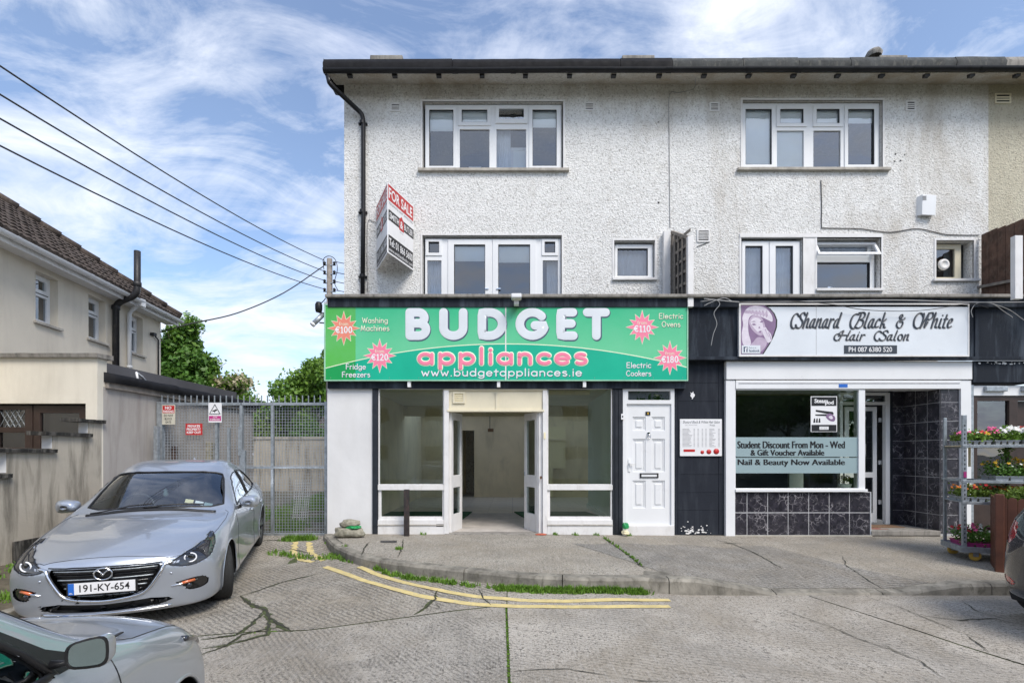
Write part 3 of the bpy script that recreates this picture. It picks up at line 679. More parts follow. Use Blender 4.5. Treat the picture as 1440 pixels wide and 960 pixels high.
# lane beyond the gate
ln = grid_mesh(fr(-12, 3, .6), fr(9.3, 40, .8), lambda x, y: lerp([(9.3, -.045), (12, -.02), (40, .05)], y) + .03 * noise.noise(Vector((x, y, 2)))).build('lane', M['lane']); ln['kind'] = 'structure'
def lz(x, y): return lerp([(9.3, -.045), (12, -.02), (40, .05)], y)
tufts([(rr.uniform(-6.3, -3.4), rr.uniform(10.5, 18.8), .35, rr.uniform(.5, 2.5)) for _ in range(110)] + [(rr.uniform(-4.6, -3.5), rr.uniform(9.4, 10.2), .2, 2) for _ in range(8)], 'grass', M['grass'], .06, .26, 33, 42, f=lz)
# ------------------------------------------------------------------ main terrace building
BL, BR = -3.25, 11.5
bld = thing('terrace_building', 'three storey white pebbledashed terrace with two shopfronts and flats above', 'building', (0, YU, 0))
def bb(name, mat, *a, bevel=0, parent=None): return box(name, mat, parent or bld, *a, bevel=bevel)
# openings of the upper wall (photo pixels -> metres on the wall plane)
OPN = [(594, 792, 143, 239), (1044, 1241, 141, 237.5), (594, 790, 331, 452), (863.5, 921, 338, 395), (1042, 1129, 331, 452), (1148.5, 1239, 334, 409), (1316, 1369, 338, 395)]
H = [(UX(a), UX(b), UZ(d), UZ(c)) for a, b, c, d in OPN]
XS = UX(1390)
wm = MB().plate(BL, XS, 3.9, 8.62, H, YU, YU + .22).build('upper_wall', M['pebble'], bld, weld=True)
MB().plate(XS, BR, 3.9, 8.62, [], YU + .004, YU + .22).build('upper_wall', M['pebble_cream'], bld)
MB().quad((BL, YU, 0), (BL, 13.5, 0), (BL, 13.5, 8.62), (BL, YU, 8.62)).build('side_wall', M['pebble'], bld)
MB().plate(BL, BR, 0, 2.95, [(2.5, 4.9, .2, 2.6)], 17.98, 18.1).build('back_wall', M['pebble'], bld, weld=True)  # the rear opening is out of view, added to let daylight in
bb('back_wall', M['pebble'], BL, BR, 13.45, 13.56, 2.86, 8.6)
# raised plaster beads round the openings
for i, (a, b, c, d) in enumerate(H):
    mb = MB(); e = .035
    z0 = c if i not in (2, 4) else 4.0
    mb.plate(a - e, b + e, z0, d + e, [(a, b, z0 - 1, d)], YU - .012, YU + .02)
    mb.build('opening_trim', M['old_white'], bld)
# dim rooms behind the upper windows
rm = MB()
for (z0, z1) in ((3.9, 6.25), (6.3, 8.6)):
    rm.quad((BL + .05, YU + 2.4, z0), (BR, YU + 2.4, z0), (BR, YU + 2.4, z1), (BL + .05, YU + 2.4, z1))
rm.quad((BL, YU + .2, 6.27), (BR, YU + .2, 6.27), (BR, 13.4, 6.27), (BL, 13.4, 6.27)); rm.quad((BL, YU + .2, 3.92), (BR, YU + .2, 3.93), (BR, 13.4, 3.93), (BL, 13.4, 3.93))
rm.build('inner_room', M['room'], bld)
def window(outer, panes, sashes, Y=YU, inset=.06, blinds=(), glassm='glass_up', frame='upvc', parent=None, name='window', mull=(), Fx=UX, Fz=UZ, proud=.018):
    """frame with one opening per pane, raised sash rings, a pane object each; px are measured on the frame face"""
    def R(q): return (Fx(q[0]), Fx(q[1]), Fz(q[3]), Fz(q[2]))
    X0, X1, Z0, Z1 = R(outer); P_ = [R(p) for p in panes]; y = Y + inset
    wo_ = MB().plate(X0, X1, Z0, Z1, P_, y, y + .06).build(name, M[frame], parent or bld, bevel=.004, weld=True)
    for q in sashes:
        a, b, c, d = R(q[0]); h = R(q[1])
        MB().plate(a, b, c, d, [h], y - proud, y + .01).build('sash', M[frame], wo_, bevel=.005, weld=True)
        # dark rubber gasket round the pane
        gq = .008
        MB().plate(h[0] - .001, h[1] + .001, h[2] - .001, h[3] + .001, [(h[0] + gq, h[1] - gq, h[2] + gq, h[3] - gq)], y - proud + .012, y + .03).build('gasket', M['car_black'], wo_)
    for p in P_:
        MB().quad((p[0] - .004, y + .028, p[2] - .004), (p[1] + .004, y + .028, p[2] - .004), (p[1] + .004, y + .028, p[3] + .004), (p[0] - .004, y + .028, p[3] + .004)).build('pane', M[glassm], wo_)
    for (bx0, bx1, bz0, bz1, bm) in blinds:
        a, b, c, d = R((bx0, bx1, bz0, bz1))
        if bm == 'curtain':
            cb = MB(); n = 26; vs = []
            for i in range(n + 1):
                x = a + (b - a) * i / n; yy = y + .16 + .018 * math.sin(i * 1.9) + .008 * math.sin(i * 4.7)
                vs += [(x, yy, c), (x, yy, d)]
            cb.add(vs, [(2*i, 2*i+2, 2*i+3, 2*i+1) for i in range(n)], True); cb.build('curtain', M['curtain'], wo_)
        else: MB().box(a, b, y + .062, y + .066, c, d).build('blind', M[bm], wo_)
    return wo_
S = lambda a, b, c, d, e=5: ((a - e, b + e, c - e, d + e), (a, b, c, d))
# top flat, left
wA = window((597, 790, 144.5, 237), [(603, 637, 152, 231.5), (649, 685, 152, 169.5), (646, 688, 179, 234.5), (701.6, 736.7, 151, 165.6), (698, 740, 179, 234.5), (749, 783, 152, 231.5)],
       [S(603, 637, 152, 231.5), S(649, 685, 152, 169.5), S(749, 783, 152, 231.5)], blinds=[(600, 640, 150, 179, 'blind'), (646, 690, 150, 171, 'blind'), (746, 786, 150, 174, 'blind'), (697, 718, 172, 236, 'curtain')])
a, b, c, d = UX(696.5), UX(742), UZ(171.5), UZ(146.5)
mb = MB(); hz_ = (UX(701.6), UX(736.7), UZ(165.6), UZ(151))
mb.plate(a, b, c, d, [hz_], YU + .035, YU + .07); ov = mb.build('open_vent', M['upvc'], wA, bevel=.004, weld=True)
MB().box(hz_[0], hz_[1], YU + .048, YU + .054, hz_[2], hz_[3]).build('pane', M['glass_up'], wA)
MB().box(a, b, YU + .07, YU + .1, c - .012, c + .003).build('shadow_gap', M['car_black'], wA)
# things standing on that window sill inside
t = thing('picture_frame', 'white framed card standing on sill inside top left window behind right-centre pane', 'frame', (UX(732), YU + .35, UZ(236)))
MB().plate(UX(718), UX(741), UZ(234), UZ(198), [(UX(722), UX(738), UZ(230), UZ(202))], YU + .22, YU + .24).build('frame', M['sign_white'], t); MB().box(UX(721), UX(739), YU + .228, YU + .235, UZ(231), UZ(201)).build('card', M['blind'], t)
o = MB().box(UX(658), UX(676), YU + .20, YU + .215, UZ(234), UZ(226)).build('card', M['sign_white']); tag(o, 'small white card propped inside top left window behind left-centre pane', 'card')
# top flat, right
wB = window((1044.5, 1240, 142.5, 236), [(1050, 1087, 151, 229.6), (1099, 1132, 151, 171), (1095, 1133, 181, 233), (1150.5, 1183, 151, 171), (1146.5, 1185, 181, 233), (1195, 1232, 151, 229.6)],
       [S(1050, 1087, 151, 229.6), S(1099, 1132, 151, 171), S(1150.5, 1183, 151, 171), S(1195, 1232, 151, 229.6)],
       blinds=[(1047, 1090, 149, 232, 'blind'), (1094, 1136, 149, 235, 'blind'), (1147, 1188, 149, 173, 'blind'), (1192, 1236, 149, 168, 'blind')])
for (a, b, zz) in ((588, 800, 238.5), (1036, 1250, 237.5)):
    bb('window_sill', M['sill'], UX(a), UX(b), YU - .07, YU + .12, UZ(zz + 3.8), UZ(zz), bevel=.005)
for (a, b, zz) in ((861, 924, 391), (1147, 1241, 406), (1311, 1376, 392.5)):
    bb('window_sill', M['old_white'], UX(a), UX(b), YU - .05, YU + .12, UZ(zz + 3.5), UZ(zz), bevel=.005)
# french doors, left flat
dA = window((597, 789, 334, 450), [(602, 617, 338.5, 354), (600, 620, 364.5, 444), (638, 682, 342.5, 440), (700.5, 745.5, 342.5, 440), (766, 781, 338.5, 354), (763.5, 785, 364.5, 444)],
       [S(602, 617, 338.5, 354, 4), ((629.5, 691, 335.5, 448), (638, 682, 342.5, 440)), ((692.5, 754, 335.5, 448), (700.5, 745.5, 342.5, 440)), S(766, 781, 338.5, 354, 4)],
       blinds=[(636, 684, 341, 364, 'blind'), (699, 747, 341, 366, 'blind'), (599, 621, 362, 448, 'curtain'), (770, 786, 362, 448, 'curtain')], name='french_door')
for px in (686, 698): MB().bar((UX(px - 4 if px < 690 else px), YU + .03, UZ(405)), (UX(px + 1 if px < 690 else px + 6), YU + .03, UZ(405)), .018, .018).build('handle', M['chrome'], dA)
for px in (631, 752.5):
    for py in (348, 404): box('hinge', M['upvc'], dA, UX(px) - .02, UX(px) + .02, YU + .06, YU + .085, UZ(py) - .05, UZ(py) + .05)
# small window, left flat
window((865, 920, 341, 391), [(869.5, 912.5, 347, 386)], [((866, 919, 342, 391), (869.5, 912.5, 347, 386))], inset=.09, blinds=[(867, 916, 345, 388, 'curtain')])
# right flat: french doors, pier, window, little window
dB = window((1043, 1128, 337, 450), [(1049.5, 1074, 344.5, 442), (1092.5, 1117, 344.5, 442)], [((1045, 1082, 339, 449), (1049.5, 1074, 344.5, 442)), ((1084, 1126, 339, 449), (1092.5, 1117, 344.5, 442))], name='french_door',
       blinds=[(1047, 1077, 343, 446, 'curtain'), (1090, 1119, 343, 446, 'curtain')], glassm='glass_up')
wC = window((1149, 1236, 340, 408), [(1153, 1226, 343, 355), (1150.5, 1229, 366, 405.5)], [((1150, 1230.5, 364, 407), (1152, 1229, 366, 405.5))], inset=.12, blinds=[(1152, 1230, 341, 358, 'curtain')])
mb = MB(); a, b = UX(1148.5), UX(1236)      # the top light hangs open
vs = []
def tl(x, z, dz=0): return (x, YU + .11 - (UZ(340) - z) * .55 - dz, z)
for dzv in (0, .035):
    for (u0, u1, v0, v1) in ((a, b, UZ(359), UZ(337.5)), (a + .045, b - .045, UZ(355.5), UZ(341.5))):
        vs += [tl(u0, v0, dzv), tl(u1, v0, dzv), tl(u1, v1, dzv), tl(u0, v1, dzv)]
fs = []
for k in range(4):
    k2 = (k + 1) % 4; fs += [(8+k, 8+k2, 12+k2, 12+k), (k2, k, 4+k, 4+k2), (k, k2, 8+k2, 8+k), (4+k2, 4+k, 12+k, 12+k2)]
mb.add(vs, fs).build('open_top_light', M['upvc'], wC); MB().add([vs[4], vs[5], vs[6], vs[7]], [(0, 1, 2, 3)]).build('pane', M['glass_up'], wC)
o = MB().lathe([(.0, 0), (.03, .005), (.075, 0), (.085, -.02), (.075, -.03), (.03, -.03)], (UX(1184), YU + .35, UZ(398)), 'y', 24).build('ornament', M['chrome']); tag(o, 'pale round ornament on sill inside window above salon sign', 'ornament')
MB().plate(UX(1130), UX(1148), 4.0, UZ(333), [], YU - .006, YU + .1).build('plain_pier', M['old_white'], bld)
MB().plate(UX(1040), UX(1240), UZ(334), UZ(329), [], YU - .02, YU + .05).build('lintel', M['old_white'], bld)
wD = window((1318, 1360, 339.5, 391), [(1322, 1351.5, 346, 386.5)], [], inset=.13, glassm='glass_dark', frame='cream_paint', blinds=[(1345, 1356, 344, 388, 'curtain')])
fanc = (UX(1335), YU + .125, UZ(368.5))
MB().lathe([(0, -.022), (.05, -.02), (.055, -.03), (.085, -.03), (.105, -.015), (.11, 0.01)], fanc, 'y', 28).build('round_vent', M['old_white'], wD)
# air bricks
def airvent(px0, px1, py0, py1, mat='old_white', n=3, frame=True):
    x0, x1, z0, z1 = UX(px0), UX(px1), UZ(py1), UZ(py0)
    v = MB().box(x0, x1, YU - .005, YU + .01, z0, z1).build('air_vent', M['sign_black'] if n else M[mat], bld)
    MB().plate(x0 - .008, x1 + .008, z0 - .008, z1 + .008, [(x0 + .02, x1 - .02, z0 + .02, z1 - .02)] , YU - .018, YU).build('vent_frame', M[mat], v)
    s_ = MB(); h = (z1 - z0 - .04) / (n + 1)
    for k in range(n): zc_ = z0 + .02 + h * (k + 1); s_.obox(((x0 + x1) / 2, YU - .012, zc_), (1, 0, 0), (0, 1, .8), (0, -.8, 1), (x1 - x0) / 2 - .015, .012, h * .27)
    s_.build('vent_slats', M[mat], v)
airvent(549.5, 563, 146, 156.5); airvent(822, 835.5, 145, 156); airvent(998, 1011, 145, 156.5); airvent(1274, 1287, 142.5, 156)
airvent(980.5, 997.5, 323, 340, n=6); airvent(1399, 1420.5, 132.5, 145.5, 'cream_paint', 2)
# stain speckle and small hole in the wall
for (px, py, r_) in ((926, 285, .016), (925.5, 172, .01), (1259, 217, .014), (1266, 226, .014), (1258, 227, .012), (1272, 218, .01)):
    MB().lathe([(0, -.004), (r_, -.004), (r_ * 1.1, .003)], (UX(px), YU - .006, UZ(py)), 'y', 9).build('wall_hole', M['sign_black'], bld)
# eaves: soffit, gutter, fascia felt
YG = 9.12
gz = CZ + (639 - 104) * YG / FOC
def gx(px): return (px - 720) * YG / FOC
zsf = CZ + (639 - 119) * YU / FOC
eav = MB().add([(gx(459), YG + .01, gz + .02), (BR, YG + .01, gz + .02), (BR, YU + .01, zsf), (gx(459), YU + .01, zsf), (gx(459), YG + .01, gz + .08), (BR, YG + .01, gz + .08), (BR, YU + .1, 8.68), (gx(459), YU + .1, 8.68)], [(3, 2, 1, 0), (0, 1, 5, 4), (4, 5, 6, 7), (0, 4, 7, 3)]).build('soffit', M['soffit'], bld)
mb = MB(); n = 12; sec = [(.055 * math.cos(PI + PI * k / n), .055 * math.sin(PI + PI * k / n) * 1.15) for k in range(n + 1)]
vs = []; xs_ = fr(gx(455.5), BR, .9)
for x in xs_:
    for (a, b) in sec: vs.append((x, YG - .02 + a, gz + .068 + b + .004 * math.sin(x * 1.7) + .0035 * x * .9))
mm = len(sec)
fs = [(i*mm+k, i*mm+k+1, (i+1)*mm+k+1, (i+1)*mm+k) for i in range(len(xs_)-1) for k in range(mm-1)]
mb.add(vs, fs, True)
mb.add([vs[k] for k in range(mm)], [tuple(range(mm))])
mb.build('gutter', M['black_plastic'], bld)
for px in (640, 722, 940, 1052, 1122, 1202, 1285, 1380):
    x = gx(px); vs = []
    for xx in (x - .05, x + .05):
        for (a, b) in sec: vs.append((xx, YG - .02 + a * 1.13, gz + .068 + b * 1.13 + .003 * x))
    MB().add(vs, [(k, k+1, mm+k+1, mm+k) for k in range(mm-1)], True).build('gutter_joint', M['black_plastic'], bld)
zt0, zt1 = gz + .075, CZ + (639 - 82.5) * YG / FOC
for i, (a, b, m_) in enumerate(((455, 636, 'felt'), (636.5, 872, 'felt'), (872.5, 945, 'felt'), (945.5, 1044, 'felt_grey'), (1044.5, 1122, 'felt_grey'), (1122.5, 1195, 'felt_grey'), (1195.5, 1268, 'felt_grey'), (1268.5, 1343, 'felt_grey'), (1343.5, 1413, 'felt_grey'), (1413.5, 1600, 'coping'))):
    x0, x1 = gx(a), gx(b); vs = []; nn_ = max(2, int((x1 - x0) / .12))
    for k in range(nn_ + 1):
        x = x0 + (x1 - x0) * k / nn_; wv = .008 * noise.noise(Vector((x * 2.2, 1, 0)))
        lift = (.004 * x)
        vs += [(x, YG - .03 + .01 * (i % 2), zt0 + lift), (x, YG - .045 + wv, (zt0 + zt1) / 2 + lift), (x, YG + .0 + .01 * (i % 2), zt1 + wv + lift), (x, YG + .5, zt1 + .10 + lift)]
    MB().add(vs, [(4*k+j, 4*k+4+j, 4*k+5+j, 4*k+1+j) for k in range(nn_) for j in range(3)], True).build('verge_felt', M[m_], bld)
MB().add([(gx(455), YG - .04, gz + .02), (gx(455), YG + .0, zt1), (gx(455), 11.5, zt1 + .9), (gx(455), YU + .1, gz + .06)], [(0, 1, 2, 3)]).build('bargeboard', M['black_iron'], bld)
MB().quad((gx(455), YG + .4, zt1 + .08), (BR, YG + .4, zt1 + .08), (BR, 11.5, zt1 + .8), (gx(455), 11.5, zt1 + .8)).build('roof', M['felt_grey'], bld)
MB().quad((gx(455), 11.5, zt1 + .8), (BR, 11.5, zt1 + .8), (BR, 13.7, 8.6), (gx(455), 13.7, 8.6)).build('roof', M['felt_grey'], bld)
for px in (503, 563, 622, 680, 738, 797, 856, 917, 977, 1037, 1097, 1156, 1215, 1275, 1335, 1396):
    MB().box(UX(px) - .045, UX(px) + .045, YG + .03, YG + .10, gz - .012, gz + .07).build('rafter_foot', M['black_iron'], bld)
for (a, b) in ((520, 566), (875, 921), (1237, 1277)):
    Yc = 9.9; x0, x1 = (a - 720) * Yc / FOC, (b - 720) * Yc / FOC; zc_ = CZ + (639 - 77) * Yc / FOC
    MB().box(x0, x1, Yc, Yc + .5, zc_ - .9, zc_).build('chimney_cap', M['coping'], bld, bevel=.02)
x0 = (1232 - 720) * 9.8 / FOC
MB().lathe([(.13, 0), (.15, .06), (.12, .12), (.03, .15), (0, .15)], (x0 + .1, 10.0, CZ + (639 - 81) * 10.0 / FOC), 'z', 16).build('ridge_vent', M['coping'], bld)
# downpipe
dp = [P(461, 107, YG - .02), P(463, 116, YG), P(470, 124, YG + .06), P(500, 152, YU - .14), P(509, 162, YU - .09), P(511, 175, YU - .07), P(511, 300, YU - .07), (UX(511), YU - .07, 3.9)]
t_ = MB().tube([dp[0], dp[1]] + [Vector(p) for p in cat(dp[1:6], 4)] + dp[6:], .043, 12).build('downpipe', M['black_plastic'], bld)
for py in (176, 300, 390): MB().lathe([(.055, -.03), (.055, .03)], (UX(511), YU - .07, UZ(py)), 'z', 12).box(UX(505), UX(517), YU - .05, YU, UZ(py) - .015, UZ(py) + .015).build('pipe_clip', M['black_plastic'], bld)
# ---- projecting ground floor: parapet, roof slab
YP = 8.52
def PX(px): return (px - 720) * YP / FOC
def PZ(py): return CZ + (639 - py) * YP / FOC
zt = PZ(413)
bb('parapet_coping', M['coping'], PX(456.5), BR, YP, YP + .28, zt - .055, zt, bevel=.01)
bb('parapet', M['slate'], PX(459), BR, YP + .06, YP + .26, PZ(430), zt - .055)
bb('roof_slab', M['felt_grey'], PX(459), BR, YP + .26, YU - .002, 3.86, 3.92)
def SX(px): return (px - 720) * 8.6 / FOC
def SZ(py): return CZ + (639 - py) * 8.6 / FOC
bb('fascia_wall', M['slate'], SX(458), SX(967), 8.68, 8.80, SZ(545), PZ(430) + .02)
bb('fascia_wall', M['slate'], SX(967) + .002, FX(1363), 8.66, 8.82, FZ(506), PZ(430) + .02)
bb('fascia_wall', M['slate'], FX(1363) + .003, BR, 8.64, 8.82, FZ(505), PZ(430) + .02)
bb('fascia_trim', M['slate'], SX(968), BR, 8.60, 8.68, FZ(508), FZ(503.5), bevel=.006)
bb('fascia_board', M['slate'], FX(1364), BR, 8.68, 8.84, FZ(538), FZ(508) - .002)
# left pier and side wall of the shop
bb('shop_pier', M['white_wall'], FX(460), FX(524), YF, YF + .3, -.05, FZ(534), bevel=.004)
bb('side_wall', M['white_wall'], FX(460) - .0, FX(460) + .25, YF + .302, 17.98, -.1, 2.95)
# shop front frame
bb('shop_post', M['navy'], FX(524.2), FX(531.5), YF - .03, YF + .12, -.04, FZ(541), bevel=.004)
bb('shop_post', M['navy'], FX(861.5), FX(875), YF - .03, YF + .12, -.02, FZ(541), bevel=.004)
for px in (865, 870): bb('post_bead', M['navy'], FX(px) - .008, FX(px) + .008, YF - .045, YF - .03, 0, FZ(546), bevel=.003)
bb('shop_head', M['navy'], FX(524), FX(876), YF - .06, YF + .12, FZ(546.5), FZ(536), bevel=.004)
def shopwin(x0, x1, extra):
    X0, X1 = FX(x0), FX(x1)
    w_ = MB().plate(X0, X1, FZ(727.5 + 3), FZ(546.5), [(X0 + .02, X1 - .02, FZ(680.5), FZ(547)), (X0 + .05, X1 - .03, FZ(726), FZ(688))], YF + .0, YF + .07).build('shop_window', M['old_white'], bld, bevel=.004, weld=True)
    MB().plate(X0, X1, FZ(688.5), FZ(681), [], YF - .03, YF - .001).build('mid_rail', M['old_white'], w_, bevel=.004)
    MB().box(X0 + .016, X1 - .016, YF + .03, YF + .038, FZ(681), FZ(546.8)).build('pane', M['glass_shop'], w_)
    MB().box(X0 + .046, X1 - .026, YF + .03, YF + .038, FZ(726.5), FZ(687.5)).build('pane', M['glass_shop'], w_)
    MB().box(X0, X1, YF - .035, YF + .09, -.02, FZ(730) - .003).build('stall_board', M['old_white'], w_, bevel=.004)
    MB().box(X0, X1, YF - .05, YF - .034, FZ(738), FZ(736.5)).build('board_seam', M['sill'], w_)
    return w_
shopwin(532, 624.5, 0); shopwin(769.5, 861, 1)
bb('broken_corner', M['sign_black'], FX(614), FX(624), YF - .0375, YF - .034, FZ(739.5), FZ(736))
# door surround, head panel with vent, two open leaves
bb('door_post', M['old_white'], FX(624.7), FX(631.5), YF - .04, YF + .12, -.02, FZ(549), bevel=.005)
bb('door_post', M['old_white'], FX(763), FX(769.3), YF - .04, YF + .12, -.02, FZ(549), bevel=.005)
bb('door_frame', M['old_white'], FX(757.5), FX(762.8), YF + .01, YF + .10, .0, FZ(577), bevel=.004)
hp = bb('door_head_panel', M['cream_paint'], FX(631.6), FX(762.9), YF - .01, YF + .10, FZ(576), FZ(548.5), bevel=.003)
MB().box(FX(629), FX(765), YF - .05, YF + .1, FZ(579), FZ(576) - .002).build('head_rail', M['cream_paint'], hp, bevel=.004)
MB().box(FX(697), FX(700), YF - .025, YF, FZ(576), FZ(549)).build('batten', M['cream_paint'], hp)
MB().box(FX(625), FX(769), YF - .042, YF + .1, FZ(549), FZ(547)).build('top_rail', M['cream_paint'], hp)
vt = MB().plate(FX(637), FX(654), FZ(567), FZ(551), [(FX(639.5), FX(651.5), FZ(564.5), FZ(553.5))], YF - .035, YF - .01).build('vent', M['cream_paint'], hp, bevel=.003)
MB().box(FX(639), FX(652), YF - .018, YF - .011, FZ(565), FZ(553)).build('vent_back', M['cream_board'], vt)
for py in (556, 559, 562): MB().box(FX(640), FX(651.5), YF - .028, YF - .016, FZ(py) - .012, FZ(py) + .004).build('vent_slat', M['cream_paint'], vt)
def leaf(hx, fx_, fy):
    a = Vector((hx, YF + .06, 0)); b = Vector((fx_, fy, 0)); d = (b - a); L = d.length; d.normalize(); nrm = Vector((-d.y, d.x, 0))
    z0, z1 = .012, FZ(578.5)
    def hole_plate(holes, e):
        mb = MB().plate(0, L, z0, z1, holes, -.022 - e, .022 + e)
        mb.v = [tuple(a + d * v[0] + nrm * v[1] + Vector((0, 0, v[2]))) for v in mb.v]; return mb
    w_ = L
    hs = [(.10, L - .09, 1.02, z1 - .13), (.10, L - .09, .32, .80)]
    lf = hole_plate(hs, 0).build('door_leaf', M['old_white'], bld, bevel=.004, weld=True)
    for h in hs:
        g_ = MB().box(h[0] - .003, h[1] + .003, -.004, .004, h[2] - .003, h[3] + .003); g_.v = [tuple(a + d * v[0] + nrm * v[1] + Vector((0, 0, v[2]))) for v in g_.v]
        g_.build('pane', M['glass_shop'], lf)
    return lf
leaf(FX(632.5), (648.5 - 720) * 9.34 / FOC, 9.34); lr = leaf(FX(757), (738.5 - 720) * 9.34 / FOC, 9.34)
MB().box(FX(739) - .01, FX(739) + .012, 9.28, 9.33, 1.0, 1.07).build('latch', M['chrome'], lr)
bb('threshold', M['coping'], FX(626), FX(769), YF - .08, YF + .15, -.06, .012, bevel=.006)
bb('door_catch', M['cream_board'], FX(764.5), FX(767), YF - .05, YF - .04, FZ(617), FZ(608))
bb('rusty_plate', M['rust'], FX(759), FX(762), YF - .045, YF - .038, FZ(673), FZ(669))
# drip brackets under the sign
for px in (577.5, 701.5, 820.5): bb('sign_bracket', M['sign_white'], FX(px - 2.2), FX(px + 2.2), YF - .14, YF - .06, FZ(545.5), FZ(535))
# ---- interior of the empty shop
shop = thing('shop_interior', 'bare dim room of the empty shop behind the glass front', 'room', (0, 12, 0), kind='structure')
def si(name, mat, *a): return box(name, mat, shop, *a)
def IP(px, Y): return (px - 720) * Y / FOC
YB = 16.2
bk = MB().plate(-3.0, 5.0, 0, 2.72, [(IP(650, YB), IP(667, YB), 0, CZ + 34 * YB / FOC), (2.75, 4.8, .1, 2.6)], YB, YB + .15).build('inner_back_wall', M['inner_wall'], shop, weld=True)  # doorway at left; the unseen right-hand opening is added to light the room
si('inner_left_wall', M['inner_wall'], -3.0, -2.95, YF + .3, YB, 0, 2.72)
si('inner_right_wall', M['inner_right'], 1.98, 2.1, YF + .13, 12.95, 0, 2.72)
si('inner_far_wall', M['inner_wall'], 4.9, 5.0, 12.95, 17.9, 0, 2.72); si('inner_far_wall', M['inner_wall'], 2.1, 5.0, 12.9, 12.95, 0, 2.72)
mb = MB().plate(-3.0, 5.0, YF + .12, 17.9, [(-2.9, 4.8, 13.72, 16.05)], -2.72, -2.80); mb.v = [(a, c, -b) for a, b, c in mb.v]; mb.build('ceiling', M['ceiling'], shop)  # wide opening added in the ceiling to brighten the shop inside
mb = MB().plate(BL, BR, 13.57, 18.1, [(-2.9, 4.8, 13.72, 16.05)], -2.85, -2.95); mb.v = [(a, c, -b) for a, b, c in mb.v]; mb.build('rear_flat_roof', M['felt_grey'], bld)  # unseen roof, its matching opening added so sky light falls in
MB().box(5.01, BR, YU + .3, 13.5, 2.97, 3.0).build('rear_ceiling', M['room'], bld)
si('ceiling_beam', M['inner_wall'], -2.95, 4.9, 13.55, 13.7, 2.44, 2.72)  # hangs low to hide the added ceiling opening
si('skirting', M['inner_right'], 1.94, 1.98, YF + .13, 12.95, 0, .13)
fl = si('floor_screed', M['floor_screed'], -3.0, 2.0, YF + .13, 11.75, -.05, .012)
fb = MB().quad((-3.0, 11.75, .0), (5, 11.75, .0), (5, 20, .0), (-3.0, 20, .0)).build('tile_bed', M['grout'], shop)
tm = MB().box(0, .592, 0, .592, .001, .012).mesh('floor_tile'); tm.materials.append(M['floor_tile'])
for i in range(13):
    for j in range(8): piece('floor_tile', tm, (-2.98 + i * .6, 11.76 + j * .6, 0), fb)
# back passage seen through the inner doorway
si('passage_wall', M['inner_wall'], -3.0, IP(648, YB) - .0, YB + .16, 19, 0, 2.6)
pt = si('passage_end_wall', M['old_tile'], -3.0, 0.2, 18.2, 18.3, 0, 2.5)
tmo = MB().box(0, .19, -.012, 0, 0, .19).mesh('wall_tile'); tmo.materials.append(M['old_tile'])
for i in range(8):
    for j in range(11): piece('wall_tile', tmo, (-2.1 + i * .2, 18.2, .02 + j * .2), pt)
MB().plate(IP(648, YB), IP(668.5, YB), 0, CZ + 36 * YB / FOC, [(IP(650, YB), IP(667, YB), -1, CZ + 34 * YB / FOC)], YB - .02, YB).build('inner_door_lining', M['inner_wall'], bk)
for a, b, c, d in ((748, 795, 600, 658), (748, 777, 658, 697)):
    si('cream_board', M['cream_board'], IP(a, 16), IP(b, 16), 15.95, 16.0, CZ + (639 - d) * 16 / FOC, CZ + (639 - c) * 16 / FOC)
si('board_batten', M['inner_wall'], IP(748, 15.9), IP(795, 15.9), 15.9, 15.95, CZ + (639 - 619) * 15.9 / FOC, CZ + (639 - 617) * 15.9 / FOC)
si('light_fitting', M['inner_wall'], -1.2, 1.6, 10.2, 10.32, 2.62, 2.70)
si('cable_drop', M['cable'], IP(689, 15.9) - .01, IP(689, 15.9) + .01, 15.85, 15.87, 2.2, 2.7); si('junction_box', M['mat_brown'], IP(686, 15.9), IP(694, 15.9), 15.85, 15.95, 2.12, 2.22)
def gm(poly, lab):
    o = MB().prism(poly, (0, 0, 0), (1, 0, 0), (0, 1, 0), (0, 0, 1), .014, .035).build('turf_mat', M['green_mat']); tag(o, lab, 'mat', 'green mats inside the shop windows')
gm([(-2.9, 9.0), (-1.15, 9.0), (IP(663.5, 11.9), 11.9), (-2.9, 11.9)], 'green mat on the shop floor inside the left window')
gm([(.62, 9.0), (1.93, 9.0), (1.93, 11.2), (1.75, 11.9), (IP(723, 11.9), 11.9)], 'green mat on the shop floor inside the right window')
# ---- white panelled house door
df = MB().plate(FX(875.5), FX(948), -.03, FZ(543.5), [(FX(883), FX(942.5), FZ(562.5), FZ(549.5)), (FX(881), FX(943.5), FZ(738), FZ(568))], YF - .02, YF + .09).build('door_frame', M['upvc'], bld, bevel=.004, weld=True)
MB().box(FX(883) - .005, FX(942.5) + .005, YF + .03, YF + .04, FZ(563), FZ(549)).build('fanlight', M['glass_dark'], df)
bb('dark_hall', M['room'], FX(876), FX(947), YF + .3, YF + .32, 0, 2.7)
rects = []
for (a, b) in ((890, 908), (917, 935)):
    rects += [(a, b, 586, 605), (a, b, 617, 663), (a, b, 675.5, 714)]
dl = MB().plate(FX(881), FX(943.5), FZ(738), FZ(568), [(FX(a), FX(b), FZ(d), FZ(c)) for a, b, c, d in rects], YF + .012, YF + .055).build('front_door', M['upvc'], bld, bevel=.003, weld=True)
WL[dl.name] = Vector((0, 0, 0))
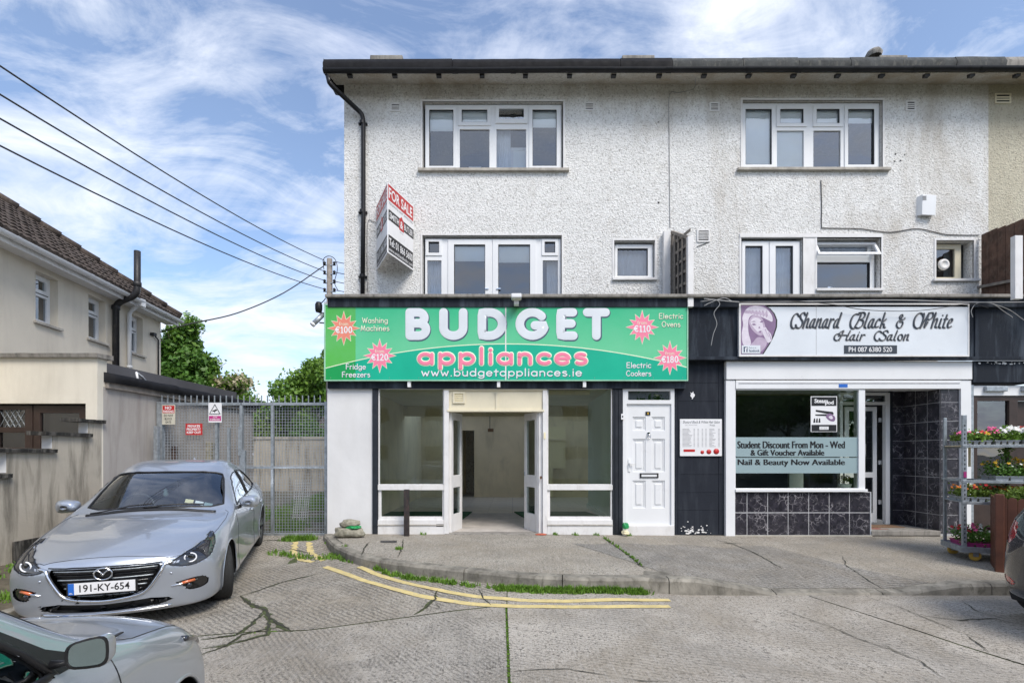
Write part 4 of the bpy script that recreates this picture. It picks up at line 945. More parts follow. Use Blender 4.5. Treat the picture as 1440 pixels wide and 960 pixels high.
for a, b, c, d in rects:
    x0, x1, z0, z1 = FX(a), FX(b), FZ(d), FZ(c); mb = MB(); q = .045
    mb.plate(x0, x1, z0, z1, [(x0 + q * .5, x1 - q * .5, z0 + q * .5, z1 - q * .5)], YF + .026, YF + .05)
    mb.box(x0 + q * .5, x1 - q * .5, YF + .034, YF + .05, z0 + q * .5, z1 - q * .5)
    mb.build('door_panel', M['upvc'], dl, bevel=.006)
    MB().box(x0 + q * 1.3, x1 - q * 1.3, YF + .02, YF + .035, z0 + q * 1.3, z1 - q * 1.3).build('raised_field', M['upvc'], dl, bevel=.008)
lb = MB().plate(FX(900), FX(926), FZ(671.5), FZ(665), [(FX(902), FX(924), FZ(670), FZ(666.5))], YF - .003, YF + .015).build('letterbox', M['sign_black'], dl, bevel=.002)
MB().box(FX(902), FX(924), YF + .002, YF + .012, FZ(670), FZ(666.5)).build('letterbox_flap', M['upvc'], dl)
MB().box(FX(908), FX(914.5), YF + .0, YF + .014, FZ(583.5), FZ(578.5)).build('number_plate', M['sign_black'], dl)
MB().box(FX(910.6), FX(911.9), YF - .002, YF + .002, FZ(582.5), FZ(579.5)).build('number_mark', M['fl_yellow'], dl)
MB().tube([(FX(912.5) + .028 * math.cos(k * PI / 8), YF - .012, FZ(613) + .035 * math.sin(k * PI / 8)) for k in range(16)], .008, 6, closed=True).build('knocker', M['chrome'], dl)
MB().box(FX(910.5), FX(914), YF - .01, YF + .014, FZ(610), FZ(607.5)).build('knocker_boss', M['chrome'], dl)
MB().box(FX(883.5), FX(886.5), YF - .004, YF + .014, FZ(663), FZ(645)).build('lock_plate', M['upvc'], dl, bevel=.003)
MB().bar((FX(885), YF - .04, FZ(651)), (FX(892), YF - .04, FZ(651)), .022, .02).bar((FX(885), YF - .05, FZ(651)), (FX(885), YF + .01, FZ(651)), .02, .02).build('door_handle', M['upvc'], dl, bevel=.003)
bb('door_sill_board', M['old_white'], FX(879), FX(947.5), YF - .035, YF + .05, -.04, FZ(738.2) - .002, bevel=.004)
bb('doorbell', M['sign_white'], FX(872.5), FX(876.5), YF - .06, YF - .03, FZ(590), FZ(582), bevel=.003)
bb('doorbell_button', M['sign_black'], FX(873.8), FX(875.2), YF - .064, YF - .058, FZ(587), FZ(584.5))
# dark tiled wall between the shops
tb = bb('tiled_pier', M['slate_tile'], FX(948.5), FX(1019), YF + .03, YF + .15, -.06, FZ(505))
zrow = [FZ(752), FZ(717.5), FZ(692.5), FZ(667), FZ(641), FZ(615.5), FZ(590), FZ(564), FZ(538), FZ(512)]
for k in range(9):
    for (a, b) in ((949, 953.5), (954, 1011), (1011.5, 1018.5)):
        MB().box(FX(a) + .001, FX(b) - .001, YF + .020 + .001 * ((k * 7 + int(a)) % 3), YF + .031, zrow[k] + .002, zrow[k + 1] - .002).build('wall_tile', M['slate_tile'], tb, bevel=.003)
# peeling patches
r = random.Random(11)
for k in range(34):
    u = r.random(); px = 954 + 45 * u + r.uniform(-3, 3); py = 750 - abs(r.gauss(0, 1)) * 9 * (1 - .5 * u)
    s_ = r.uniform(.004, .022) * (1.4 if py > 744 else 1); n = 11; poly = [(s_ * r.uniform(.5, 1.3) * math.cos(2*PI*i/n), s_ * .8 * r.uniform(.4, 1.1) * math.sin(2*PI*i/n)) for i in range(n)]
    MB().prism(poly, (FX(px), YF + .008, max(.0, FZ(py))), (1, 0, 0), (0, 0, 1), (0, -1, 0), 0, .0012 + .0004 * (k % 5)).build('paint_chip', M['old_white'], tb)
bird = [(-3, 5), (-1.5, 3.5), (0, 4.5), (1.2, 6), (1.5, 3.5), (3.4, 1.5), (3, -1), (1.2, -2.5), (.5, -4.5), (-1, -5), (-.5, -2.8), (-2.4, -1.5), (-3, .5), (-2, 2)]
MB().prism([(a * .0125, b * .0125) for a, b in bird], (FX(974), YF + .012, FZ(556)), (1, 0, 0), (0, 0, 1), (0, -1, 0), 0, .004).build('bare_patch', M['sign_white'], tb)
# ------------------------------------------------------------------ salon front
def sb(name, mat, *a, bevel=0, parent=None): return box(name, mat, parent or bld, *a, bevel=bevel)
sb('salon_post', M['upvc'], FX(1019.5), FX(1032.5), YF - .04, YF + .1, -.04, FZ(535), bevel=.004)
sb('salon_post', M['upvc'], FX(1348.5), FX(1363), YF - .04, YF + .1, -.06, FZ(535), bevel=.004)
sb('salon_head_board', M['upvc'], FX(1019.5), FX(1363), YF - .06, YF + .12, FZ(534), FZ(508.5), bevel=.005)
sx_ = sb('shutter_box', M['upvc'], FX(1033), FX(1348), YF - .05, YF + .25, FZ(547), FZ(535.2), bevel=.006)
MB().box(FX(1037), FX(1346), YF - .058, YF - .049, FZ(539.5), FZ(538.7)).build('shutter_seam', M['grout'], sx_)
MB().box(FX(1177), FX(1189), YF - .056, YF - .05, FZ(545), FZ(540.5)).build('sticker', M['blue'], sx_)
sw = MB().plate(FX(1032.6), FX(1215), FZ(691), FZ(547), [(FX(1033.5), FX(1206), FZ(686), FZ(548.5))], YF - .03, YF + .05).build('salon_window', M['upvc'], bld, bevel=.004, weld=True)
MB().box(FX(1033), FX(1206.5), YF + .0, YF + .008, FZ(686.5), FZ(548)).build('pane', M['glass_shop'], sw)
sb('salon_window_sill', M['upvc'], FX(1032.6), FX(1217), YF - .06, YF + .1, FZ(691), FZ(687), bevel=.004)
# tiles under the window
tw = sb('tiled_stall_riser', M['grout'], FX(1032.8), FX(1223.6), YF - .0, YF + .16, -.06, FZ(691.2))
ex_ = [1033, 1050.5, 1079.5, 1108.3, 1137.2, 1166, 1194.5, 1223.6]
for j, (za, zb) in enumerate(((FZ(752), FZ(720.6)), (FZ(720), FZ(691.6)))):
    for a, b in zip(ex_, ex_[1:]):
        MB().box(FX(a) + .0075, FX(b) - .0075, YF - .004, YF + .001, za + .006, zb - .006).build('wall_tile', M['marble'], tw, bevel=.002)
sb('tile_edge_trim', M['upvc'], FX(1223.6), FX(1224.4), YF - .013, YF + .16, -.04, FZ(691.2))
sb('cream_base_line', M['sign_cream'], FX(1032), FX(1322), YF - .03, YF - .013, -.06, FZ(752))
# recess: right return, back panel, front strip
XR, YRb = FX(1322), 9.55
def tile_grid(parent, u0, u1, n, zs, fn):
    """fn(a, b, z0, z1) builds one tile"""
    for i in range(n):
        a = u0 + (u1 - u0) * i / n; b = u0 + (u1 - u0) * (i + 1) / n
        for z0, z1 in zip(zs, zs[1:]): fn(a, b, z0, z1)
zs_t = [.05 + .0 + k * .33 - .05 for k in range(0, 9)]; zs_t = [z for z in zs_t if z < 2.6] + [2.6]
rw = sb('tiled_return', M['grout'], XR, XR + .02, YF + .0, YRb, .0, 2.62)
tile_grid(rw, YF, YRb, 3, zs_t, lambda a, b, z0, z1: MB().box(XR - .005, XR + .001, a + .007, b - .007, z0 + .006, z1 - .006).build('wall_tile', M['marble'], rw, bevel=.002))
fw = sb('tiled_strip', M['grout'], XR + .001, FX(1348.4), YF + .0, YF + .02, -.05, 2.62)
tile_grid(fw, XR, FX(1348.4), 1, zs_t, lambda a, b, z0, z1: MB().box(a + .006, b - .006, YF - .005, YF + .001, z0 + .006, z1 - .006).build('wall_tile', M['marble'], fw, bevel=.002))
XB0, XB1 = (1254 - 720) * YRb / FOC, XR
bw = sb('tiled_back_panel', M['grout'], XB0, XB1, YRb, YRb + .02, .0, 2.75)
tile_grid(bw, XB0, XB1, 1, zs_t, lambda a, b, z0, z1: MB().box(a + .003, b - .003, YRb - .005, YRb + .001, z0 + .003, z1 - .003).build('wall_tile', M['marble'], bw, bevel=.002))
def RX(px): return (px - 720) * YRb / FOC
def RZ(py): return CZ + (639 - py) * YRb / FOC
dfr = MB().plate(RX(1180), RX(1250), .06, RZ(552), [(RX(1184), RX(1244), .02, RZ(569)), (RX(1184), RX(1244), RZ(565), RZ(556))], YRb - .03, YRb + .06).build('salon_door_frame', M['upvc'], bld, bevel=.004, weld=True)
MB().box(RX(1184), RX(1244), YRb, YRb + .01, RZ(565.5), RZ(555.5)).build('pane', M['glass_dark'], dfr)
sb('dark_jamb', M['navy'], RX(1250.2), RX(1254) - .003, YRb - .03, YRb + .02, .05, 2.7)
# the door leaf stands slightly ajar inside
dlf = MB().plate(RX(1193), RX(1238.5), .08, RZ(571), [(RX(1199), RX(1233), RZ(664), RZ(577)), (RX(1199), RX(1233), RZ(722), RZ(671.5))], YRb + .10, YRb + .14).build('salon_door', M['upvc'], bld, bevel=.004, weld=True)
MB().box(RX(1198.5), RX(1233.5), YRb + .115, YRb + .122, RZ(664.5), RZ(576.5)).build('pane', M['frost'] if False else M['glass_dark'], dlf)
MB().box(RX(1198.5), RX(1233.5), YRb + .115, YRb + .122, RZ(722.5), RZ(671)).build('pane', M['glass_dark'], dlf)
for py in (590, 650, 706): MB().box(RX(1240), RX(1243), YRb + .06, YRb + .10, RZ(py + 3), RZ(py - 3)).build('hinge', M['chrome'], dlf)
fs_ = sb('recess_step', M['coping'], FX(1224.5), XR - .013, YF - .03, YRb - .032, -.08, .055, bevel=.006)
sb('recess_step', M['coping'], FX(1034), FX(1224.3), YF + .165, 12, -.08, .05)
def lay(px0, px1, y0, y1, mat, name, z, lab, cat_):
    o = MB().box(px0, px1, y0, y1, z, z + .012).build(name, M[mat]); tag(o, lab, cat_); return o
lay(6.55, 7.18, 9.10, 9.42, 'mat_brown', 'door_mat', .057, 'worn brown doormat before the salon door', 'doormat')
r = random.Random(4)
for k in range(9):
    n = 7; s_ = r.uniform(.02, .09); X0, Y0 = 6.55 + r.uniform(-.18, .22), 8.98 + r.uniform(-.06, .06)
    MB().prism([(s_ * r.uniform(.6, 1.2) * math.cos(2*PI*i/n), s_ * .5 * r.uniform(.6, 1.2) * math.sin(2*PI*i/n)) for i in range(n)], (X0, Y0, .0555), (1, 0, 0), (0, 1, 0), (0, 0, 1), 0, .0012 + .0003 * k).build('red_stain', M['red_step'], fs_)
# left side of the recess: glazed return above tiled riser
sb('glazing_post', M['upvc'], FX(1207), FX(1215), YF + .052, YF + .12, FZ(691), FZ(547), bevel=.003)
sb('recess_ceiling', M['upvc'], FX(1033), FX(1348), YF + .26, YRb + .4, 2.60, 2.66)
# salon interior
sal = thing('salon_interior', 'dark hair salon interior behind the window with frosted bands', 'room', (5, 11, 0), kind='structure')
def ss(name, mat, *a, bevel=0): return box(name, mat, sal, *a, bevel=bevel)
ss('back_wall', M['salon_dark'], 2.6, 11.4, 12.8, 12.9, 0, 3.0); ss('side_wall', M['salon_dark'], 2.5, 2.6, YF + .2, 12.9, 0, 3.0); ss('side_wall', M['salon_dark'], 7.9, 8.0, YRb + .3, 12.9, 0, 3.0)
ss('pale_column', M['inner_right'], FX(1033), FX(1039), YF + .3, YF + .6, 0.05, 2.3)
ss('mirror_panel', M['blue'], 4.9, 5.6, 12.7, 12.78, 1.0, 2.2); ss('grey_partition', M['inner_right'], 5.35, 5.62, 9.6, 9.66, 0.05, 1.35)
ss('pale_ceiling', M['inner_wall'], 2.6, 7.9, YF + .3, 12.8, 2.9, 2.96)
for i, (a, b) in enumerate(((3.3, 3.8), (4.3, 4.8))):
    ch = thing('salon_chair', 'black salon chair inside the window, %s' % ('nearer the white post' if i == 0 else 'in the middle of the room'), 'chair', ((a + b) / 2, 10.8, .05))
    MB().box(-.25, .25, -.25, .25, .45, .56).build('seat', M['seat'], ch, True, .04); MB().box(-.24, .24, .2, .3, .55, 1.1).build('backrest', M['seat'], ch, True, .04)
    MB().lathe([(.25, 0), (.25, .03), (.04, .06), (.04, .45)], (0, 0, 0)).build('pedestal', M['chrome'], ch, True)
# frosted bands + lettering on the glass
fb_ = sb('frosted_band', M['frost'], FX(1033.5), FX(1206), YF - .0045, YF - .0015, FZ(642), FZ(614.5), parent=None)
fb_2 = sb('frosted_band', M['frost'], FX(1033.5), FX(1206), YF - .0045, YF - .0015, FZ(665), FZ(643.3))
# ------------------------------------------------------------------ lettering tools
def font_mesh(s, off=0.0, ext=0.0, shear=0.0, space=1.0):
    cu = bpy.data.curves.new('t', 'FONT'); cu.body = s; cu.size = 1; cu.offset = off; cu.extrude = ext; cu.shear = shear; cu.resolution_u = 3; cu.space_character = space; cu.align_x = 'LEFT'
    ob = bpy.data.objects.new('t', cu); sc.collection.objects.link(ob)
    dg = bpy.context.evaluated_depsgraph_get(); me = bpy.data.meshes.new_from_object(ob.evaluated_get(dg))
    bpy.data.objects.remove(ob, do_unlink=True); bpy.data.curves.remove(cu); return me
def text(s, x0, x1, z0, z1, mat, parent, O=(0, 0, 0), U=(1, 0, 0), V=(0, 0, 1), N=(0, -1, 0), off=0.0, depth=.003, shear=0, name='lettering', space=1.0):
    """fit a line of text in the box x0..x1, z0..z1 on the plane O + x U + z V, raised by depth along N"""
    me = font_mesh(s, off, 0, shear, space); n = len(me.vertices); co = np.empty(n * 3); me.vertices.foreach_get('co', co); co = co.reshape(-1, 3)
    lo = co.min(0); hi = co.max(0)
    u = x0 + (co[:, 0] - lo[0]) / (hi[0] - lo[0]) * (x1 - x0); v = z0 + (co[:, 1] - lo[1]) / (hi[1] - lo[1]) * (z1 - z0)
    O, U, V, N = map(np.array, (O, U, V, N))
    w_ = O[None] + u[:, None] * U + v[:, None] * V + depth * N
    me.vertices.foreach_set('co', w_.reshape(-1)); me.materials.clear(); me.materials.append(mat); me.update()
    return link(name, me, parent)
def arc(cx, cy, rx, ry, a0, a1, n=14): return [(cx + rx * math.cos(math.radians(a0 + (a1 - a0) * i / n)), cy + ry * math.sin(math.radians(a0 + (a1 - a0) * i / n))) for i in range(n + 1)]
X_ = .66   # x height
GL = {
 'a': (.62, [arc(.28, .31, .26, .31, 0, 360, 22), [(.54, .60), (.54, .0)]]),
 'b': (.62, [[(.04, 1.0), (.04, 0)], arc(.30, .31, .26, .31, 0, 360, 22)]),
 'c': (.52, [arc(.28, .31, .26, .31, 45, 315, 18)]),
 'd': (.62, [arc(.28, .31, .26, .31, 0, 360, 22), [(.54, 1.0), (.54, 0)]]),
 'e': (.58, [[(.04, .33), (.52, .33)] + arc(.28, .31, .26, .31, 5, 320, 20)]),
 'f': (.40, [arc(.30, .80, .16, .20, 60, 180, 8) + [(.14, 0)], [(.0, .60), (.32, .60)]]),
 'g': (.62, [arc(.28, .31, .26, .31, 0, 360, 22), [(.54, .60), (.54, -.10)] + arc(.29, -.10, .25, .20, 0, -150, 10)]),
 'h': (.58, [[(.05, 1.0), (.05, 0)], [(.05, .38)] + arc(.27, .38, .22, .26, 180, 0, 12) + [(.49, 0)]]),
 'i': (.16, [[(.07, .62), (.07, 0)], [(.07, .88), (.07, .90)]]),
 'k': (.50, [[(.05, 1.0), (.05, 0)], [(.44, .62), (.06, .28)], [(.18, .38), (.46, 0)]]),
 'l': (.16, [[(.07, 1.0), (.07, 0)]]),
 'm': (.86, [[(.05, .62), (.05, 0)], [(.05, .40)] + arc(.23, .42, .18, .21, 180, 0, 10) + [(.41, 0)], [(.41, .40)] + arc(.59, .42, .18, .21, 180, 0, 10) + [(.77, 0)]]),
 'n': (.58, [[(.05, .62), (.05, 0)], [(.05, .38)] + arc(.27, .38, .22, .25, 180, 0, 12) + [(.49, 0)]]),
 'o': (.60, [arc(.29, .31, .26, .31, 0, 360, 22)]),
 'p': (.62, [[(.05, .62), (.05, -.30)], arc(.31, .31, .26, .31, 0, 360, 22)]),
 'r': (.42, [[(.05, .62), (.05, 0)], [(.05, .36)] + arc(.25, .38, .20, .24, 180, 55, 10)]),
 's': (.48, [arc(.24, .47, .19, .15, 40, 200, 12) + arc(.24, .17, .20, .17, 70, -140, 14)]),
 't': (.40, [[(.18, .86), (.18, .0)], [(.0, .60), (.37, .60)]]),
 'u': (.58, [[(.05, .62), (.05, .24)] + arc(.27, .24, .22, .24, 180, 360, 12) + [(.49, .62)], [(.49, .3), (.49, 0)]]),
 'v': (.52, [[(.03, .62), (.25, 0), (.47, .62)]]),
 'w': (.76, [[(.03, .62), (.20, 0), (.36, .50), (.53, 0), (.70, .62)]]),
 'z': (.50, [[(.05, .60), (.44, .60), (.04, 0), (.46, 0)]]),
 '.': (.18, [[(.07, .0), (.07, .02)]]),
 ' ': (.30, []),
 'W': (.98, [[(.03, 1), (.25, 0), (.46, .85), (.68, 0), (.92, 1)]]),
 'M': (.90, [[(.04, 0), (.17, 1), (.42, .12), (.68, 1), (.82, 0)]]),
 'F': (.58, [[(.52, 1), (.06, 1), (.06, 0)], [(.06, .52), (.44, .52)]]),
 'E': (.66, [[(.56, 1), (.06, 1), (.06, 0), (.58, 0)], [(.06, .52), (.50, .52)]]),
 'O': (.88, [arc(.42, .5, .38, .5, 0, 360, 28)]),
 'C': (.74, [arc(.42, .5, .38, .5, 50, 310, 24)]),
 'B': (.76, [[(.08, 1), (.08, 0)], [(.08, 1), (.36, 1)] + arc(.38, .765, .22, .235, 90, -90, 12) + [(.08, .53)], [(.38, .53)] + arc(.40, .265, .26, .265, 90, -90, 12) + [(.08, 0)]]),
 'U': (.82, [[(.08, 1), (.08, .38)] + arc(.39, .34, .31, .34, 180, 360, 16) + [(.70, 1)]]),
 'D': (.84, [[(.08, 0), (.08, 1), (.30, 1)] + arc(.32, .5, .40, .5, 90, -90, 18) + [(.08, 0)]]),
 'G': (.90, [arc(.44, .5, .38, .5, 42, 360, 26)[:-1] + [(.82, .44), (.52, .44)]]),
 'T': (.80, [[(.04, 1), (.72, 1)], [(.38, 1), (.38, 0)]]),
 '0': (.56, [arc(.27, .5, .22, .48, 0, 360, 22)]), '1': (.40, [[(.08, .80), (.22, .98), (.22, 0)], [(.08, 0), (.36, 0)]]),
 '2': (.56, [arc(.26, .72, .21, .26, 160, -30, 12) + [(.06, .0), (.50, .0)]]), '8': (.56, [arc(.27, .74, .18, .23, 0, 360, 18), arc(.27, .25, .22, .26, 0, 360, 18)]),
 '€': (.66, [arc(.40, .5, .28, .46, 50, 310, 20), [(.02, .58), (.46, .58)], [(.02, .40), (.42, .40)]]),
}
def dense(pl, step):
    out = [pl[0]]
    for a, b in zip(pl, pl[1:]):
        L = math.hypot(b[0]-a[0], b[1]-a[1]); n = max(1, int(L / step))
        out += [(a[0] + (b[0]-a[0]) * i / n, a[1] + (b[1]-a[1]) * i / n) for i in range(1, n + 1)]
    return out
def ribbon(mb, pl, wfun, O, U, V, N, d0, h):
    """a stroke with round ends: low dome cross section, width from the direction of travel"""
    O, U, V, N = map(Vector, (O, U, V, N)); m = len(pl)
    if m < 2: return
    vs = []; fs = []
    closed = math.hypot(pl[0][0] - pl[-1][0], pl[0][1] - pl[-1][1]) < 1e-6
    def vert(x, y, d): return O + U * x + V * y + N * d
    prof = ((-1, -.0), (-.92, .75), (-.5, .95), (0, 1), (.5, .95), (.92, .75), (1, -.0)); k = len(prof)
    dirs = []
    for i in range(m):
        if closed: a, b = pl[(i-1) if i > 0 else m - 2], pl[(i+1) if i < m-1 else 1]
        else: a, b = pl[max(i-1, 0)], pl[min(i+1, m-1)]
        L = math.hypot(b[0]-a[0], b[1]-a[1]) or 1; dirs.append(((b[0]-a[0])/L, (b[1]-a[1])/L))
    for (x, y), (dx_, dy_) in zip(pl, dirs):
        w_ = wfun(dx_, dy_) / 2
        for (a, hh) in prof: vs.append(vert(x - dy_ * a * w_, y + dx_ * a * w_, d0 + hh * h))
    fs = [(i*k+j, i*k+j+1, (i+1)*k+j+1, (i+1)*k+j) for i in range(m-1) for j in range(k-1)]
    mb.add(vs, fs, True)
    if not closed:
        for end, sg in ((0, -1), (m - 1, 1)):
            (x, y), (dx_, dy_) = pl[end], dirs[end]; w_ = wfun(dx_, dy_) / 2; c = [vert(x, y, d0 + h)]; rim = []; rim2 = []
            for i in range(9):
                q = -PI/2 + PI * i / 8
                ex2, ey2 = sg * dx_ * math.cos(q) - dy_ * math.sin(q) * 1, sg * dy_ * math.cos(q) + dx_ * math.sin(q)
                rim.append(vert(x + ex2 * w_ * .9, y + ey2 * w_ * .9, d0 + h * .75)); rim2.append(vert(x + ex2 * w_, y + ey2 * w_, d0))
            vv = c + rim + rim2
            mb.add(vv, [(0, i + 1, i + 2) for i in range(8)] + [(i+1, i+10, i+11, i+2) for i in range(8)], True)
def strokes(s, x0, x1, zb, cap, wd, mat, parent, O, depth=.004, h=.002, shear=0, glyphs=GL, nib=None, name='lettering', dx=0, dz=0, gap=.14, U=(1, 0, 0), V=(0, 0, 1), N=(0, -1, 0), xs_=None):
    """stroke lettering fitted between x0 and x1 on baseline zb with cap height cap"""
    adv = []; X = 0
    for ch in s:
        wv, st = glyphs[ch]; adv.append(X); X += wv + gap
    X -= gap; sxx = (x1 - x0 - wd) / X
    mb = MB()
    def wf(dx_, dy_):
        if nib is None: return wd
        return wd * (nib[1] + (1 - nib[1]) * abs(math.sin(math.atan2(dy_, dx_) - nib[0])) ** 1.3)
    for i, (ch, a) in enumerate(zip(s, adv)):
        for j, st in enumerate(glyphs[ch][1]):
            pl = dense([(x0 + wd/2 + (a + p[0]) * sxx + shear * p[1] * cap + dx, zb + wd/2 * 0 + p[1] * cap + dz) for p in st], max(.004, wd * .35))
            ribbon(mb, pl, wf, O, U, V, N, depth + .0001 * ((i + j) % 3), h)
    return mb.build(name, mat, parent)
# ------------------------------------------------------------------ the green shop sign
YS = 8.6
sgt = thing('shop_sign', 'long green fascia sign with big white lettering for kitchen appliances', 'sign', (0, YS, SZ(535)))
t = NT('green_sign_face'); s_x = t.n('ShaderNodeSeparateXYZ', {0: t.n('ShaderNodeTexCoord').outputs['Object']})
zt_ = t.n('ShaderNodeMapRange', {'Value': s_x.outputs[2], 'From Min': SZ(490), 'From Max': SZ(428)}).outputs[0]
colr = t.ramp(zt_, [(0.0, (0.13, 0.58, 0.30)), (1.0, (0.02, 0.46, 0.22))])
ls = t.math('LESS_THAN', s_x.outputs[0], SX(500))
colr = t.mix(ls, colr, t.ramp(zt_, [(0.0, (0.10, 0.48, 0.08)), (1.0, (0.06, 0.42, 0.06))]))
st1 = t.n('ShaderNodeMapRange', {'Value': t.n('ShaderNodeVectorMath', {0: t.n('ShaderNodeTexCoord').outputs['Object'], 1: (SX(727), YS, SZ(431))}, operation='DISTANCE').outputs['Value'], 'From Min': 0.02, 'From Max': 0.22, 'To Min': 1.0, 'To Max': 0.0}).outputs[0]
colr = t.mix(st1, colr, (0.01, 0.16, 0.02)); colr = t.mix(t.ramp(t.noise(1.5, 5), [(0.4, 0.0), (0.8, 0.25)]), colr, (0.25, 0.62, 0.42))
t.col(colr); t.set(Roughness=0.35)
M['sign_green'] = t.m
t = NT('green_sign_arc'); ls = t.math('LESS_THAN', t.n('ShaderNodeSeparateXYZ', {0: t.n('ShaderNodeTexCoord').outputs['Object']}).outputs[0], SX(500))
t.col(t.mix(ls, t.ramp(t.noise(1.2, 4), [(0.3, (0.0, 0.40, 0.25)), (0.7, (0.005, 0.47, 0.29))]), (0.005, 0.33, 0.08))); t.set(Roughness=0.35); M['sign_teal'] = t.m
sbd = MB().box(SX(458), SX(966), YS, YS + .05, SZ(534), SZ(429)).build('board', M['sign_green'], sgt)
MB().plate(SX(456), SX(967.5), SZ(535.5), SZ(427.8), [(SX(458), SX(966), SZ(534), SZ(429.4))], YS - .012, YS + .052).build('frame', pm('sign_edge', (0.35, 0.62, 0.45), .4), sgt)
MB().box(SX(456), SX(965), YS - .008, YS + .06, SZ(427.5), SZ(424.5)).build('top_batten', M['old_white'], sgt, bevel=.002)
OS = (0, YS, 0)
def arcz(px): return 483.5 + 33.5 * ((px - 712) / 256) ** 2 if px > 712 else 483.5 + 33.5 * ((712 - px) / 252) ** 2
pl = [(SX(p), SZ(arcz(p))) for p in fr(458.2, 965.8, 8)]
MB().prism(pl + [(SX(965.8), SZ(533.9)), (SX(458.2), SZ(533.9))], OS, (1, 0, 0), (0, 0, 1), (0, -1, 0), 0, .0015).build('lower_field', M['sign_teal'], sgt)
mb = MB(); ribbon(mb, pl, lambda a, b: .016, OS, (1, 0, 0), (0, 0, 1), (0, -1, 0), .0016, .0008); mb.build('arc_line', M['ivory'], sgt)
# BUDGET
def wordpos(word, boxes): return boxes
bx = [('B', 567, 606), ('U', 614, 661), ('D', 668, 714), ('G', 722, 774), ('E', 780, 813), ('T', 818, 859)]
for (dxx, dzz, mt, dep, hh, wdx) in ((.014, -.014, 'sg_navy', .002, .0008, .168), (0, 0, 'pale_letter', .0045, .0012, .150)):
    for ch, a, b in bx:
        strokes(ch, SX(a) + .0, SX(b) + .0, SZ(478) + .075, SZ(433) - SZ(478) - .15, wdx, M[mt], sgt, OS, depth=dep, h=hh, dx=dxx, dz=dzz, glyphs={ch: ((.68 if ch == 'B' else .78 if ch == 'U' else .76 if ch == 'D' else .86 if ch == 'G' else .60 if ch == 'E' else .76), GL[ch][1])}, name='letter')
# appliances, pink with ivory outline
for (mt, dep, hh, wdx) in (('ivory', .002, .003, .094), ('pink', .0065, .002, .062)):
    e = (.094 - wdx) / 2
    strokes('appliances', SX(585) + e, SX(829) - e, SZ(511) - 0, .262, wdx, M[mt], sgt, OS, depth=dep, h=hh, gap=.21)
for (dxx, dzz, mt, dep) in ((.009, -.009, 'sg_navy', .002), (0, 0, 'sign_white', .004)):
    strokes('www.budgetappliances.ie', SX(592), SX(819), SZ(528.5), .125, .020, M[mt], sgt, OS, depth=dep, h=.001, dx=dxx, dz=dzz, gap=.16)
def cap_text(s, px0, px1, base, cap=.088, mat='sign_white', wd=.013):
    for (dxx, dzz, mt, dep) in ((.006, -.006, 'sg_navy', .002), (0, 0, mat, .004)):
        strokes(s, SX(px0), SX(px1), SZ(base), cap, wd, M[mt], sgt, OS, depth=dep, h=.001, dx=dxx, dz=dzz, gap=.13)
cap_text('Washing', 509, 546, 454, mat='ivory'); cap_text('Machines', 507, 548, 465, mat='ivory')
cap_text('Fridge', 486, 515, 519); cap_text('Freezers', 480.5, 521, 530)
cap_text('Electric', 926, 961, 448, mat='ivory'); cap_text('Ovens', 930, 957, 459.5, mat='ivory')
cap_text('Electric', 880.5, 916, 517); cap_text('Cookers', 880, 916, 528.5)
for (cx, cy, price, mt) in ((483.5, 461.5, '€100', 'salmon'), (534, 500, '€120', 'pink'), (903, 460, '€110', 'pink'), (942, 503, '€180', 'pink')):
    for (k, mm_, dep) in ((1.0, 'ivory', .0026), (.9, mt, .0036)):
        poly = []
        for i in range(24):
            a = PI / 2 + 2 * PI * i / 24; r_ = (.305 if i % 6 == 0 else .265 if i % 2 == 0 else .165)
            if k < 1: r_ = r_ * .93 if i % 2 == 0 else r_ * .92
            poly.append((SX(cx) + r_ * math.cos(a) * .96, SZ(cy) + r_ * math.sin(a)))
        MB().prism(poly, OS, (1, 0, 0), (0, 0, 1), (0, -1, 0), .001, dep).build('starburst', M[mm_], sgt)
    strokes('from.', SX(cx - 7), SX(cx + 8), SZ(cy - 4), .055, .007, M['ivory'], sgt, OS, depth=.004, h=.001)
    strokes(price, SX(cx - 12.5), SX(cx + 12.5), SZ(cy + 6.5), .105, .020, M['sign_white'], sgt, OS, depth=.004, h=.001)
MB().box(SX(710.3), SX(712), YS - .004, YS, SZ(534), SZ(429)).build('panel_joint', M['old_white'], sgt)
for px in fr(465, 960, 42):
    for py in (431, 531): MB().lathe([(0, -.005), (.006, -.004), (.007, 0)], (SX(px), YS, SZ(py)), 'y', 8).build('screw', M['cable_grey'], sgt)
o = thing('floodlight', 'small white floodlight on the parapet over the green sign', 'floodlight', (SX(726), YP - .1, SZ(430)))
MB().box(-.085, .085, -.10, .06, .06, .13).build('housing', M['sign_white'], o, True, .012); MB().box(-.04, .04, .0, .14, -.02, .06).build('bracket', M['old_white'], o, True, .004); MB().box(-.07, .07, -.08, .04, .045, .059).build('lens', M['sign_cream'], o, True)
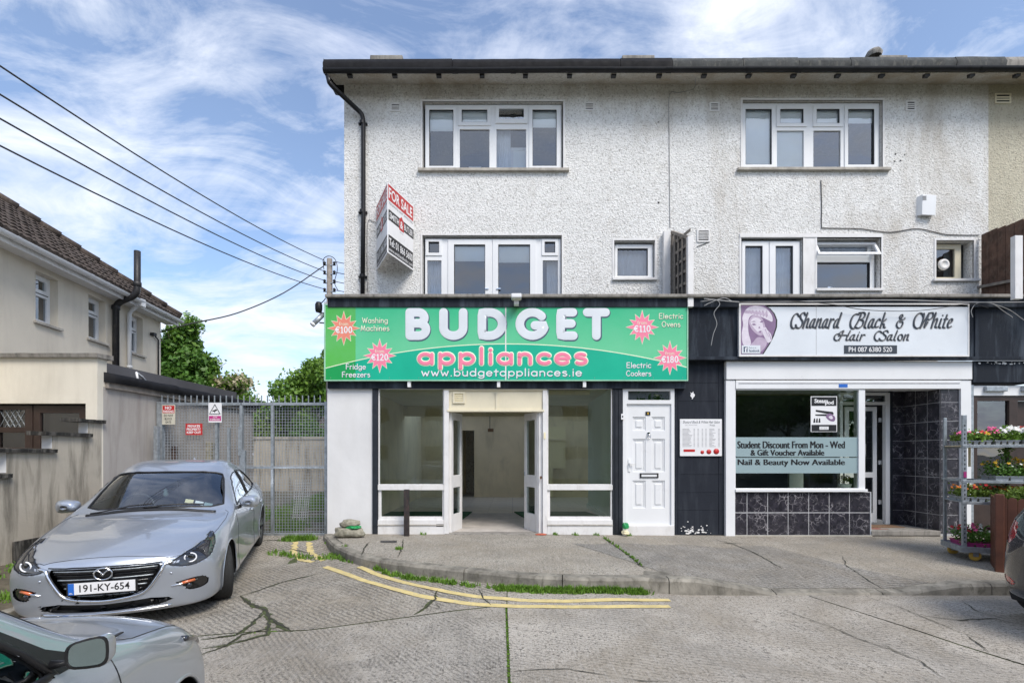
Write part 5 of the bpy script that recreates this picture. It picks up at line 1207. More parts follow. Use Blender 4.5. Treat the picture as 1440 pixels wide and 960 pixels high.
# ------------------------------------------------------------------ the salon sign with raised script letters
YSS = 8.58
def QX(px): return (px - 720) * YSS / FOC
def QZ(py): return CZ + (639 - py) * YSS / FOC
ssn = thing('salon_sign', 'white fascia sign with raised dark script and a portrait for the hair salon', 'sign', (QX(1200), YSS, QZ(500)))
MB().box(QX(1040), QX(1362), YSS, YSS + .07, QZ(500.5), QZ(427)).build('board', M['pale_letter'], ssn, bevel=.002)
MB().plate(QX(1039.2), QX(1362.8), QZ(501.2), QZ(426.4), [(QX(1041.5), QX(1361), QZ(499), QZ(428.6))], YSS - .006, YSS + .02).build('frame', M['old_white'], ssn)
MB().box(QX(1147.5), QX(1148.1), YSS - .001, YSS + .002, QZ(499), QZ(429)).build('panel_joint', M['grout'], ssn)
SG = {  # calligraphic capitals with loops and narrow lower case
 'S': (1.0, [arc(.30, .46, .28, .48, -40, -330, 24)[:-1], [(1.0, .86), (.90, 1.0), (.72, .96), (.64, .80), (.74, .60), (.92, .42), (.90, .14), (.70, .0), (.50, .06), (.44, .20)]]),
 'B': (1.0, [arc(.28, .44, .30, .48, -70, -270, 18) + [(.50, .90)], [(.48, 1.0), (.80, 1.02), (.96, .88), (.86, .64), (.64, .56)], [(.64, .56), (.92, .46), (.92, .18), (.66, .0), (.40, .06)], [(.66, .92), (.56, .5), (.40, .12)]]),
 'W': (1.25, [arc(.30, .48, .32, .50, -50, -330, 22), [(.58, .95), (.60, .5), (.52, .0)], [(.52, .0), (.74, .5), (.92, .98)], [(.92, .98), (1.2, .98), (1.24, .72), (1.02, .55), (.86, .62)], [(.92, .9), (.84, .4), (.80, .02), (.98, .40)]]),
 'H': (1.15, [arc(.22, .34, .22, .34, -20, -320, 18), [(.30, .72), (.46, .92), (.62, .98)], [(.62, 1.0), (.52, .5), (.40, .02)], [(1.12, 1.0), (1.0, .5), (.94, .14), (1.02, .02), (1.14, .10)], [(.30, .46), (.7, .54), (1.04, .50)]]),
 'h': (.46, [[(.12, 1.0), (.06, .5), (.02, 0)], [(.05, .30), (.22, .60), (.32, .55), (.28, .1), (.38, .04)]]),
 'a': (.46, [[(.34, .58), (.16, .56), (.03, .28), (.06, .05), (.20, .08), (.32, .50)], [(.34, .58), (.28, .12), (.40, .04)]]),
 'n': (.46, [[(.08, .6), (.02, 0)], [(.05, .30), (.24, .60), (.32, .55), (.28, .1), (.38, .04)]]),
 'r': (.36, [[(.08, .6), (.02, 0)], [(.05, .30), (.20, .58), (.32, .56)]]),
 'd': (.48, [[(.34, .58), (.16, .56), (.03, .28), (.06, .05), (.20, .08), (.32, .50)], [(.42, 1.0), (.30, .12), (.42, .04)]]),
 'l': (.28, [[(.18, 1.0), (.06, .14), (.16, .02)]]), 'c': (.38, [[(.32, .52), (.20, .60), (.04, .34), (.06, .06), (.28, .10)]]),
 'k': (.46, [[(.14, 1.0), (.02, 0)], [(.34, .60), (.08, .32), (.24, .24), (.28, .04), (.40, .05)]]),
 'i': (.24, [[(.10, .6), (.04, .1), (.14, .02)], [(.14, .82), (.15, .84)]]), 't': (.28, [[(.16, .86), (.05, .10), (.18, .02)], [(.02, .58), (.26, .60)]]),
 'e': (.40, [[(.05, .28), (.24, .38), (.28, .56), (.14, .58), (.03, .28), (.10, .03), (.32, .12)]]), 'o': (.44, [arc(.20, .31, .17, .30, 0, 360, 18)]),
 '&': (.80, [[(.80, .70), (.62, .58), (.40, .60), (.56, .86), (.40, .90), (.28, .74), (.40, .54)], [(.40, .54), (.12, .44), (.02, .20), (.18, .0), (.44, .06), (.60, .32), (.50, .44), (.30, .40)]]), ' ': (.30, [])}
SG2 = {k: (v[0], [[tuple(q)[:2] for q in cat([Vector((*p, 0)) for p in s_], 4)] if len(s_) > 2 and len(s_) < 12 else s_ for s_ in v[1]]) for k, v in SG.items()}
for (mt, dep, ddx, ddz) in (('grout', .001, .012, -.014), ('letter_grey', .012, 0, 0)):  # grey offset copy paints the raised letters' shadow on the board
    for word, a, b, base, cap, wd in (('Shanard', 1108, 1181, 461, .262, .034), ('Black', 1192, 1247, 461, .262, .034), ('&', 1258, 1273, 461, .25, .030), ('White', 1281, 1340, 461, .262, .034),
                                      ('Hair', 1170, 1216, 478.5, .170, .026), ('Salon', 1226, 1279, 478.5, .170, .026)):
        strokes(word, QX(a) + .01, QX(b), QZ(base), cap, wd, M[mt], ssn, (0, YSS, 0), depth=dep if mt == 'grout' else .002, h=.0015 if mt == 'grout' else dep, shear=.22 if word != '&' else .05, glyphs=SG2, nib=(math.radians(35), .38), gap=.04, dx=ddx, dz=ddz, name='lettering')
MB().box(QX(1187), QX(1261), YSS - .008, YSS, QZ(497), QZ(485.5)).build('phone_plate', M['letter_grey'], ssn)
text('PH 087 6380 520', QX(1193), QX(1254), QZ(494.8), QZ(487.8), M['sign_white'], ssn, (0, YSS, 0), depth=.0095, off=.01)
# printed portrait in the tear shape at the left end
def tear(e=0): return [(QX(1042), QZ(498 + 0)), (QX(1042), QZ(429.5)), (QX(1075 + e), QZ(429.5))] + [(QX(a), QZ(b)) for a, b in ((1082 + e, 434), (1088 + e, 441), (1091.5 + e, 450), (1091 + e, 460), (1087 + e, 472), (1081 + e, 484), (1072 + e, 497.8))]
def lay2(poly, mat, d, nm='portrait_shape'):
    MB().prism([(QX(a), QZ(b)) for a, b in poly], (0, YSS, 0), (1, 0, 0), (0, 0, 1), (0, -1, 0), .0, d).build(nm, M[mat], ssn)
MB().prism(tear(1.6), (0, YSS, 0), (1, 0, 0), (0, 0, 1), (0, -1, 0), 0, .0012).build('portrait_edge', M['sign_black'], ssn)
MB().prism(tear(-.4), (0, YSS, 0), (1, 0, 0), (0, 0, 1), (0, -1, 0), 0, .002).build('portrait_ground', M['purple'], ssn)
def sp_(pts, n=5): return [tuple(p)[:2] for p in cat([Vector((*p, 0)) for p in pts], n, True)]
lay2(sp_([(1044, 446), (1050, 434), (1062, 430), (1076, 433), (1085, 443), (1086, 452), (1080, 450), (1074, 447), (1066, 444), (1058, 443), (1053, 448), (1052, 460), (1053, 470), (1056, 482), (1052, 486), (1045, 484), (1043, 470), (1045, 456)]), 'pale_lilac', .003, 'hair')
lay2(sp_([(1058, 482), (1066, 474), (1078, 478), (1076, 488), (1066, 496), (1052, 494), (1050, 488)]), 'lilac', .0028, 'shoulder')
lay2(sp_([(1053, 452), (1058, 444), (1067, 444), (1073, 450), (1076, 460), (1074, 469), (1069, 472), (1062, 468), (1056, 461)]), 'lilac', .0036, 'face')
lay2(sp_([(1055, 453), (1059, 447), (1066, 447), (1071, 452), (1073, 460), (1071, 467), (1066, 467), (1060, 461)]), 'pale_lilac', .0042, 'face')
for q in ([(1056.5, 456), (1060, 454.6), (1063.5, 456.5), (1060, 457.6)], [(1068, 453.2), (1071, 450.6), (1074.5, 451.5), (1071, 453.6)], [(1066, 466.4), (1069, 465), (1071.5, 465.6), (1069, 468)], [(1056, 453), (1060, 451.2), (1063, 452.4), (1060, 452.6)], [(1066, 460.5), (1068, 459), (1069, 461), (1067.4, 461.6)]):
    lay2(q, 'purple', .0048, 'feature')
lay2(sp_([(1072, 466), (1076, 460), (1079, 464), (1084, 470), (1085, 478), (1080, 482), (1076, 476)]), 'pale_lilac', .0050, 'hand')
for k in range(4): lay2([(1072.5 + k * 2.4, 461 + k * 2.2), (1074 + k * 2.4, 460 + k * 2.2), (1080 + k * 1.6, 471 + k * 2), (1079 + k * 1.6, 472 + k * 2)], 'lilac' if k % 2 else 'pale_lilac', .0056 + .0003 * k, 'finger')
for k in range(7): lay2([(1046 + k * 5, 440 - k % 3), (1048 + k * 5, 436), (1056 + k * 4, 438 + k), (1053 + k * 4, 441 + k)], 'lilac', .0034 + .0001 * k, 'hair_strand')
lay2([(1043, 496.8), (1043, 485.5), (1069, 485.5), (1069, 496.8)], 'pale_letter', .0062, 'label')
lay2([(1045.5, 495), (1045.5, 487.5), (1051, 487.5), (1051, 495)], 'sg_navy', .0068, 'logo')
text('f', QX(1047), QX(1050.3), QZ(495), QZ(488.2), M['sign_white'], ssn, (0, YSS, 0), depth=.0074, off=.03)
text('Find us on', QX(1053), QX(1063), QZ(490), QZ(487.6), M['sg_navy'], ssn, (0, YSS, 0), depth=.0068); text('facebook', QX(1053), QX(1068), QZ(495), QZ(491), M['sg_navy'], ssn, (0, YSS, 0), depth=.0068, off=.02)
# window lettering on the frosted bands
wl_ = MB().box(FX(1034), FX(1035), YF - .0085, YF - .006, FZ(642), FZ(641)).build('window_lettering', M['sign_black']); tag(wl_, 'black vinyl lettering on the frosted bands of the salon window', 'lettering')
OW = (0, YF - .0046, 0)
for q in (0, 1, 2):
    for s_, a, b, c, d in (('Student Discount From Mon - Wed', 1036.5, 1187, 630, 620), ('& Gift Voucher Available', 1055, 1158, 640.2, 632), ('Nail & Beauty Now Available', 1037, 1187, 656, 645.5)): text(s_, FX(a) + .006 * q, FX(b) + .006 * q, FZ(c), FZ(d), M['sign_black'], wl_, OW, depth=.002 + .0004 * q)
# poster
ps = thing('poster', 'black and white hair straightener poster inside the salon window', 'poster', (FX(1158), YF + .02, FZ(607)))
PB = YF - .003
MB().box(FX(1140), FX(1177), PB, PB + .002, FZ(607), FZ(557)).build('sheet', M['sign_white'], ps)
for a, b in ((558, 570.5), (597, 606.3)): MB().box(FX(1141), FX(1176), PB - .002, PB, FZ(b), FZ(a)).build('black_band', M['sign_black'], ps)
text('Steam', FX(1145), FX(1164), FZ(566.5), FZ(560.5), M['sign_white'], ps, (0, PB - .002, 0), depth=.001, off=.03); text('pod', FX(1160), FX(1172), FZ(570), FZ(563), M['sign_white'], ps, (0, PB - .002, 0), depth=.0014, off=.03)
def pz2(poly, mat, d): MB().prism([(FX(a), FZ(b)) for a, b in poly], (0, PB, 0), (1, 0, 0), (0, 0, 1), (0, -1, 0), 0, d).build('printed_shape', M[mat], ps)
pz2([(1147, 576), (1171, 579), (1172.5, 582), (1170, 583), (1147, 578.6)], 'sign_black', .001); pz2([(1146, 582.6), (1163, 582), (1163, 584.8), (1147, 584.4)], 'sign_black', .0012)
pz2(sp_([(1161, 585), (1167, 581), (1174, 586), (1173, 592), (1166, 591)]), 'purple', .0015); pz2(sp_([(1165, 586), (1169, 584), (1171, 588), (1168, 589)]), 'pale_lilac', .002)
for k in range(3): pz2([(1143.5 + 3.6 * k, 594), (1144.5 + 3.6 * k, 588), (1146 + 3.6 * k, 588), (1146.3 + 3.6 * k, 594)], 'sign_black', .001)
MB().box(FX(1152), FX(1165), PB - .003, PB - .002, FZ(603.8), FZ(599.5)).build('label', M['sign_white'], ps)
text('BUY NOW', FX(1153.5), FX(1163.5), FZ(602.7), FZ(600.7), M['grout'], ps, (0, PB - .003, 0), depth=.001)
# price board
pbd = thing('price_board', 'white salon price list board screwed to the dark tiled wall', 'notice board', (FX(985), YF, FZ(641)))
MB().box(FX(956), FX(1015), YF - .008, YF + .008, FZ(641), FZ(589)).build('board', M['sign_white'], pbd, bevel=.003)
OB = (0, YF - .008, 0)
text('Shanard Black & White Hair Salon', FX(960), FX(1012), FZ(595), FZ(591.3), M['letter_grey'], pbd, OB, shear=.3, depth=.001)
text('Unit 3 Shanard Road', FX(963), FX(980), FZ(598), FZ(596.2), M['grout'], pbd, OB, depth=.001); text('Prices', FX(998), FX(1005), FZ(598.8), FZ(596.4), M['letter_grey'], pbd, OB, depth=.001)
r = random.Random(3); rw_ = ['Wash & Cut', 'Blow Dry', 'Colour', 'Highlights', 'Treatment', 'Fringe Trim', 'Perm', 'Upstyle']
ln_ = MB()
for k in range(15):
    z = FZ(603 + k * 1.75)
    for a, b in ((959.5, 959.5 + r.uniform(8, 14)), (975, 977), (980.5, 982.5), (986.5, 988.5), (991.5, 993.5), (997, 997 + r.uniform(4, 10)), (1009.5, 1012)): ln_.quad((FX(a), YF - .0092, z - .005), (FX(b), YF - .0092, z - .005), (FX(b), YF - .0092, z + .004), (FX(a), YF - .0092, z + .004))
ln_.build('printed_rows', M['grout'], pbd)
MB().box(FX(961), FX(977), YF - .010, YF - .008, FZ(635), FZ(631.5)).build('red_label', M['red'], pbd)
for a, r_ in ((987.3, .032), (996.6, .042), (1007, .05)): MB().lathe([(0, -.003), (r_, -.003), (r_ + .001, 0)], (FX(a), YF - .008, FZ(635.5 - (r_ - .032) * 60)), 'y', 20).build('red_badge', M['red'], pbd)
# third shop at the right: dark blind front
sb('shop_post', M['galv'], FX(1363.2), FX(1368), YF - .02, YF + .1, -.06, FZ(541), bevel=.003)
sb('shop_head', M['upvc'], FX(1368), BR, YF - .0, YF + .12, FZ(556), FZ(542), bevel=.003)
for px in (1398, 1450): sb('strip_light', M['galv'], FX(px - 15), FX(px + 15), YF - .06, YF - .001, FZ(550.5), FZ(543.5), bevel=.008)
sb('window_frame', M['brown_frame'], FX(1368.5), FX(1376), YF + .02, YF + .12, -.06, FZ(556) - .002, bevel=.003)
sb('window_frame', M['brown_frame'], FX(1376), BR, YF + .03, YF + .10, FZ(563), FZ(556) - .002, bevel=.003); sb('window_frame', M['brown_frame'], FX(1421), FX(1433), YF + .02, YF + .12, -.06, FZ(563), bevel=.003)
sb('window_frame', M['brown_frame'], FX(1433), BR, YF + .12, YF + .2, -.06, FZ(563), bevel=.003); sb('brown_stall_board', M['brown_frame'], FX(1376), FX(1421), YF + .03, YF + .10, -.06, FZ(700), bevel=.003)
sb('shop_pane', M['glass_dark'], FX(1376), FX(1421), YF + .06, YF + .07, FZ(700), FZ(563))
sb('textured_panel', pm('speckled_brown_panel', (0.10, 0.085, 0.075), .7, 0, .5, 60, .3), FX(1376), BR, YF + .13, YF + .15, -.05, FZ(563))
r = random.Random(8)
for k in range(26):
    px = 1372 + r.random() ** .7 * 66; s_ = r.uniform(.005, .02)
    MB().prism([(s_ * 1.6 * r.uniform(.5, 1.2) * math.cos(2*PI*i/7), s_ * .7 * r.uniform(.5, 1.2) * math.sin(2*PI*i/7)) for i in range(7)], (FX(px), 8.68, FZ(510 + r.uniform(0, 3))), (1, 0, 0), (0, 0, 1), (0, -1, 0), 0, .0012 + .0003 * (k % 5)).build('paint_chip', M['sign_white'], bld)
# cables pinned along the fascia
def cable(pts, r_, lab, mat='cable', n=8, smooth=True):
    o = MB().tube(cat(pts, n) if smooth else pts, r_, 6).build('cable', M[mat]); tag(o, lab, 'cable'); return o
def fp(px, py, Y=8.52): return P(px, py, Y)
cable([fp(1040, 424, 8.5), fp(1110, 423, 8.5), fp(1170, 428, 8.5), fp(1215, 435.5, 8.5), fp(1270, 437.5, 8.5), fp(1310, 435, 8.5), fp(1363, 427, 8.5), fp(1390, 433, 8.52)], .006, 'thin black cable sagging across the salon sign')
cable([fp(990, 420), fp(1030, 424), fp(1062, 425), fp(1150, 423.5), fp(1260, 422), fp(1380, 425), fp(1500, 424)], .010, 'grey cable clipped along the dark fascia above the salon sign', 'cable_grey')
cable([fp(985, 424), fp(1006, 422), fp(1012, 428), fp(1004, 440), fp(1008, 455), fp(1003, 470), fp(1000, 486)], .006, 'pale loose cable hanging between the two shop signs', 'cable_grey')
cable([fp(990, 430), fp(1000, 425), fp(1018, 419), fp(1030, 424)], .007, 'short pale cable looped at left end of the salon fascia', 'cable_grey')
cable([fp(1368, 446), fp(1366, 436), fp(1375, 426), fp(1395, 427), fp(1412, 438), fp(1424, 446)], .006, 'pale cable loop drooping right of the salon sign', 'cable_grey')
cable([fp(1396, 427), fp(1420, 436), fp(1440, 450), fp(1460, 462)], .006, 'pale cable slanting down at the right edge of the dark fascia', 'cable_grey')
cable([(UX(942), YU - .01, UZ(320)), (UX(941), YU - .01, UZ(200)), (UX(941), YU - .01, UZ(136)), (UX(955), YU - .012, UZ(131)), (UX(975), YU - .03, UZ(126)), P(978, 104, YG + .1)], .006, 'thin grey cable running down the pebbledash between the two flats', 'cable_grey')
cable([(UX(1154), YU - .012, UZ(254)), (UX(1155), YU - .012, UZ(290)), (UX(1155), YU - .012, UZ(318)), (UX(1160), YU - .012, UZ(321)), (UX(1208), YU - .012, UZ(322)), (UX(1250), YU - .012, UZ(327)), (UX(1290), YU - .012, UZ(322)), (UX(1330), YU - .012, UZ(330)), (UX(1376), YU - .012, UZ(331))], .007, 'black cable wandering over the wall below the top right window')
cable([(UX(980), YU - .012, UZ(347)), (UX(988), YU - .012, UZ(344)), (UX(998), YU - .012, UZ(340))], .006, 'short black cable under the louvred wall vent')
cable([(UX(517), YU - .012, UZ(410)), (UX(517), YU - .012, UZ(318)), (UX(525), YU - .012, UZ(312)), (UX(531), YU - .02, UZ(316))], .006, 'pale cable rising beside the downpipe to the sale board', 'cable_grey')
# alarm box
ab = thing('alarm_box', 'white angular alarm box on the pebbledash below the top right window', 'alarm box', (UX(1300), YU, UZ(307)))
MB().add([(UX(1289), YU, UZ(304)), (UX(1289), YU, UZ(277)), (UX(1311), YU, UZ(279)), (UX(1311), YU, UZ(303)), (UX(1289) + .03, YU - .09, UZ(305)), (UX(1289) + .04, YU - .09, UZ(276.5)), (UX(1311), YU - .10, UZ(278)), (UX(1311) - .02, YU - .10, UZ(306.5))],
         [(0, 4, 5, 1), (4, 7, 6, 5), (7, 3, 2, 6), (1, 5, 6, 2), (0, 3, 7, 4)]).build('cover', M['upvc'], ab, bevel=.008)
for k in range(4): MB().box(UX(1292), UX(1297), YU - .10, YU - .085, UZ(284 - k * 1.5) - .006, UZ(284 - k * 1.5) + .006).build('slot', M['grout'], ab)
# V shaped sale board
vb = thing('sale_board', 'V shaped estate agent board marked FOR SALE fixed beside the downpipe', 'sign', (-2.24, 9.2, 4.95))
AP, LE, RE = Vector((-2.19, 8.76, 0)), Vector((-2.62, 9.62, 0)), Vector((-1.905, 9.62, 0)); zb_, zt2 = 4.945, 6.185
for nm, A, B in (('left_board', LE, AP), ('right_board', AP, RE)):
    d = (B - A); L = d.length; d.normalize(); N = Vector((d.y, -d.x, 0)); O = A
    def pan(a, b, z0, z1, mt, dep, nm2='panel', pr=None): return MB().prism([(a, z0), (b, z0), (b, z1), (a, z1)], O, d, (0, 0, 1), N, 0 if dep > 0 else -.008, dep).build(nm2, M[mt], pr or vb)
    MB().prism([(0, zb_), (L, zb_), (L, zt2), (0, zt2)], O, d, (0, 0, 1), N, -.01, 0).build(nm, M['sign_white'], vb)
    H_ = zt2 - zb_; e = .03
    pan(.0, L - e*.3, zt2 - .30, zt2 - .02, 'red', .0012, 'red_band'); pan(e, L - .0, zb_ + .48 * H_, zb_ + .63 * H_, 'sign_black', .0012, 'black_band'); pan(e, L - .02, zb_ + .03, zb_ + .27 * H_, 'sign_black', .0012, 'black_band')
    text('FOR SALE', .04, L - .05, zt2 - .255, zt2 - .065, M['sign_white'], vb, tuple(O), tuple(d), (0, 0, 1), tuple(N), depth=.002, off=.02)
    text('TENANTS NOT AFFECTED', .03, L - .03, zt2 - .365, zt2 - .325, M['letter_grey'], vb, tuple(O), tuple(d), (0, 0, 1), tuple(N), depth=.002)
    text('SMITH', e + .03, .42 * L, zb_ + .51 * H_, zb_ + .60 * H_, M['sign_white'], vb, tuple(O), tuple(d), (0, 0, 1), tuple(N), depth=.002, off=.015)
    text('BUTLER', .62 * L, L - .03, zb_ + .51 * H_, zb_ + .60 * H_, M['sign_white'], vb, tuple(O), tuple(d), (0, 0, 1), tuple(N), depth=.002, off=.015)
    MB().prism([(.43 * L, zb_ + .46 * H_), (.60 * L, zb_ + .46 * H_), (.61 * L, zb_ + .61 * H_), (.515 * L, zb_ + .67 * H_), (.42 * L, zb_ + .61 * H_)], O, d, (0, 0, 1), N, 0, .003).build('house_emblem', M['red'], vb)
    text('&', .46 * L, .57 * L, zb_ + .49 * H_, zb_ + .60 * H_, M['sign_white'], vb, tuple(O), tuple(d), (0, 0, 1), tuple(N), depth=.004, off=.02)
    text('ESTATES', .45 * L, .58 * L, zb_ + .42 * H_, zb_ + .435 * H_, M['letter_grey'], vb, tuple(O), tuple(d), (0, 0, 1), tuple(N), depth=.002)
    text('Tel: 01 866 5600', .05, L - .04, zb_ + .125 * H_, zb_ + .235 * H_, M['sign_white'], vb, tuple(O), tuple(d), (0, 0, 1), tuple(N), depth=.002, off=.015)
    text('www.smithandbutler.com', .04, L - .04, zb_ + .045 * H_, zb_ + .095 * H_, M['sign_white'], vb, tuple(O), tuple(d), (0, 0, 1), tuple(N), depth=.002)
MB().bar((-2.19, 8.80, 5.55), (-2.26, 9.64, 5.55), .04, .04).build('strut', M['wood_grey'], vb)
# terrace dividers on the flat roof
tr = thing('trellis_divider', 'grey trellis screen between white posts dividing the flat roof', 'fence', (3.08, 9.2, 3.92))
MB().box(UX(931), UX(940), YU - .12, YU - .02, 3.93, UZ(328)).build('post', M['old_white'], tr, bevel=.005)
MB().box(SX(966) , SX(974), 8.55, 8.63, 3.93, CZ + (639 - 333.5) * 8.6 / FOC).build('post', M['old_white'], tr, bevel=.005)
def tz(y): return lerp([(8.6, CZ + (639 - 335) * 8.6 / FOC), (9.6, CZ + (639 - 326) * 9.6 / FOC)], y)
MB().bar((3.08, 8.6, tz(8.6)), (3.08, 9.58, tz(9.58)), .05, .05).build('top_rail', M['wood_grey'], tr)
MB().bar((3.08, 9.56, 3.93), (3.08, 9.56, tz(9.56)), .04, .04).build('slat', M['wood_grey'], tr)
for y in (8.78, 9.0, 9.22, 9.42): MB().bar((3.075, y, 3.93), (3.075, y, tz(y)), .012, .045, up=(0, 1, 0)).build('slat', M['wood_grey'], tr)
for k in range(7):
    z0 = 3.95 + k * .22
    MB().bar((3.095, 8.64, z0 + .02), (3.095, 9.5, z0 + .16), .012, .05).build('slat', M['wood_grey'], tr)
MB().quad((3.13, 8.66, 3.93), (3.13, 9.6, 3.93), (3.13, 9.6, tz(9.6) - .05), (3.13, 8.66, tz(8.66) - .05)).build('backing_board', M['black_iron'], tr)
fn = thing('board_divider', 'brown vertical board screen at right end of the flat roof', 'fence', (9.06, 9.2, 3.92))
for k in range(9):
    y0 = 9.60 - k * .158; zt3 = CZ + (639 - 327) * 9.5 / FOC - .018 * k + .008 * ((k * 5) % 3)
    MB().box(9.05, 9.07, y0 - .150, y0, 3.93, zt3).build('board', M['wood_fence'], fn, bevel=.003)
MB().bar((9.03, 9.68, UZ(403.5)), (9.0, 8.35, CZ + (639 - 386) * 8.4 / FOC), .05, .05).build('rail', M['wood_grey'], fn)
MB().box((1425 - 720) * 8.15 / FOC, (1436 - 720) * 8.15 / FOC, 8.12, 8.20, 3.93, CZ + (639 - 332) * 8.15 / FOC).build('post', M['old_white'], fn, bevel=.005)
fn2 = thing('far_board_divider', 'dark grey board screen beyond the brown boards at right edge', 'fence', (9.6, 9.2, 3.92))
for k in range(8):
    y0 = 9.60 - k * .16
    MB().box(9.55 + k * .02, 9.57 + k * .02, y0 - .152, y0, 3.93, UZ(327) + .05 + k * .012).build('board', M['wood_grey'], fn2, bevel=.003)
# cctv on the corner
cx_0 = thing('security_camera', 'white bullet security camera at left end of the green sign', 'camera', P(458, 452, 8.6))
A0, B0 = Vector((-.20, -.05, -.06)), Vector((-.06, .05, .14))
MB().tube([A0, B0], .042, 14).build('body', M['galv'], cx_0, True); MB().tube([A0 - (B0 - A0) * .08, A0 + (B0 - A0) * .05], .045, 14).build('hood', M['sign_white'], cx_0, True)
MB().bar((-.11, 0, -.02), (.06, .05, -.02), .02, .02).build('bracket', M['black_iron'], cx_0, True)
cx_1 = thing('floodlight', 'black lamp on a bracket above the bullet camera at the corner', 'lamp', P(458, 437, 8.6))
MB().lathe([(0, -.09), (.05, -.08), (.06, -.03), (.06, .05), (.04, .09), (0, .1)], (-.12, 0, .06), 'z', 14).build('head', M['black_plastic'], cx_1, True); MB().bar((-.12, 0, -.03), (.04, .05, -.03), .02, .015).build('bracket', M['black_iron'], cx_1, True)
MB().tube([(-.09, 0, .12), (-.03, 0, .18), (.0, 0, .22)], .008, 6).build('flex', M['cable'], cx_1, True)
# bollard post, rocks, green bag
bp = MB().box(FX(572) , FX(579), 8.50, 8.57, -.02, CZ + (639 - 688) * 8.5 / FOC).build('bollard', M['rust'], bevel=.008); tag(bp, 'short rusty dark steel post before the left shop window', 'bollard')
bp.data.materials[0] = pm('rusty_black_post', (0.03, 0.025, 0.025), .7, 0, .5, 14, .5, 60, .8, (.16, .08, .06))
def rock(name, loc, sc_, lab, seed, mat='stone'):
    import bmesh
    bm = bmesh.new(); bmesh.ops.create_icosphere(bm, subdivisions=3, radius=1)
    for v in bm.verts:
        n_ = noise.noise(v.co * 1.3 + Vector((seed, 0, 0))) * .35 + noise.noise(v.co * 4 + Vector((seed, 2, 0))) * .10
        v.co *= 1 + n_; v.co.z = max(-.75, min(.75, v.co.z)); v.co = Vector((v.co.x * sc_[0], v.co.y * sc_[1], v.co.z * sc_[2]))
    me = bpy.data.meshes.new(name); bm.to_mesh(me); bm.free(); me.materials.append(M[mat])
    o = bpy.data.objects.new(name, me); sc.collection.objects.link(o); o.location = loc; tag(o, lab, 'rock'); return o
rock('rock', (FX(500), 8.42, .085), (.27, .16, .105), 'large rough rock at the foot of the white pier', 3)
rock('flat_stone', (FX(500.5), 8.42, .235), (.175, .13, .075), 'flat stone lying on the large rock by the pier', 9)
b_ = rock('green_rag', (FX(506), 8.37, .175), (.12, .08, .035), 'crumpled green rag between the two rocks', 5, 'bright_green'); b_['category'] = 'rag'
b_ = rock('green_bag', (FX(877.5), 8.62, .16), (.055, .05, .07), 'small green bag beside the white panelled door', 6, 'bright_green'); b_['category'] = 'bag'
b_ = rock('rubbish', (FX(877), 8.60, .05), (.06, .05, .05), 'scrap of orange rubbish under the green bag by the door', 7, 'cream_board'); b_['category'] = 'litter'
b_ = rock('brick_scrap', (FX(760), 8.62, .012), (.09, .04, .02), 'orange brick scrap at right side of the shop threshold', 8, 'pot_terra'); b_['category'] = 'litter'
# plant in the salon window
pw = thing('window_plant', 'leafy plant in a white bowl at the salon window corner', 'plant', (FX(1194), YF + .12, FZ(687)))
MB().lathe([(.05, 0), (.09, .02), (.11, .08), (.10, .08), (.0, .075)], (0, 0, 0), 'z', 18).build('bowl', M['pot_white'], pw, True)
# ------------------------------------------------------------------ foliage
def leaves(blobs, n, size, mat, name, parent=None, local=False, seed=1, flat=.6, kind=None):
    """many small leaf faces spread through ellipsoid clumps: blobs = (x, y, z, rx, ry, rz, weight)"""
    r = np.random.RandomState(seed); W_ = np.array([b[6] for b in blobs], float); W_ /= W_.sum()
    idx = r.choice(len(blobs), n, p=W_); B = np.array([b[:6] for b in blobs])[idx]
    d = r.normal(size=(n, 3)); d /= np.linalg.norm(d, axis=1)[:, None]; rad = r.uniform(.35, 1, n) ** .5
    c = B[:, :3] + d * rad[:, None] * B[:, 3:6] * (1 + .3 * r.normal(size=(n, 1)))
    a = r.normal(size=(n, 3)); a /= np.linalg.norm(a, axis=1)[:, None]
    up = d * .7 + np.array([0, 0, .5]) + .6 * r.normal(size=(n, 3)); b = np.cross(a, up); b /= np.linalg.norm(b, axis=1)[:, None] + 1e-9
    s = size * r.uniform(.55, 1.3, n)[:, None]; a *= s; b *= s * flat * .5
    V_ = np.stack([c - a * .5, c + b, c + a * .5, c - b], 1).reshape(-1, 3)
    me = bpy.data.meshes.new(name); me.vertices.add(4 * n); me.vertices.foreach_set('co', V_.reshape(-1))
    me.loops.add(4 * n); me.loops.foreach_set('vertex_index', np.arange(4 * n)); me.polygons.add(n)
    me.polygons.foreach_set('loop_start', np.arange(n) * 4); me.polygons.foreach_set('loop_total', np.full(n, 4)); me.update(calc_edges=True)
    me.materials.append(mat); o = link(name, me, parent, local)
    if kind: o['kind'] = kind
    return o
leaves([(-.02, 0, .17, .07, .05, .06, 1), (.05, 0, .16, .05, .05, .05, 1)], 160, .035, M['leaf_y'], 'foliage', pw, True, 3)
MB().tube([(-.03, 0, .08), (-.10, .0, .16), (-.17, 0, .17), (-.21, 0, .21)], .006, 5).build('stem', M['bark'], pw, True)
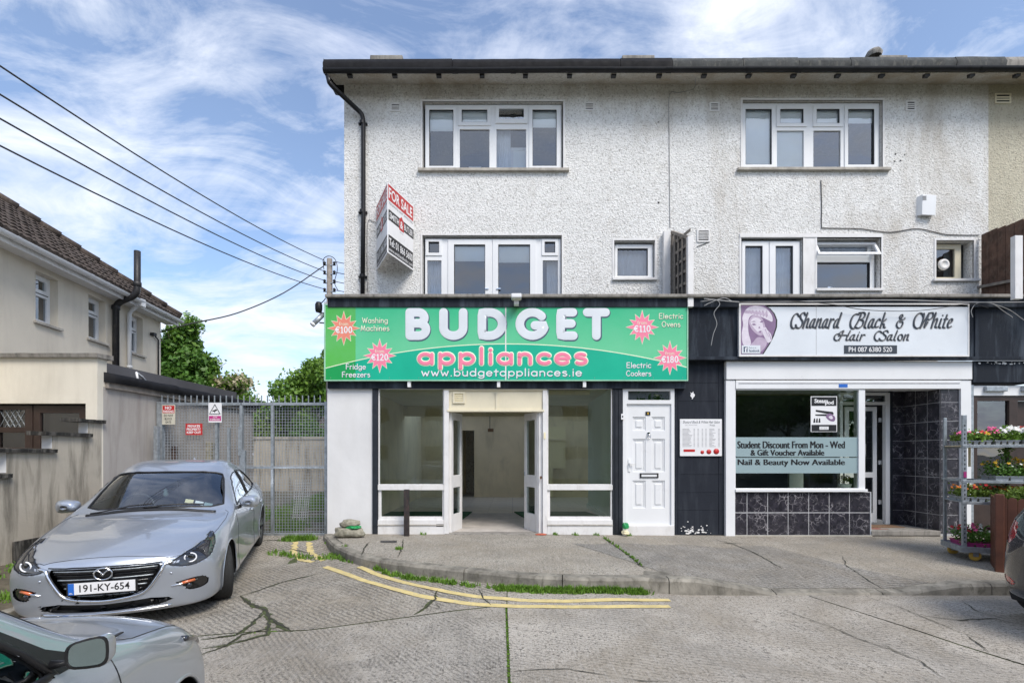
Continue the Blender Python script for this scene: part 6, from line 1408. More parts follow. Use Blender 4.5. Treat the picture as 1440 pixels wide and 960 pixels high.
def tree(name, label, loc, trunk_h, crown, n, size, mat, mat2=None, seed=1, n2=0, trunk_r=.14, group=None):
    t_ = thing(name, label, 'tree', loc, group); r = random.Random(seed)
    tp = [(0, 0, -.1), (r.uniform(-.1, .1), 0, trunk_h * .4), (r.uniform(-.15, .15), .1, trunk_h * .8), (0, 0, trunk_h * 1.15)]
    mb = MB().tube(cat(tp, 4), [trunk_r * (1 - .04 * i) for i in range(13)], 10)
    for k, b in enumerate(crown):
        st = Vector((0, 0, trunk_h * r.uniform(.55, 1.0))); en = Vector(b[:3]); mid = (st + en) / 2 + Vector((r.uniform(-.2, .2), r.uniform(-.2, .2), -.15))
        pth = cat([st, mid, en], 4); mb.tube(pth, [trunk_r * .42 * (1 - .09 * i) for i in range(len(pth))], 6)
        for q in range(3):
            e2 = en + Vector((r.uniform(-1, 1) * b[3], r.uniform(-1, 1) * b[4], r.uniform(-.3, 1) * b[5])); mb.tube([mid.lerp(en, .6), e2], [trunk_r * .16, trunk_r * .05], 5)
    mb.build('trunk', M['bark'], t_, True)
    sub = []
    for b in crown:       # break every clump into smaller ones so that the outline is uneven
        for _ in range(13):
            v = Vector((r.gauss(0, 1), r.gauss(0, 1), r.gauss(0, 1))).normalized() * r.uniform(.2, 1.05); s_ = r.uniform(.28, .55)
            sub.append((b[0] + v.x * b[3], b[1] + v.y * b[4], b[2] + v.z * b[5], b[3] * s_, b[4] * s_, b[5] * s_, r.uniform(.3, 1)))
    leaves(sub, n, size, M[mat], 'crown', t_, True, seed)
    if mat2: leaves([s_ for s_ in sub[::3]], n2, size, M[mat2], 'blossom' if mat2 == 'blossom' else 'crown', t_, True, seed + 50)
    return t_
# trees beyond the gate (positions measured at their depth)
def at(px, Y): return (px - 720) * Y / FOC
def hz(py, Y): return CZ + (639 - py) * Y / FOC
Yt = 15.0
tree('broadleaf_tree', 'tall mid green tree rising behind the corner of the cream house', (at(243, Yt), Yt, 0), 2.6, [(.1, 0, 4.7, .75, .9, .7, 1), (.3, .2, 3.8, 1.1, 1.0, .9, 1.2), (-.5, 0, 3.6, .9, .8, .7, .8), (.6, -.2, 3.0, 1.2, .9, .7, .9)], 17000, .15, 'leaf_b', 'leaf_a', 11, 5000)
Yt = 15.5
tree('blossom_tree', 'white blossoming hawthorn to the right of the tall green tree beyond the gate', (at(282, Yt), Yt, 0), 1.9, [(-.1, 0, 3.6, 1.1, .8, .75, 1), (-.55, 0, 4.0, .6, .5, .5, .6), (.8, .1, 3.2, .9, .7, .6, .9), (.2, 0, 2.5, 1.5, .8, .6, .8)], 14000, .13, 'leaf_a', 'blossom', 12, 6200)
Yt = 20.6
tree('broadleaf_tree', 'low spreading tree sloping down behind the middle of the gate', (at(338, Yt), Yt, .35), 1.6, [(-.7, 0, 3.2, 1.1, .8, .65, 1), (.3, 0, 2.8, 1.0, .8, .55, 1), (1.0, .2, 2.45, .7, .6, .5, .7), (-.9, .1, 2.3, 1.2, .6, .6, .7)], 14000, .13, 'leaf_a', 'leaf_y', 13, 6500)
Yt = 21.0
tree('broadleaf_tree', 'green tree between the gate and the white shop pier', (at(436, Yt), Yt, 0), 2.6, [(0, 0, 4.5, 1.2, 1.0, .8, 1), (-.4, 0, 3.7, 1.2, 1.0, .8, 1), (.6, .2, 5.2, .8, .7, .7, .6), (-.8, 0, 2.9, .9, .7, .7, .6), (.9, 0, 3.8, .9, .8, 1.2, .8)], 20000, .17, 'leaf_a', 'leaf_b', 14, 5000)
for i, (px, Y, s_, mt, lb) in enumerate(((370, 20.0, .75, 'leaf_y', 'yellow green bush behind the lane wall at centre of the gate'), (438, 20.2, 1.0, 'leaf_b', 'dark leafy bush spilling over the lane wall near the white pier'), (399, 24, 1.2, 'leaf_a', 'pale bush before the distant brown roof'))):
    b_ = thing('bush', lb, 'bush', (at(px, Y), Y, .45)); leaves([(0, 0, 1.55, .8 * s_, .6, .75, 1), (.3, -.1, 1.1, .7 * s_, .6, .6, 1), (-.3, .1, 1.9 if i < 2 else 2.2, .5 * s_, .4, .4, .5)], 4200, .12, M[mt], 'foliage', b_, True, 20 + i)
    MB().tube([(0, 0, 0), (.05, 0, .6), (0, 0, 1.3)], [.05, .04, .02], 6).build('stem', M['bark'], b_, True)
# distant house and back wall of the lane
fh = thing('distant_house', 'small far house with brown tiled roof and brick gable beyond the lane', 'house', (at(400, 34), 34, 0))
x0, x1 = at(383, 34), at(424, 34); zr = hz(578, 34); ze = hz(600, 34)
MB().add([(x0, 34, 0), (x1, 34, 0), (x1, 34, ze), ((x0 * .35 + x1 * .65), 34, zr), (x0, 34, ze - .2), (x0, 42, 0), (x1, 42, 0), (x1, 42, ze), ((x0 * .35 + x1 * .65), 42, zr), (x0, 42, ze - .2)], [(0, 1, 2, 3, 4), (1, 6, 7, 2), (0, 4, 9, 5)]).build('wall', M['brick_far'], fh)
xm = x0 * .35 + x1 * .65
MB().add([(x0 - .3, 33.8, ze - .35), (xm, 33.8, zr + .05), (xm, 42, zr + .05), (x0 - .3, 42, ze - .35), (x1 + .3, 33.8, ze - .15), (x1 + .3, 42, ze - .15)], [(0, 1, 2, 3), (1, 4, 5, 2)]).build('roof', M['roof_tile'], fh)
MB().box(x0 + .5, x0 + 1.3, 33.9, 34, 1.2, 2.4).build('window', M['glass_dark'], fh)
wh = thing('distant_house', 'pale far house glimpsed between the trees beyond the lane', 'house', (at(440, 40), 40, 0))
MB().box(at(425, 40), at(470, 40), 40, 46, 0, hz(583, 40)).build('wall', M['cream'], wh); MB().add([(at(422, 40), 39.7, hz(583, 40)), (at(473, 40), 39.7, hz(583, 40)), (at(473, 40), 43, hz(566, 40)), (at(422, 40), 43, hz(566, 40))], [(0, 1, 2, 3)]).build('roof', M['roof_tile'], wh)
for px in (434, 450): MB().box(at(px, 40) - .35, at(px, 40) + .35, 39.95, 40, 3.0, 4.0).build('window', M['glass_dark'], wh)
bwl = MB().box(at(356, 19), at(475, 19), 19, 19.2, -.1, hz(617, 19)).box(at(354, 19), at(476, 19), 18.96, 19.24, hz(617, 19), hz(617, 19) + .08).build('lane_wall', M['grey_wall']); tag(bwl, 'dark grey rendered wall across the far end of the lane', 'wall')
lsw = MB().box(-3.27, -3.252, 9.1, 19, 0, .02).build('lane_kerb', M['kerb']); tag(lsw, 'low concrete kerb along the lane under the terrace side', 'kerb')
# ------------------------------------------------------------------ boundary wall with stepped copings, garage, shed
XW = -6.43
bw_ = thing('boundary_wall', 'stained grey stepped garden wall with dark coping slabs at the left edge', 'wall', (XW, 7, 0))
segs = [(4.2, 6.34, 1.10), (6.34, 6.97, 1.42), (6.97, 7.56, 1.66), (7.56, 7.80, 1.88)]
for i, (y0, y1, zt_) in enumerate(segs):
    MB().box(XW - .16, XW, y0, y1, -.3, zt_).build('wall', M['grey_wall'], bw_)
    if i: MB().box(XW - .15, XW - .012, y0 - .006, y0 + .002, segs[i-1][2] + .058, zt_ - .002).build('white_step_face', M['white_wall'], bw_)
    c0 = y0 - (.22 if i == 3 else .16 if i else 0)
    vs = []; n = 8
    for k in range(n + 1):
        y = c0 + (y1 + .02 - c0) * k / n; j = .01 * noise.noise(Vector((y * 7, i, 0)))
        vs += [(XW - .22, y, zt_), (XW + .05 + j, y, zt_ - .004), (XW + .055 + j, y, zt_ + .045 + j), (XW - .22, y, zt_ + .055 + j)]
    fs = [(4*k + j, 4*k + (j+1) % 4, 4*k + 4 + (j+1) % 4, 4*k + 4 + j) for k in range(n) for j in range(4)] + [(3, 2, 1, 0), (4*n, 4*n+1, 4*n+2, 4*n+3)]
    MB().add(vs, fs).build('coping_slab', M['coping_dark'], bw_)
MB().box(XW, XW + .03, 6.40, 8.9, -.3, .27).build('dark_plinth', M['coping_dark'], bw_, bevel=.005)
sh = thing('shed', 'long grey rendered lean-to along the lane with black felt roof edge', 'shed', (XW, 10, 0))
MB().box(XW - .2, XW, 7.83, 12.35, -.3, 2.46).build('wall', M['shed_wall'], sh); MB().box(XW - 2.1, XW - .2, 12.15, 12.35, -.3, 2.46).build('end_wall', M['shed_wall'], sh)
MB().box(XW - .18, XW - .002, 7.74, 7.828, 1.93, 2.88).build('pilaster', M['shed_wall'], sh)
MB().box(XW + .002, XW + .06, 7.86, 12.4, 2.44, 2.60).build('fascia', M['wood_grey'], sh, bevel=.004)
vs = []; n = 24
for k in range(n + 1):
    y = 7.84 + (12.5 - 7.84) * k / n; j = .022 * noise.noise(Vector((y * 4, 3, 0)))
    vs += [(XW + .10, y, 2.53 + j), (XW + .13, y, 2.60 + j), (XW + .08, y, 2.68 + j), (XW - .12, y, 2.72 + j * .5), (XW - 2.1, y, 2.76)]
MB().add(vs, [(5*k+j, 5*k+j+1, 5*k+6+j, 5*k+5+j) for k in range(n) for j in range(4)] + [(4, 3, 2, 1, 0)], True).build('felt_roof', M['felt'], sh)
MB().tube([P(194, 536, 8.5), P(192, 524, 8.5), P(200, 530, 8.8), P(206, 537, 9.0)], .02, 6).build('bent_pipe', M['sign_white'], sh)
Yg = 7.72
ga = thing('garage_annex', 'cream flat roofed annex with brown window and door behind the stepped wall', 'building', (-8, Yg, 0))
MB().plate(-12, XW - .001, -.3, hz(503, Yg), [(-9.6, (120.5 - 720) * Yg / FOC, -1, hz(567, Yg))], Yg, Yg + .18).build('front_wall', M['cream'], ga, weld=True)
MB().box(-12, XW - .21, Yg + .19, 12, -.3, hz(503, Yg)).build('back_block', M['room'], ga)
vs = []; n = 30
for k in range(n + 1):
    x = -12 + (5.62) * k / n; j = .008 * noise.noise(Vector((x * 5, 0, 0)))
    vs += [(x, Yg - .06, hz(503, Yg)), (x, Yg - .07, hz(497.5, Yg) + j), (x, Yg + .25, hz(496, Yg) + j), (x, Yg + .25, hz(503, Yg))]
MB().add(vs, [(4*k + j, 4*k + (j+1) % 4, 4*k + 4 + (j+1) % 4, 4*k + 4 + j) for k in range(n) for j in range(4)] + [(3, 2, 1, 0), (4*n, 4*n+1, 4*n+2, 4*n+3)]).build('parapet_coping', M['coping'], ga)
Yi = Yg + .09
def iX(px): return (px - 720) * Yi / FOC
bwn = MB().plate(iX(-160), iX(47), 1.0, hz(570, Yi), [(iX(-60), iX(-6), 1.1, hz(601, Yi)), (iX(-1), iX(36.5), hz(629, Yi), hz(608, Yi)), (iX(-1), iX(36.5), hz(600.5, Yi), hz(576, Yi))], Yi - .02, Yi + .06).build('window', M['brown_frame'], ga, bevel=.005, weld=True)
MB().box(iX(-2), iX(37), Yi + .02, Yi + .03, hz(630, Yi), hz(575, Yi)).build('pane', M['glass_dark'], bwn)
ld = MB(); z0, z1 = hz(600.5, Yi), hz(576, Yi)
for k in range(-3, 8):
    xa = iX(-2) + k * .085
    for sg in (1, -1):
        a = Vector((xa, Yi + .015, z0 if sg > 0 else z1)); b = Vector((xa + .16, Yi + .015, z1 if sg > 0 else z0))
        if a.x > iX(-2) - .01 and b.x < iX(37) + .01: ld.bar(a, b, .006, .006)
ld.build('leading', M['galv'], bwn); MB().box(iX(-2), iX(37), Yi + .06, Yi + .07, z0 + .03, z0 + .13).build('blind', M['purple'], bwn)
MB().tube(cat([(iX(2 + 5 * k), Yi + .08, hz(627 - 6 * abs(math.sin(k * 1.9)), Yi)) for k in range(8)], 3), .035, 6).build('net_bundle', M['curtain'], bwn)
bdr = MB().plate(iX(47.5), iX(122), -.1, hz(570, Yi), [(iX(57), iX(112), .9, hz(580.5, Yi))], Yi - .01, Yi + .06).build('door', M['brown_frame'], ga, bevel=.005, weld=True)
MB().box(iX(56), iX(113), Yi + .02, Yi + .03, .9, hz(580, Yi)).build('pane', M['glass_dark'], bdr)
MB().box(iX(-200), iX(125), Yi + 1.2, Yi + 1.25, -.1, 2.3).build('inner_back', M['room'], ga)
# ------------------------------------------------------------------ the cream house
hs = thing('cream_house', 'two storey cream rendered house with brown hipped tile roof at the left', 'house', (-8.4, 10, 0))
def hY(px, off=0.0): return (7.05 - off) / ((720 - px) / FOC - .137)   # depth where the wall plane (pushed out by off) meets the column px
def hP(Y, z, off=0.0): return Vector((-7.05 - .137 * Y + off, Y, z))
Yc = hY(226)
ZE = 4.81
def wallpt(Y, z, off=0.0): return hP(Y, z, off)
wins = []
for (pa, pb, pw_, ysill, yhead) in ((50, 79, 67, 449.5, 377), (124.5, 145, 136, 477, 413), (182, 199, 194, 493.5, 437)):
    Ya, Yb = hY(pa), hY(pb); zs_ = hz(ysill, Ya); zh = hz(yhead, Ya) - .03; wins.append((Ya, Yb, zs_, zh))
zs_ = sum(w_[2] for w_ in wins) / 3; zh = sum(w_[3] for w_ in wins) / 3
wins = [(a, a + .50, zs_, zh) for a, b, c, d in wins]
ys_ = [4.0] + [v for w_ in wins for v in (w_[0], w_[1])] + [Yc]
mb = MB()
for i, (a, b) in enumerate(zip(ys_, ys_[1:])):
    op = i % 2 == 1
    for (z0, z1) in ((-.3, zs_), (zs_, zh), (zh, ZE - .12)):
        if op and z0 == zs_: continue
        mb.add([wallpt(a, z0), wallpt(b, z0), wallpt(b, z1), wallpt(a, z1)], [(0, 3, 2, 1)])
D = Vector((-.137, 1, 0)).normalized(); Nn = Vector((1, .137, 0)).normalized()
for (a, b, z0, z1) in wins:
    pA, pB = wallpt(a, 0), wallpt(b, 0); In = -Nn * .22
    for (p, q) in ((pA, 1), (pB, -1)): mb.add([p + Vector((0, 0, z0)), p + In + Vector((0, 0, z0)), p + In + Vector((0, 0, z1)), p + Vector((0, 0, z1))], [(0, 1, 2, 3)])
    for z in (z0, z1): mb.add([pA + Vector((0, 0, z)), pB + Vector((0, 0, z)), pB + In + Vector((0, 0, z)), pA + In + Vector((0, 0, z))], [(0, 1, 2, 3)])
mb.add([wallpt(Yc, -.3), wallpt(Yc, -.3) - Nn * 7, wallpt(Yc, ZE) - Nn * 7, wallpt(Yc, ZE)], [(0, 1, 2, 3)])
mb.build('wall', M['house'], hs)
for (a, b, z0, z1) in wins:
    pA = wallpt(a, 0) - Nn * .16; L = .5 * D.length * 1.009
    def fr_(u0, u1, v0, v1, d0=-.03, d1=.03): 
        return MB().prism([(u0, v0), (u1, v0), (u1, v1), (u0, v1)], pA, D, (0, 0, 1), Nn, d0, d1)
    zt_ = z0 + (z1 - z0) * .62
    w_ = MB().plate(0, L, z0, z1, [(.07, L - .07, z0 + .08, zt_ - .05), (.09, L - .09, zt_ + .08, z1 - .09)], -.03, .03)
    w_.v = [tuple(pA + D * v[0] - Nn * v[1] + Vector((0, 0, v[2]))) for v in w_.v]
    w_ = w_.build('window', M['upvc'], hs, bevel=.004, weld=True)
    fr_(.05, L - .05, z0 + .05, z1 - .05, -.006, .0).build('pane', M['glass_dark'], w_)
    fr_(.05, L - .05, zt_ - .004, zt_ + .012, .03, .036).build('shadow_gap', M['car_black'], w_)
    fr_(.0, L, z0 - .02, z1 + .02, -.5, -.45).build('inner_room', M['room'], w_)
    MB().prism([(-.05, z0 - .045), (L + .07, z0 - .045), (L + .07, z0), (-.05, z0)], wallpt(a, 0), D, (0, 0, 1), Nn, -.1, .05).build('sill', M['sill'], w_, bevel=.004)
# eaves and gutter
def line(off, z0, z1, ya=4.0, yb=None, off2=None):
    yb = yb or Yc + .25; off2 = off if off2 is None else off2
    return [wallpt(ya, z0, off), wallpt(yb, z0, off), wallpt(yb, z1, off2), wallpt(ya, z1, off2)]
MB().add(line(0, ZE - .13, ZE - .13, off2=.28), [(0, 1, 2, 3)]).build('soffit', M['old_white'], hs)
MB().prism([(.255, ZE - .15), (.285, ZE - .15), (.285, ZE - .01), (.255, ZE - .01)], wallpt(4.0, 0), Nn, (0, 0, 1), D, 0, (Yc + .25 - 4.0) * 1.01).build('fascia', M['old_white'], hs)
gt = MB(); sec2 = [(.065 * math.cos(PI + PI * k / 8), .065 * math.sin(PI + PI * k / 8)) for k in range(9)]; vs = []
for k in range(20):
    Y = 4.0 + (Yc + .3 - 4.0) * k / 19; p = wallpt(Y, ZE - .02, .36)
    vs += [p + Nn * a + Vector((0, 0, b)) for a, b in sec2]
gt.add(vs, [(k*9+j, k*9+j+1, k*9+10+j, k*9+9+j) for k in range(19) for j in range(8)], True); gt.build('gutter', M['upvc'], hs)
for Y in [hY(p, .36) for p in (21, 96, 125, 147, 232)]:
    for dd in (-.03, .03): pass
    vs = []
    for dd in (-.035, .035): vs += [wallpt(Y + dd, ZE - .02, .36) + Nn * a * 1.12 + Vector((0, 0, b * 1.12)) for a, b in sec2]
    MB().add(vs, [(j, j+1, 10+j, 9+j) for j in range(8)], True).build('gutter_bracket', M['upvc'], hs)
# hipped roof of interlocking tiles: base sheet plus courses of tiles as real relief
pit = math.tan(math.radians(37)); Ze = ZE + .03; half = 4.2
e0 = wallpt(4.0, Ze, .33); e1 = wallpt(Yc + .3, Ze, .33)
def rp(y, t): # point on the roof slope: y along the eaves, t inwards
    p = wallpt(y, Ze, .33); return p - Nn * t + Vector((0, 0, t * pit))
MB().add([rp(4, 0), rp(Yc + .3, 0), rp(Yc + .3 - half, half), rp(4, half)], [(0, 1, 2, 3)]).build('roof', M['roof_tile'], hs)
c_ = rp(Yc + .3, 0); rdg = rp(Yc + .3 - half, half)
MB().add([c_, c_ - Nn * 2 * half, rdg], [(0, 1, 2)]).build('roof', M['roof_tile'], hs)
tl_ = MB(); tw_, th_ = .28, .28; r = random.Random(2)
nrm_ = (Nn * pit + Vector((0, 0, 1))).normalized(); upv = (-Nn + Vector((0, 0, pit))).normalized()
j = 0
while j * th_ * math.cos(math.radians(37)) < half:
    t0 = j * th_ * math.cos(math.radians(37)); y = 5.6
    while y < Yc + .3 - t0 - .24:
        base = rp(y, t0) + nrm_ * (.035 + r.uniform(-.004, .004)); a = D * tw_ * .99; u = upv * (th_ * 1.06)
        lo = nrm_ * -.03; vs = []
        prof = ((0, .0), (.16, .020), (.32, .0), (.5, -.004), (.68, .018), (.84, .018), (1, .0))
        for (s_, h_) in prof: vs += [base + a * s_ + nrm_ * (h_ + .012), base + a * s_ + u + nrm_ * (h_ - .016), base + a * s_ + lo]
        tl_.add(vs, [(3*k, 3*k+3, 3*k+4, 3*k+1) for k in range(6)] + [(3*k+2, 3*k+5, 3*k+3, 3*k) for k in range(6)])
        y += tw_
    j += 1
o = tl_.build('roof_tile', M['roof_tile'], hs); o['kind'] = 'stuff'
hipm = MB()
for k in range(18):
    f = k / 18; f2 = (k + 1.08) / 18; a = c_.lerp(rdg, f) + Vector((0, 0, .075)); b = c_.lerp(rdg, f2) + Vector((0, 0, .055))
    hipm.tube([a, b], [.10, .085], 8)
hipm.build('hip_tile', M['roof_tile'], hs)
# black soil pipe with swan neck, white downpipe, cable
Yp = hY(157)
q0 = wallpt(Yp, 2.7, .09); q1 = wallpt(Yp, hz(433, Yp), .09)
sp_pts = [q0, q1, wallpt(Yp, hz(429, Yp), .11), wallpt(Yp, hz(424, Yp), .20), wallpt(Yp, hz(417, Yp), .44), wallpt(Yp, hz(410, Yp), .53), wallpt(Yp, hz(401, Yp), .545), wallpt(Yp, hz(353, Yp), .545)]
sp_t = MB().tube([sp_pts[0]] + cat(sp_pts[1:7], 5) + [sp_pts[7]], .062, 14).build('soil_pipe', M['black_iron'], hs)
for p, (z0, z1) in ((sp_pts[1], (-.03, .05)), (sp_pts[6], (-.02, .06)), (wallpt(Yp, 2.8, .09), (-.05, .05))):
    MB().lathe([(.062, z0 - .01), (.078, z0), (.078, z1), (.062, z1 + .01)], p, 'z', 14).build('pipe_collar', M['black_iron'], sp_t)
Yq = hY(182, .06)
wp = MB().tube([wallpt(Yq, 2.6, .06), wallpt(Yq, hz(441, Yq), .06), wallpt(Yq, hz(437, Yq), .09), wallpt(Yq - .05, hz(430, Yq), .28)], .042, 10).build('downpipe', M['upvc'], hs)
pp = wallpt(Yq - .05, hz(428, Yq), .34); MB().box(pp.x - .07, pp.x + .07, pp.y - .07, pp.y + .07, pp.z - .07, pp.z + .10).build('hopper', M['upvc'], wp, bevel=.01)
MB().lathe([(.055, -.02), (.055, .02)], wallpt(Yq, 3.35, .06), 'z', 12).build('pipe_clip', M['upvc'], wp)
Yk2 = hY(221)
MB().tube([wallpt(Yk2, 2.6, .03), wallpt(Yk2, 4.1, .03), wallpt(Yk2 - .02, 4.2, .04), wallpt(Yk2 - .2, 4.28, .05)], .018, 6).build('wall_cable', M['cable'], hs)
MB().box(*sorted((wallpt(Yk2 - .25, 0, .0).x, wallpt(Yk2 - .25, 0, .1).x)), Yk2 - .3, Yk2 - .2, 4.25, 4.32).build('cable_hook', M['cable'], hs)
# ------------------------------------------------------------------ the gate
YT = 9.0
def TX(px): return (px - 720) * YT / FOC
def TZ(py): return CZ + (639 - py) * YT / FOC
gt_ = thing('mesh_gate', 'galvanised mesh double gate with spiked top across the lane', 'gate', (TX(340), YT, 0))
zb0, ztp = TZ(751), TZ(568)
for (px, w_) in ((226, .10), (459, .05)):
    MB().box(TX(px) - w_ / 2, TX(px) + w_ / 2, YT - .04, YT + .04, zb0 - .05, ztp + .04).build('post', M['galv'], gt_, bevel=.004)
for (px, w_) in ((305, .05), (383.5, .05), (340, .05)):
    MB().box(TX(px) - w_ / 2, TX(px) + w_ / 2, YT - .03, YT + .03, zb0, ztp - .026).build('stile', M['galv'], gt_, bevel=.004)
for (a, b) in ((229, 339), (341, 458)):
    for py, h_ in ((568, .05), (657, .045), (750.5, .045)):
        MB().box(TX(a), TX(b), YT - .032, YT + .026, TZ(py) - h_ / 2, TZ(py) + h_ / 2).build('rail', M['galv'], gt_, bevel=.004)
ms = MB(); k = TX(230)
while k < TX(458):
    ms.bar((k, YT + .034, zb0), (k, YT + .034, ztp), .0065, .0065, up=(0, 1, 0)); k += .052
z = zb0
while z < ztp:
    ms.bar((TX(229), YT + .0395, z), (TX(458), YT + .0395, z), .0065, .0065); z += .052
o = ms.build('mesh', M['galv_wire'], gt_); o['kind'] = 'stuff'
k = TX(228)
while k < TX(458): MB().box(k - .008, k + .008, YT - .016, YT + .0, ztp + .026, ztp + .155).build('spike', M['galv'], gt_); k += .106
MB().box(TX(337) , TX(343), YT - .06, YT - .035, TZ(640), TZ(600)).build('drop_bolt', M['galv'], gt_)
dbl = MB().box(TX(322) - .03, TX(322) + .02, YT - .02, YT + .02, TZ(660), TZ(601)).build('lock_post', M['galv'], gt_, bevel=.004)
for (px, y, zt_, mt, lb) in ((220.5, 8.75, TZ(600), 'galv', 'galvanised stub post in front of the shed wall beside the gate'), (342.5, 8.7, TZ(633), 'galv', 'short steel post behind the silver car near the gate middle'), (245.5, 9.4, TZ(627), 'rust', 'short rusty post just inside the left leaf of the gate')):
    o = MB().box(at(px, y) - .035, at(px, y) + .035, y - .035, y + .035, -.15, zt_).build('post', M[mt], bevel=.004); tag(o, lb, 'post')
# signs on the gate
def gsign(nm, lab, px0, px1, py0, py1, mat):
    t_ = thing(nm, lab, 'sign', (TX((px0 + px1) / 2), YT - .05, TZ(py1)))
    MB().box(TX(px0), TX(px1), YT - .052, YT - .046, TZ(py1), TZ(py0)).build('plate', M[mat], t_, bevel=.001); return t_
OG = (0, YT - .052, 0)
s1 = gsign('warning_sign', 'cream and red NO PARKING sign on top left of the gate', 230.5, 249, 569.5, 597, 'sign_cream')
MB().box(TX(231.5), TX(248), YT - .0535, YT - .052, TZ(581), TZ(570.5)).build('red_band', M['red'], s1)
text('NO', TX(235), TX(244), TZ(575.6), TZ(571.6), M['sign_white'], s1, (0, YT - .0535, 0), depth=.001, off=.03); text('PARKING', TX(232.5), TX(247), TZ(580.5), TZ(576.8), M['sign_white'], s1, (0, YT - .0535, 0), depth=.001, off=.03)
text('DO NOT', TX(233.5), TX(246.5), TZ(586), TZ(582.8), M['sign_black'], s1, OG, depth=.001, off=.02); text('BLOCK', TX(234.5), TX(245), TZ(590.6), TZ(587.4), M['sign_black'], s1, OG, depth=.001, off=.02); text('GATE', TX(235.5), TX(243.5), TZ(595), TZ(592), M['sign_black'], s1, OG, depth=.001, off=.02)
s2 = gsign('keep_out_sign', 'small red PRIVATE PROPERTY KEEP OUT sign on the gate mesh', 263.5, 287, 595.5, 611.5, 'red')
for i, ln in enumerate(('PRIVATE', 'PROPERTY', 'KEEP OUT')): text(ln, TX(266.5 - (i > 0) * 1.2), TX(284 + (i > 0) * 1.2), TZ(600.8 + 4.4 * i), TZ(597.4 + 4.4 * i), M['sign_white'], s2, OG, depth=.001, off=.03)
s3 = gsign('camera_sign', 'white sign with camera triangle and magenta band on the gate', 295.5, 314, 566.5, 594, 'sign_white')
tri = MB().tube([(TX(304.7), YT - .054, TZ(568.8)), (TX(297.3), YT - .054, TZ(582)), (TX(312), YT - .054, TZ(582))], .008, 6, closed=True).build('triangle', M['sign_black'], s3)
MB().prism([(TX(301), TZ(579)), (TX(301.4), TZ(577.6)), (TX(306.5), TZ(575.4)), (TX(308), TZ(576.6)), (TX(306), TZ(578.2)), (TX(303), TZ(578.8))], OG, (1, 0, 0), (0, 0, 1), (0, -1, 0), 0, .002).build('camera_symbol', M['sign_black'], s3)
MB().box(TX(304), TX(304.8), YT - .054, YT - .052, TZ(580.4), TZ(578.2)).build('symbol_stem', M['sign_black'], s3)
MB().box(TX(296.3), TX(313.2), YT - .0535, YT - .052, TZ(591.8), TZ(584.8)).build('magenta_band', M['magenta'], s3)
text('CCTV', TX(302), TX(308), TZ(587.5), TZ(585.6), M['sign_white'], s3, (0, YT - .0535, 0), depth=.001, off=.02); text('IN OPERATION', TX(298), TX(311.5), TZ(591), TZ(588.6), M['sign_white'], s3, (0, YT - .0535, 0), depth=.001, off=.02)
# things inside the lane
o = MB().box(at(282, 10.5), at(299, 10.5), 10.45, 10.6, .0, hz(621, 10.5)).build('stone_slab', M['stone'], bevel=.02); tag(o, 'pale stained slab leaning on the shed wall behind the gate', 'slab')
gp = MB(); 
for k in range(8): gp.bar((at(411 + 3 * k, 10.2), 10.2, -.02), (at(411.5 + 3 * k, 10.2), 10.35, hz(675, 10.2)), .009, .009)
for k in range(16): gp.bar((at(410.5, 10.2), 10.2 + k * .009, .0 + k * .053), (at(433, 10.2), 10.2 + k * .009, .0 + k * .053), .009, .009)
o = gp.build('wire_grid', M['grid_white']); tag(o, 'white wire mesh panel standing on the lane behind the gate', 'mesh panel')
# ------------------------------------------------------------------ utility pole and overhead lines
Yv = 16.0
up = thing('utility_pole', 'grey timber pole with insulators above the corner of the parapet', 'utility pole', (at(463.5, Yv), Yv, 0))
MB().tube([(0, 0, -.1), (0, 0, hz(364, Yv))], [.13, .085], 12).build('pole', M['wood_grey'], up, True)
for py in (372, 384.5, 397, 409):
    z = hz(py, Yv)
    for sx__ in (-.13, .18): MB().lathe([(0, -.06), (.05, -.05), (.03, -.01), (.05, .02), (.03, .06), (0, .07)], (sx__, -.08, z), 'z', 10).build('insulator', M['black_plastic'], up, True)
    MB().bar((-.14, -.06, z - .04), (.20, -.06, z - .04), .03, .03).build('arm', M['galv'], up, True)
xp = at(463.5, Yv)
MB().tube(cat([(-.16, -.06, hz(380, Yv)), (-.18, -.06, hz(366, Yv)), (0, -.06, hz(361, Yv)), (.2, -.06, hz(366, Yv)), (.27, -.06, hz(380, Yv)), (.18, -.06, hz(398, Yv)), (.30, -.06, hz(410, Yv))], 5), .012, 5).build('jumper_lead', M['cable'], up, True)
for i, (py, y0) in enumerate(((368, 93), (383, 133), (396, 167), (408, 205))):
    A = Vector((xp - .12, Yv - .1, hz(py, Yv))); Y0 = 6.05; B = Vector((-720 * Y0 / FOC, Y0, CZ + (639 - y0) * Y0 / FOC)); C_ = A + (B - A) * 1.9
    pts = [A + (C_ - A) * (k / 24) - Vector((0, 0, .62 * (1 - abs(1 - 2 * (k / 24)) ** 2) - .62 * (1 - (1 - 2 / 1.9) ** 2) * (k / 24) * 1.9 * (1 if k / 24 < 1 else 1))) for k in range(25)]
    o = MB().tube(pts, .012, 5).build('overhead_wire', M['cable']); tag(o, ('top', 'second', 'third', 'lowest')[i] + ' of the four parallel wires crossing the sky to the pole', 'wire', 'overhead wires from the pole')
    A2 = Vector((xp + .18, Yv, hz(py, Yv))); o = MB().tube([A2, A2 + Vector((3, .8, -.35)), A2 + Vector((9, 3, -.4))], .012, 5).build('overhead_wire', M['cable']); tag(o, ('top', 'second', 'third', 'lowest')[i] + ' short wire leaving the pole to the right behind the white wall', 'wire')
e_ = P(255, 455, 14.0); A = Vector((xp - .16, Yv - .1, hz(376, Yv))); B = Vector((at(268, 12.6), 12.6, hz(455, 12.6)))
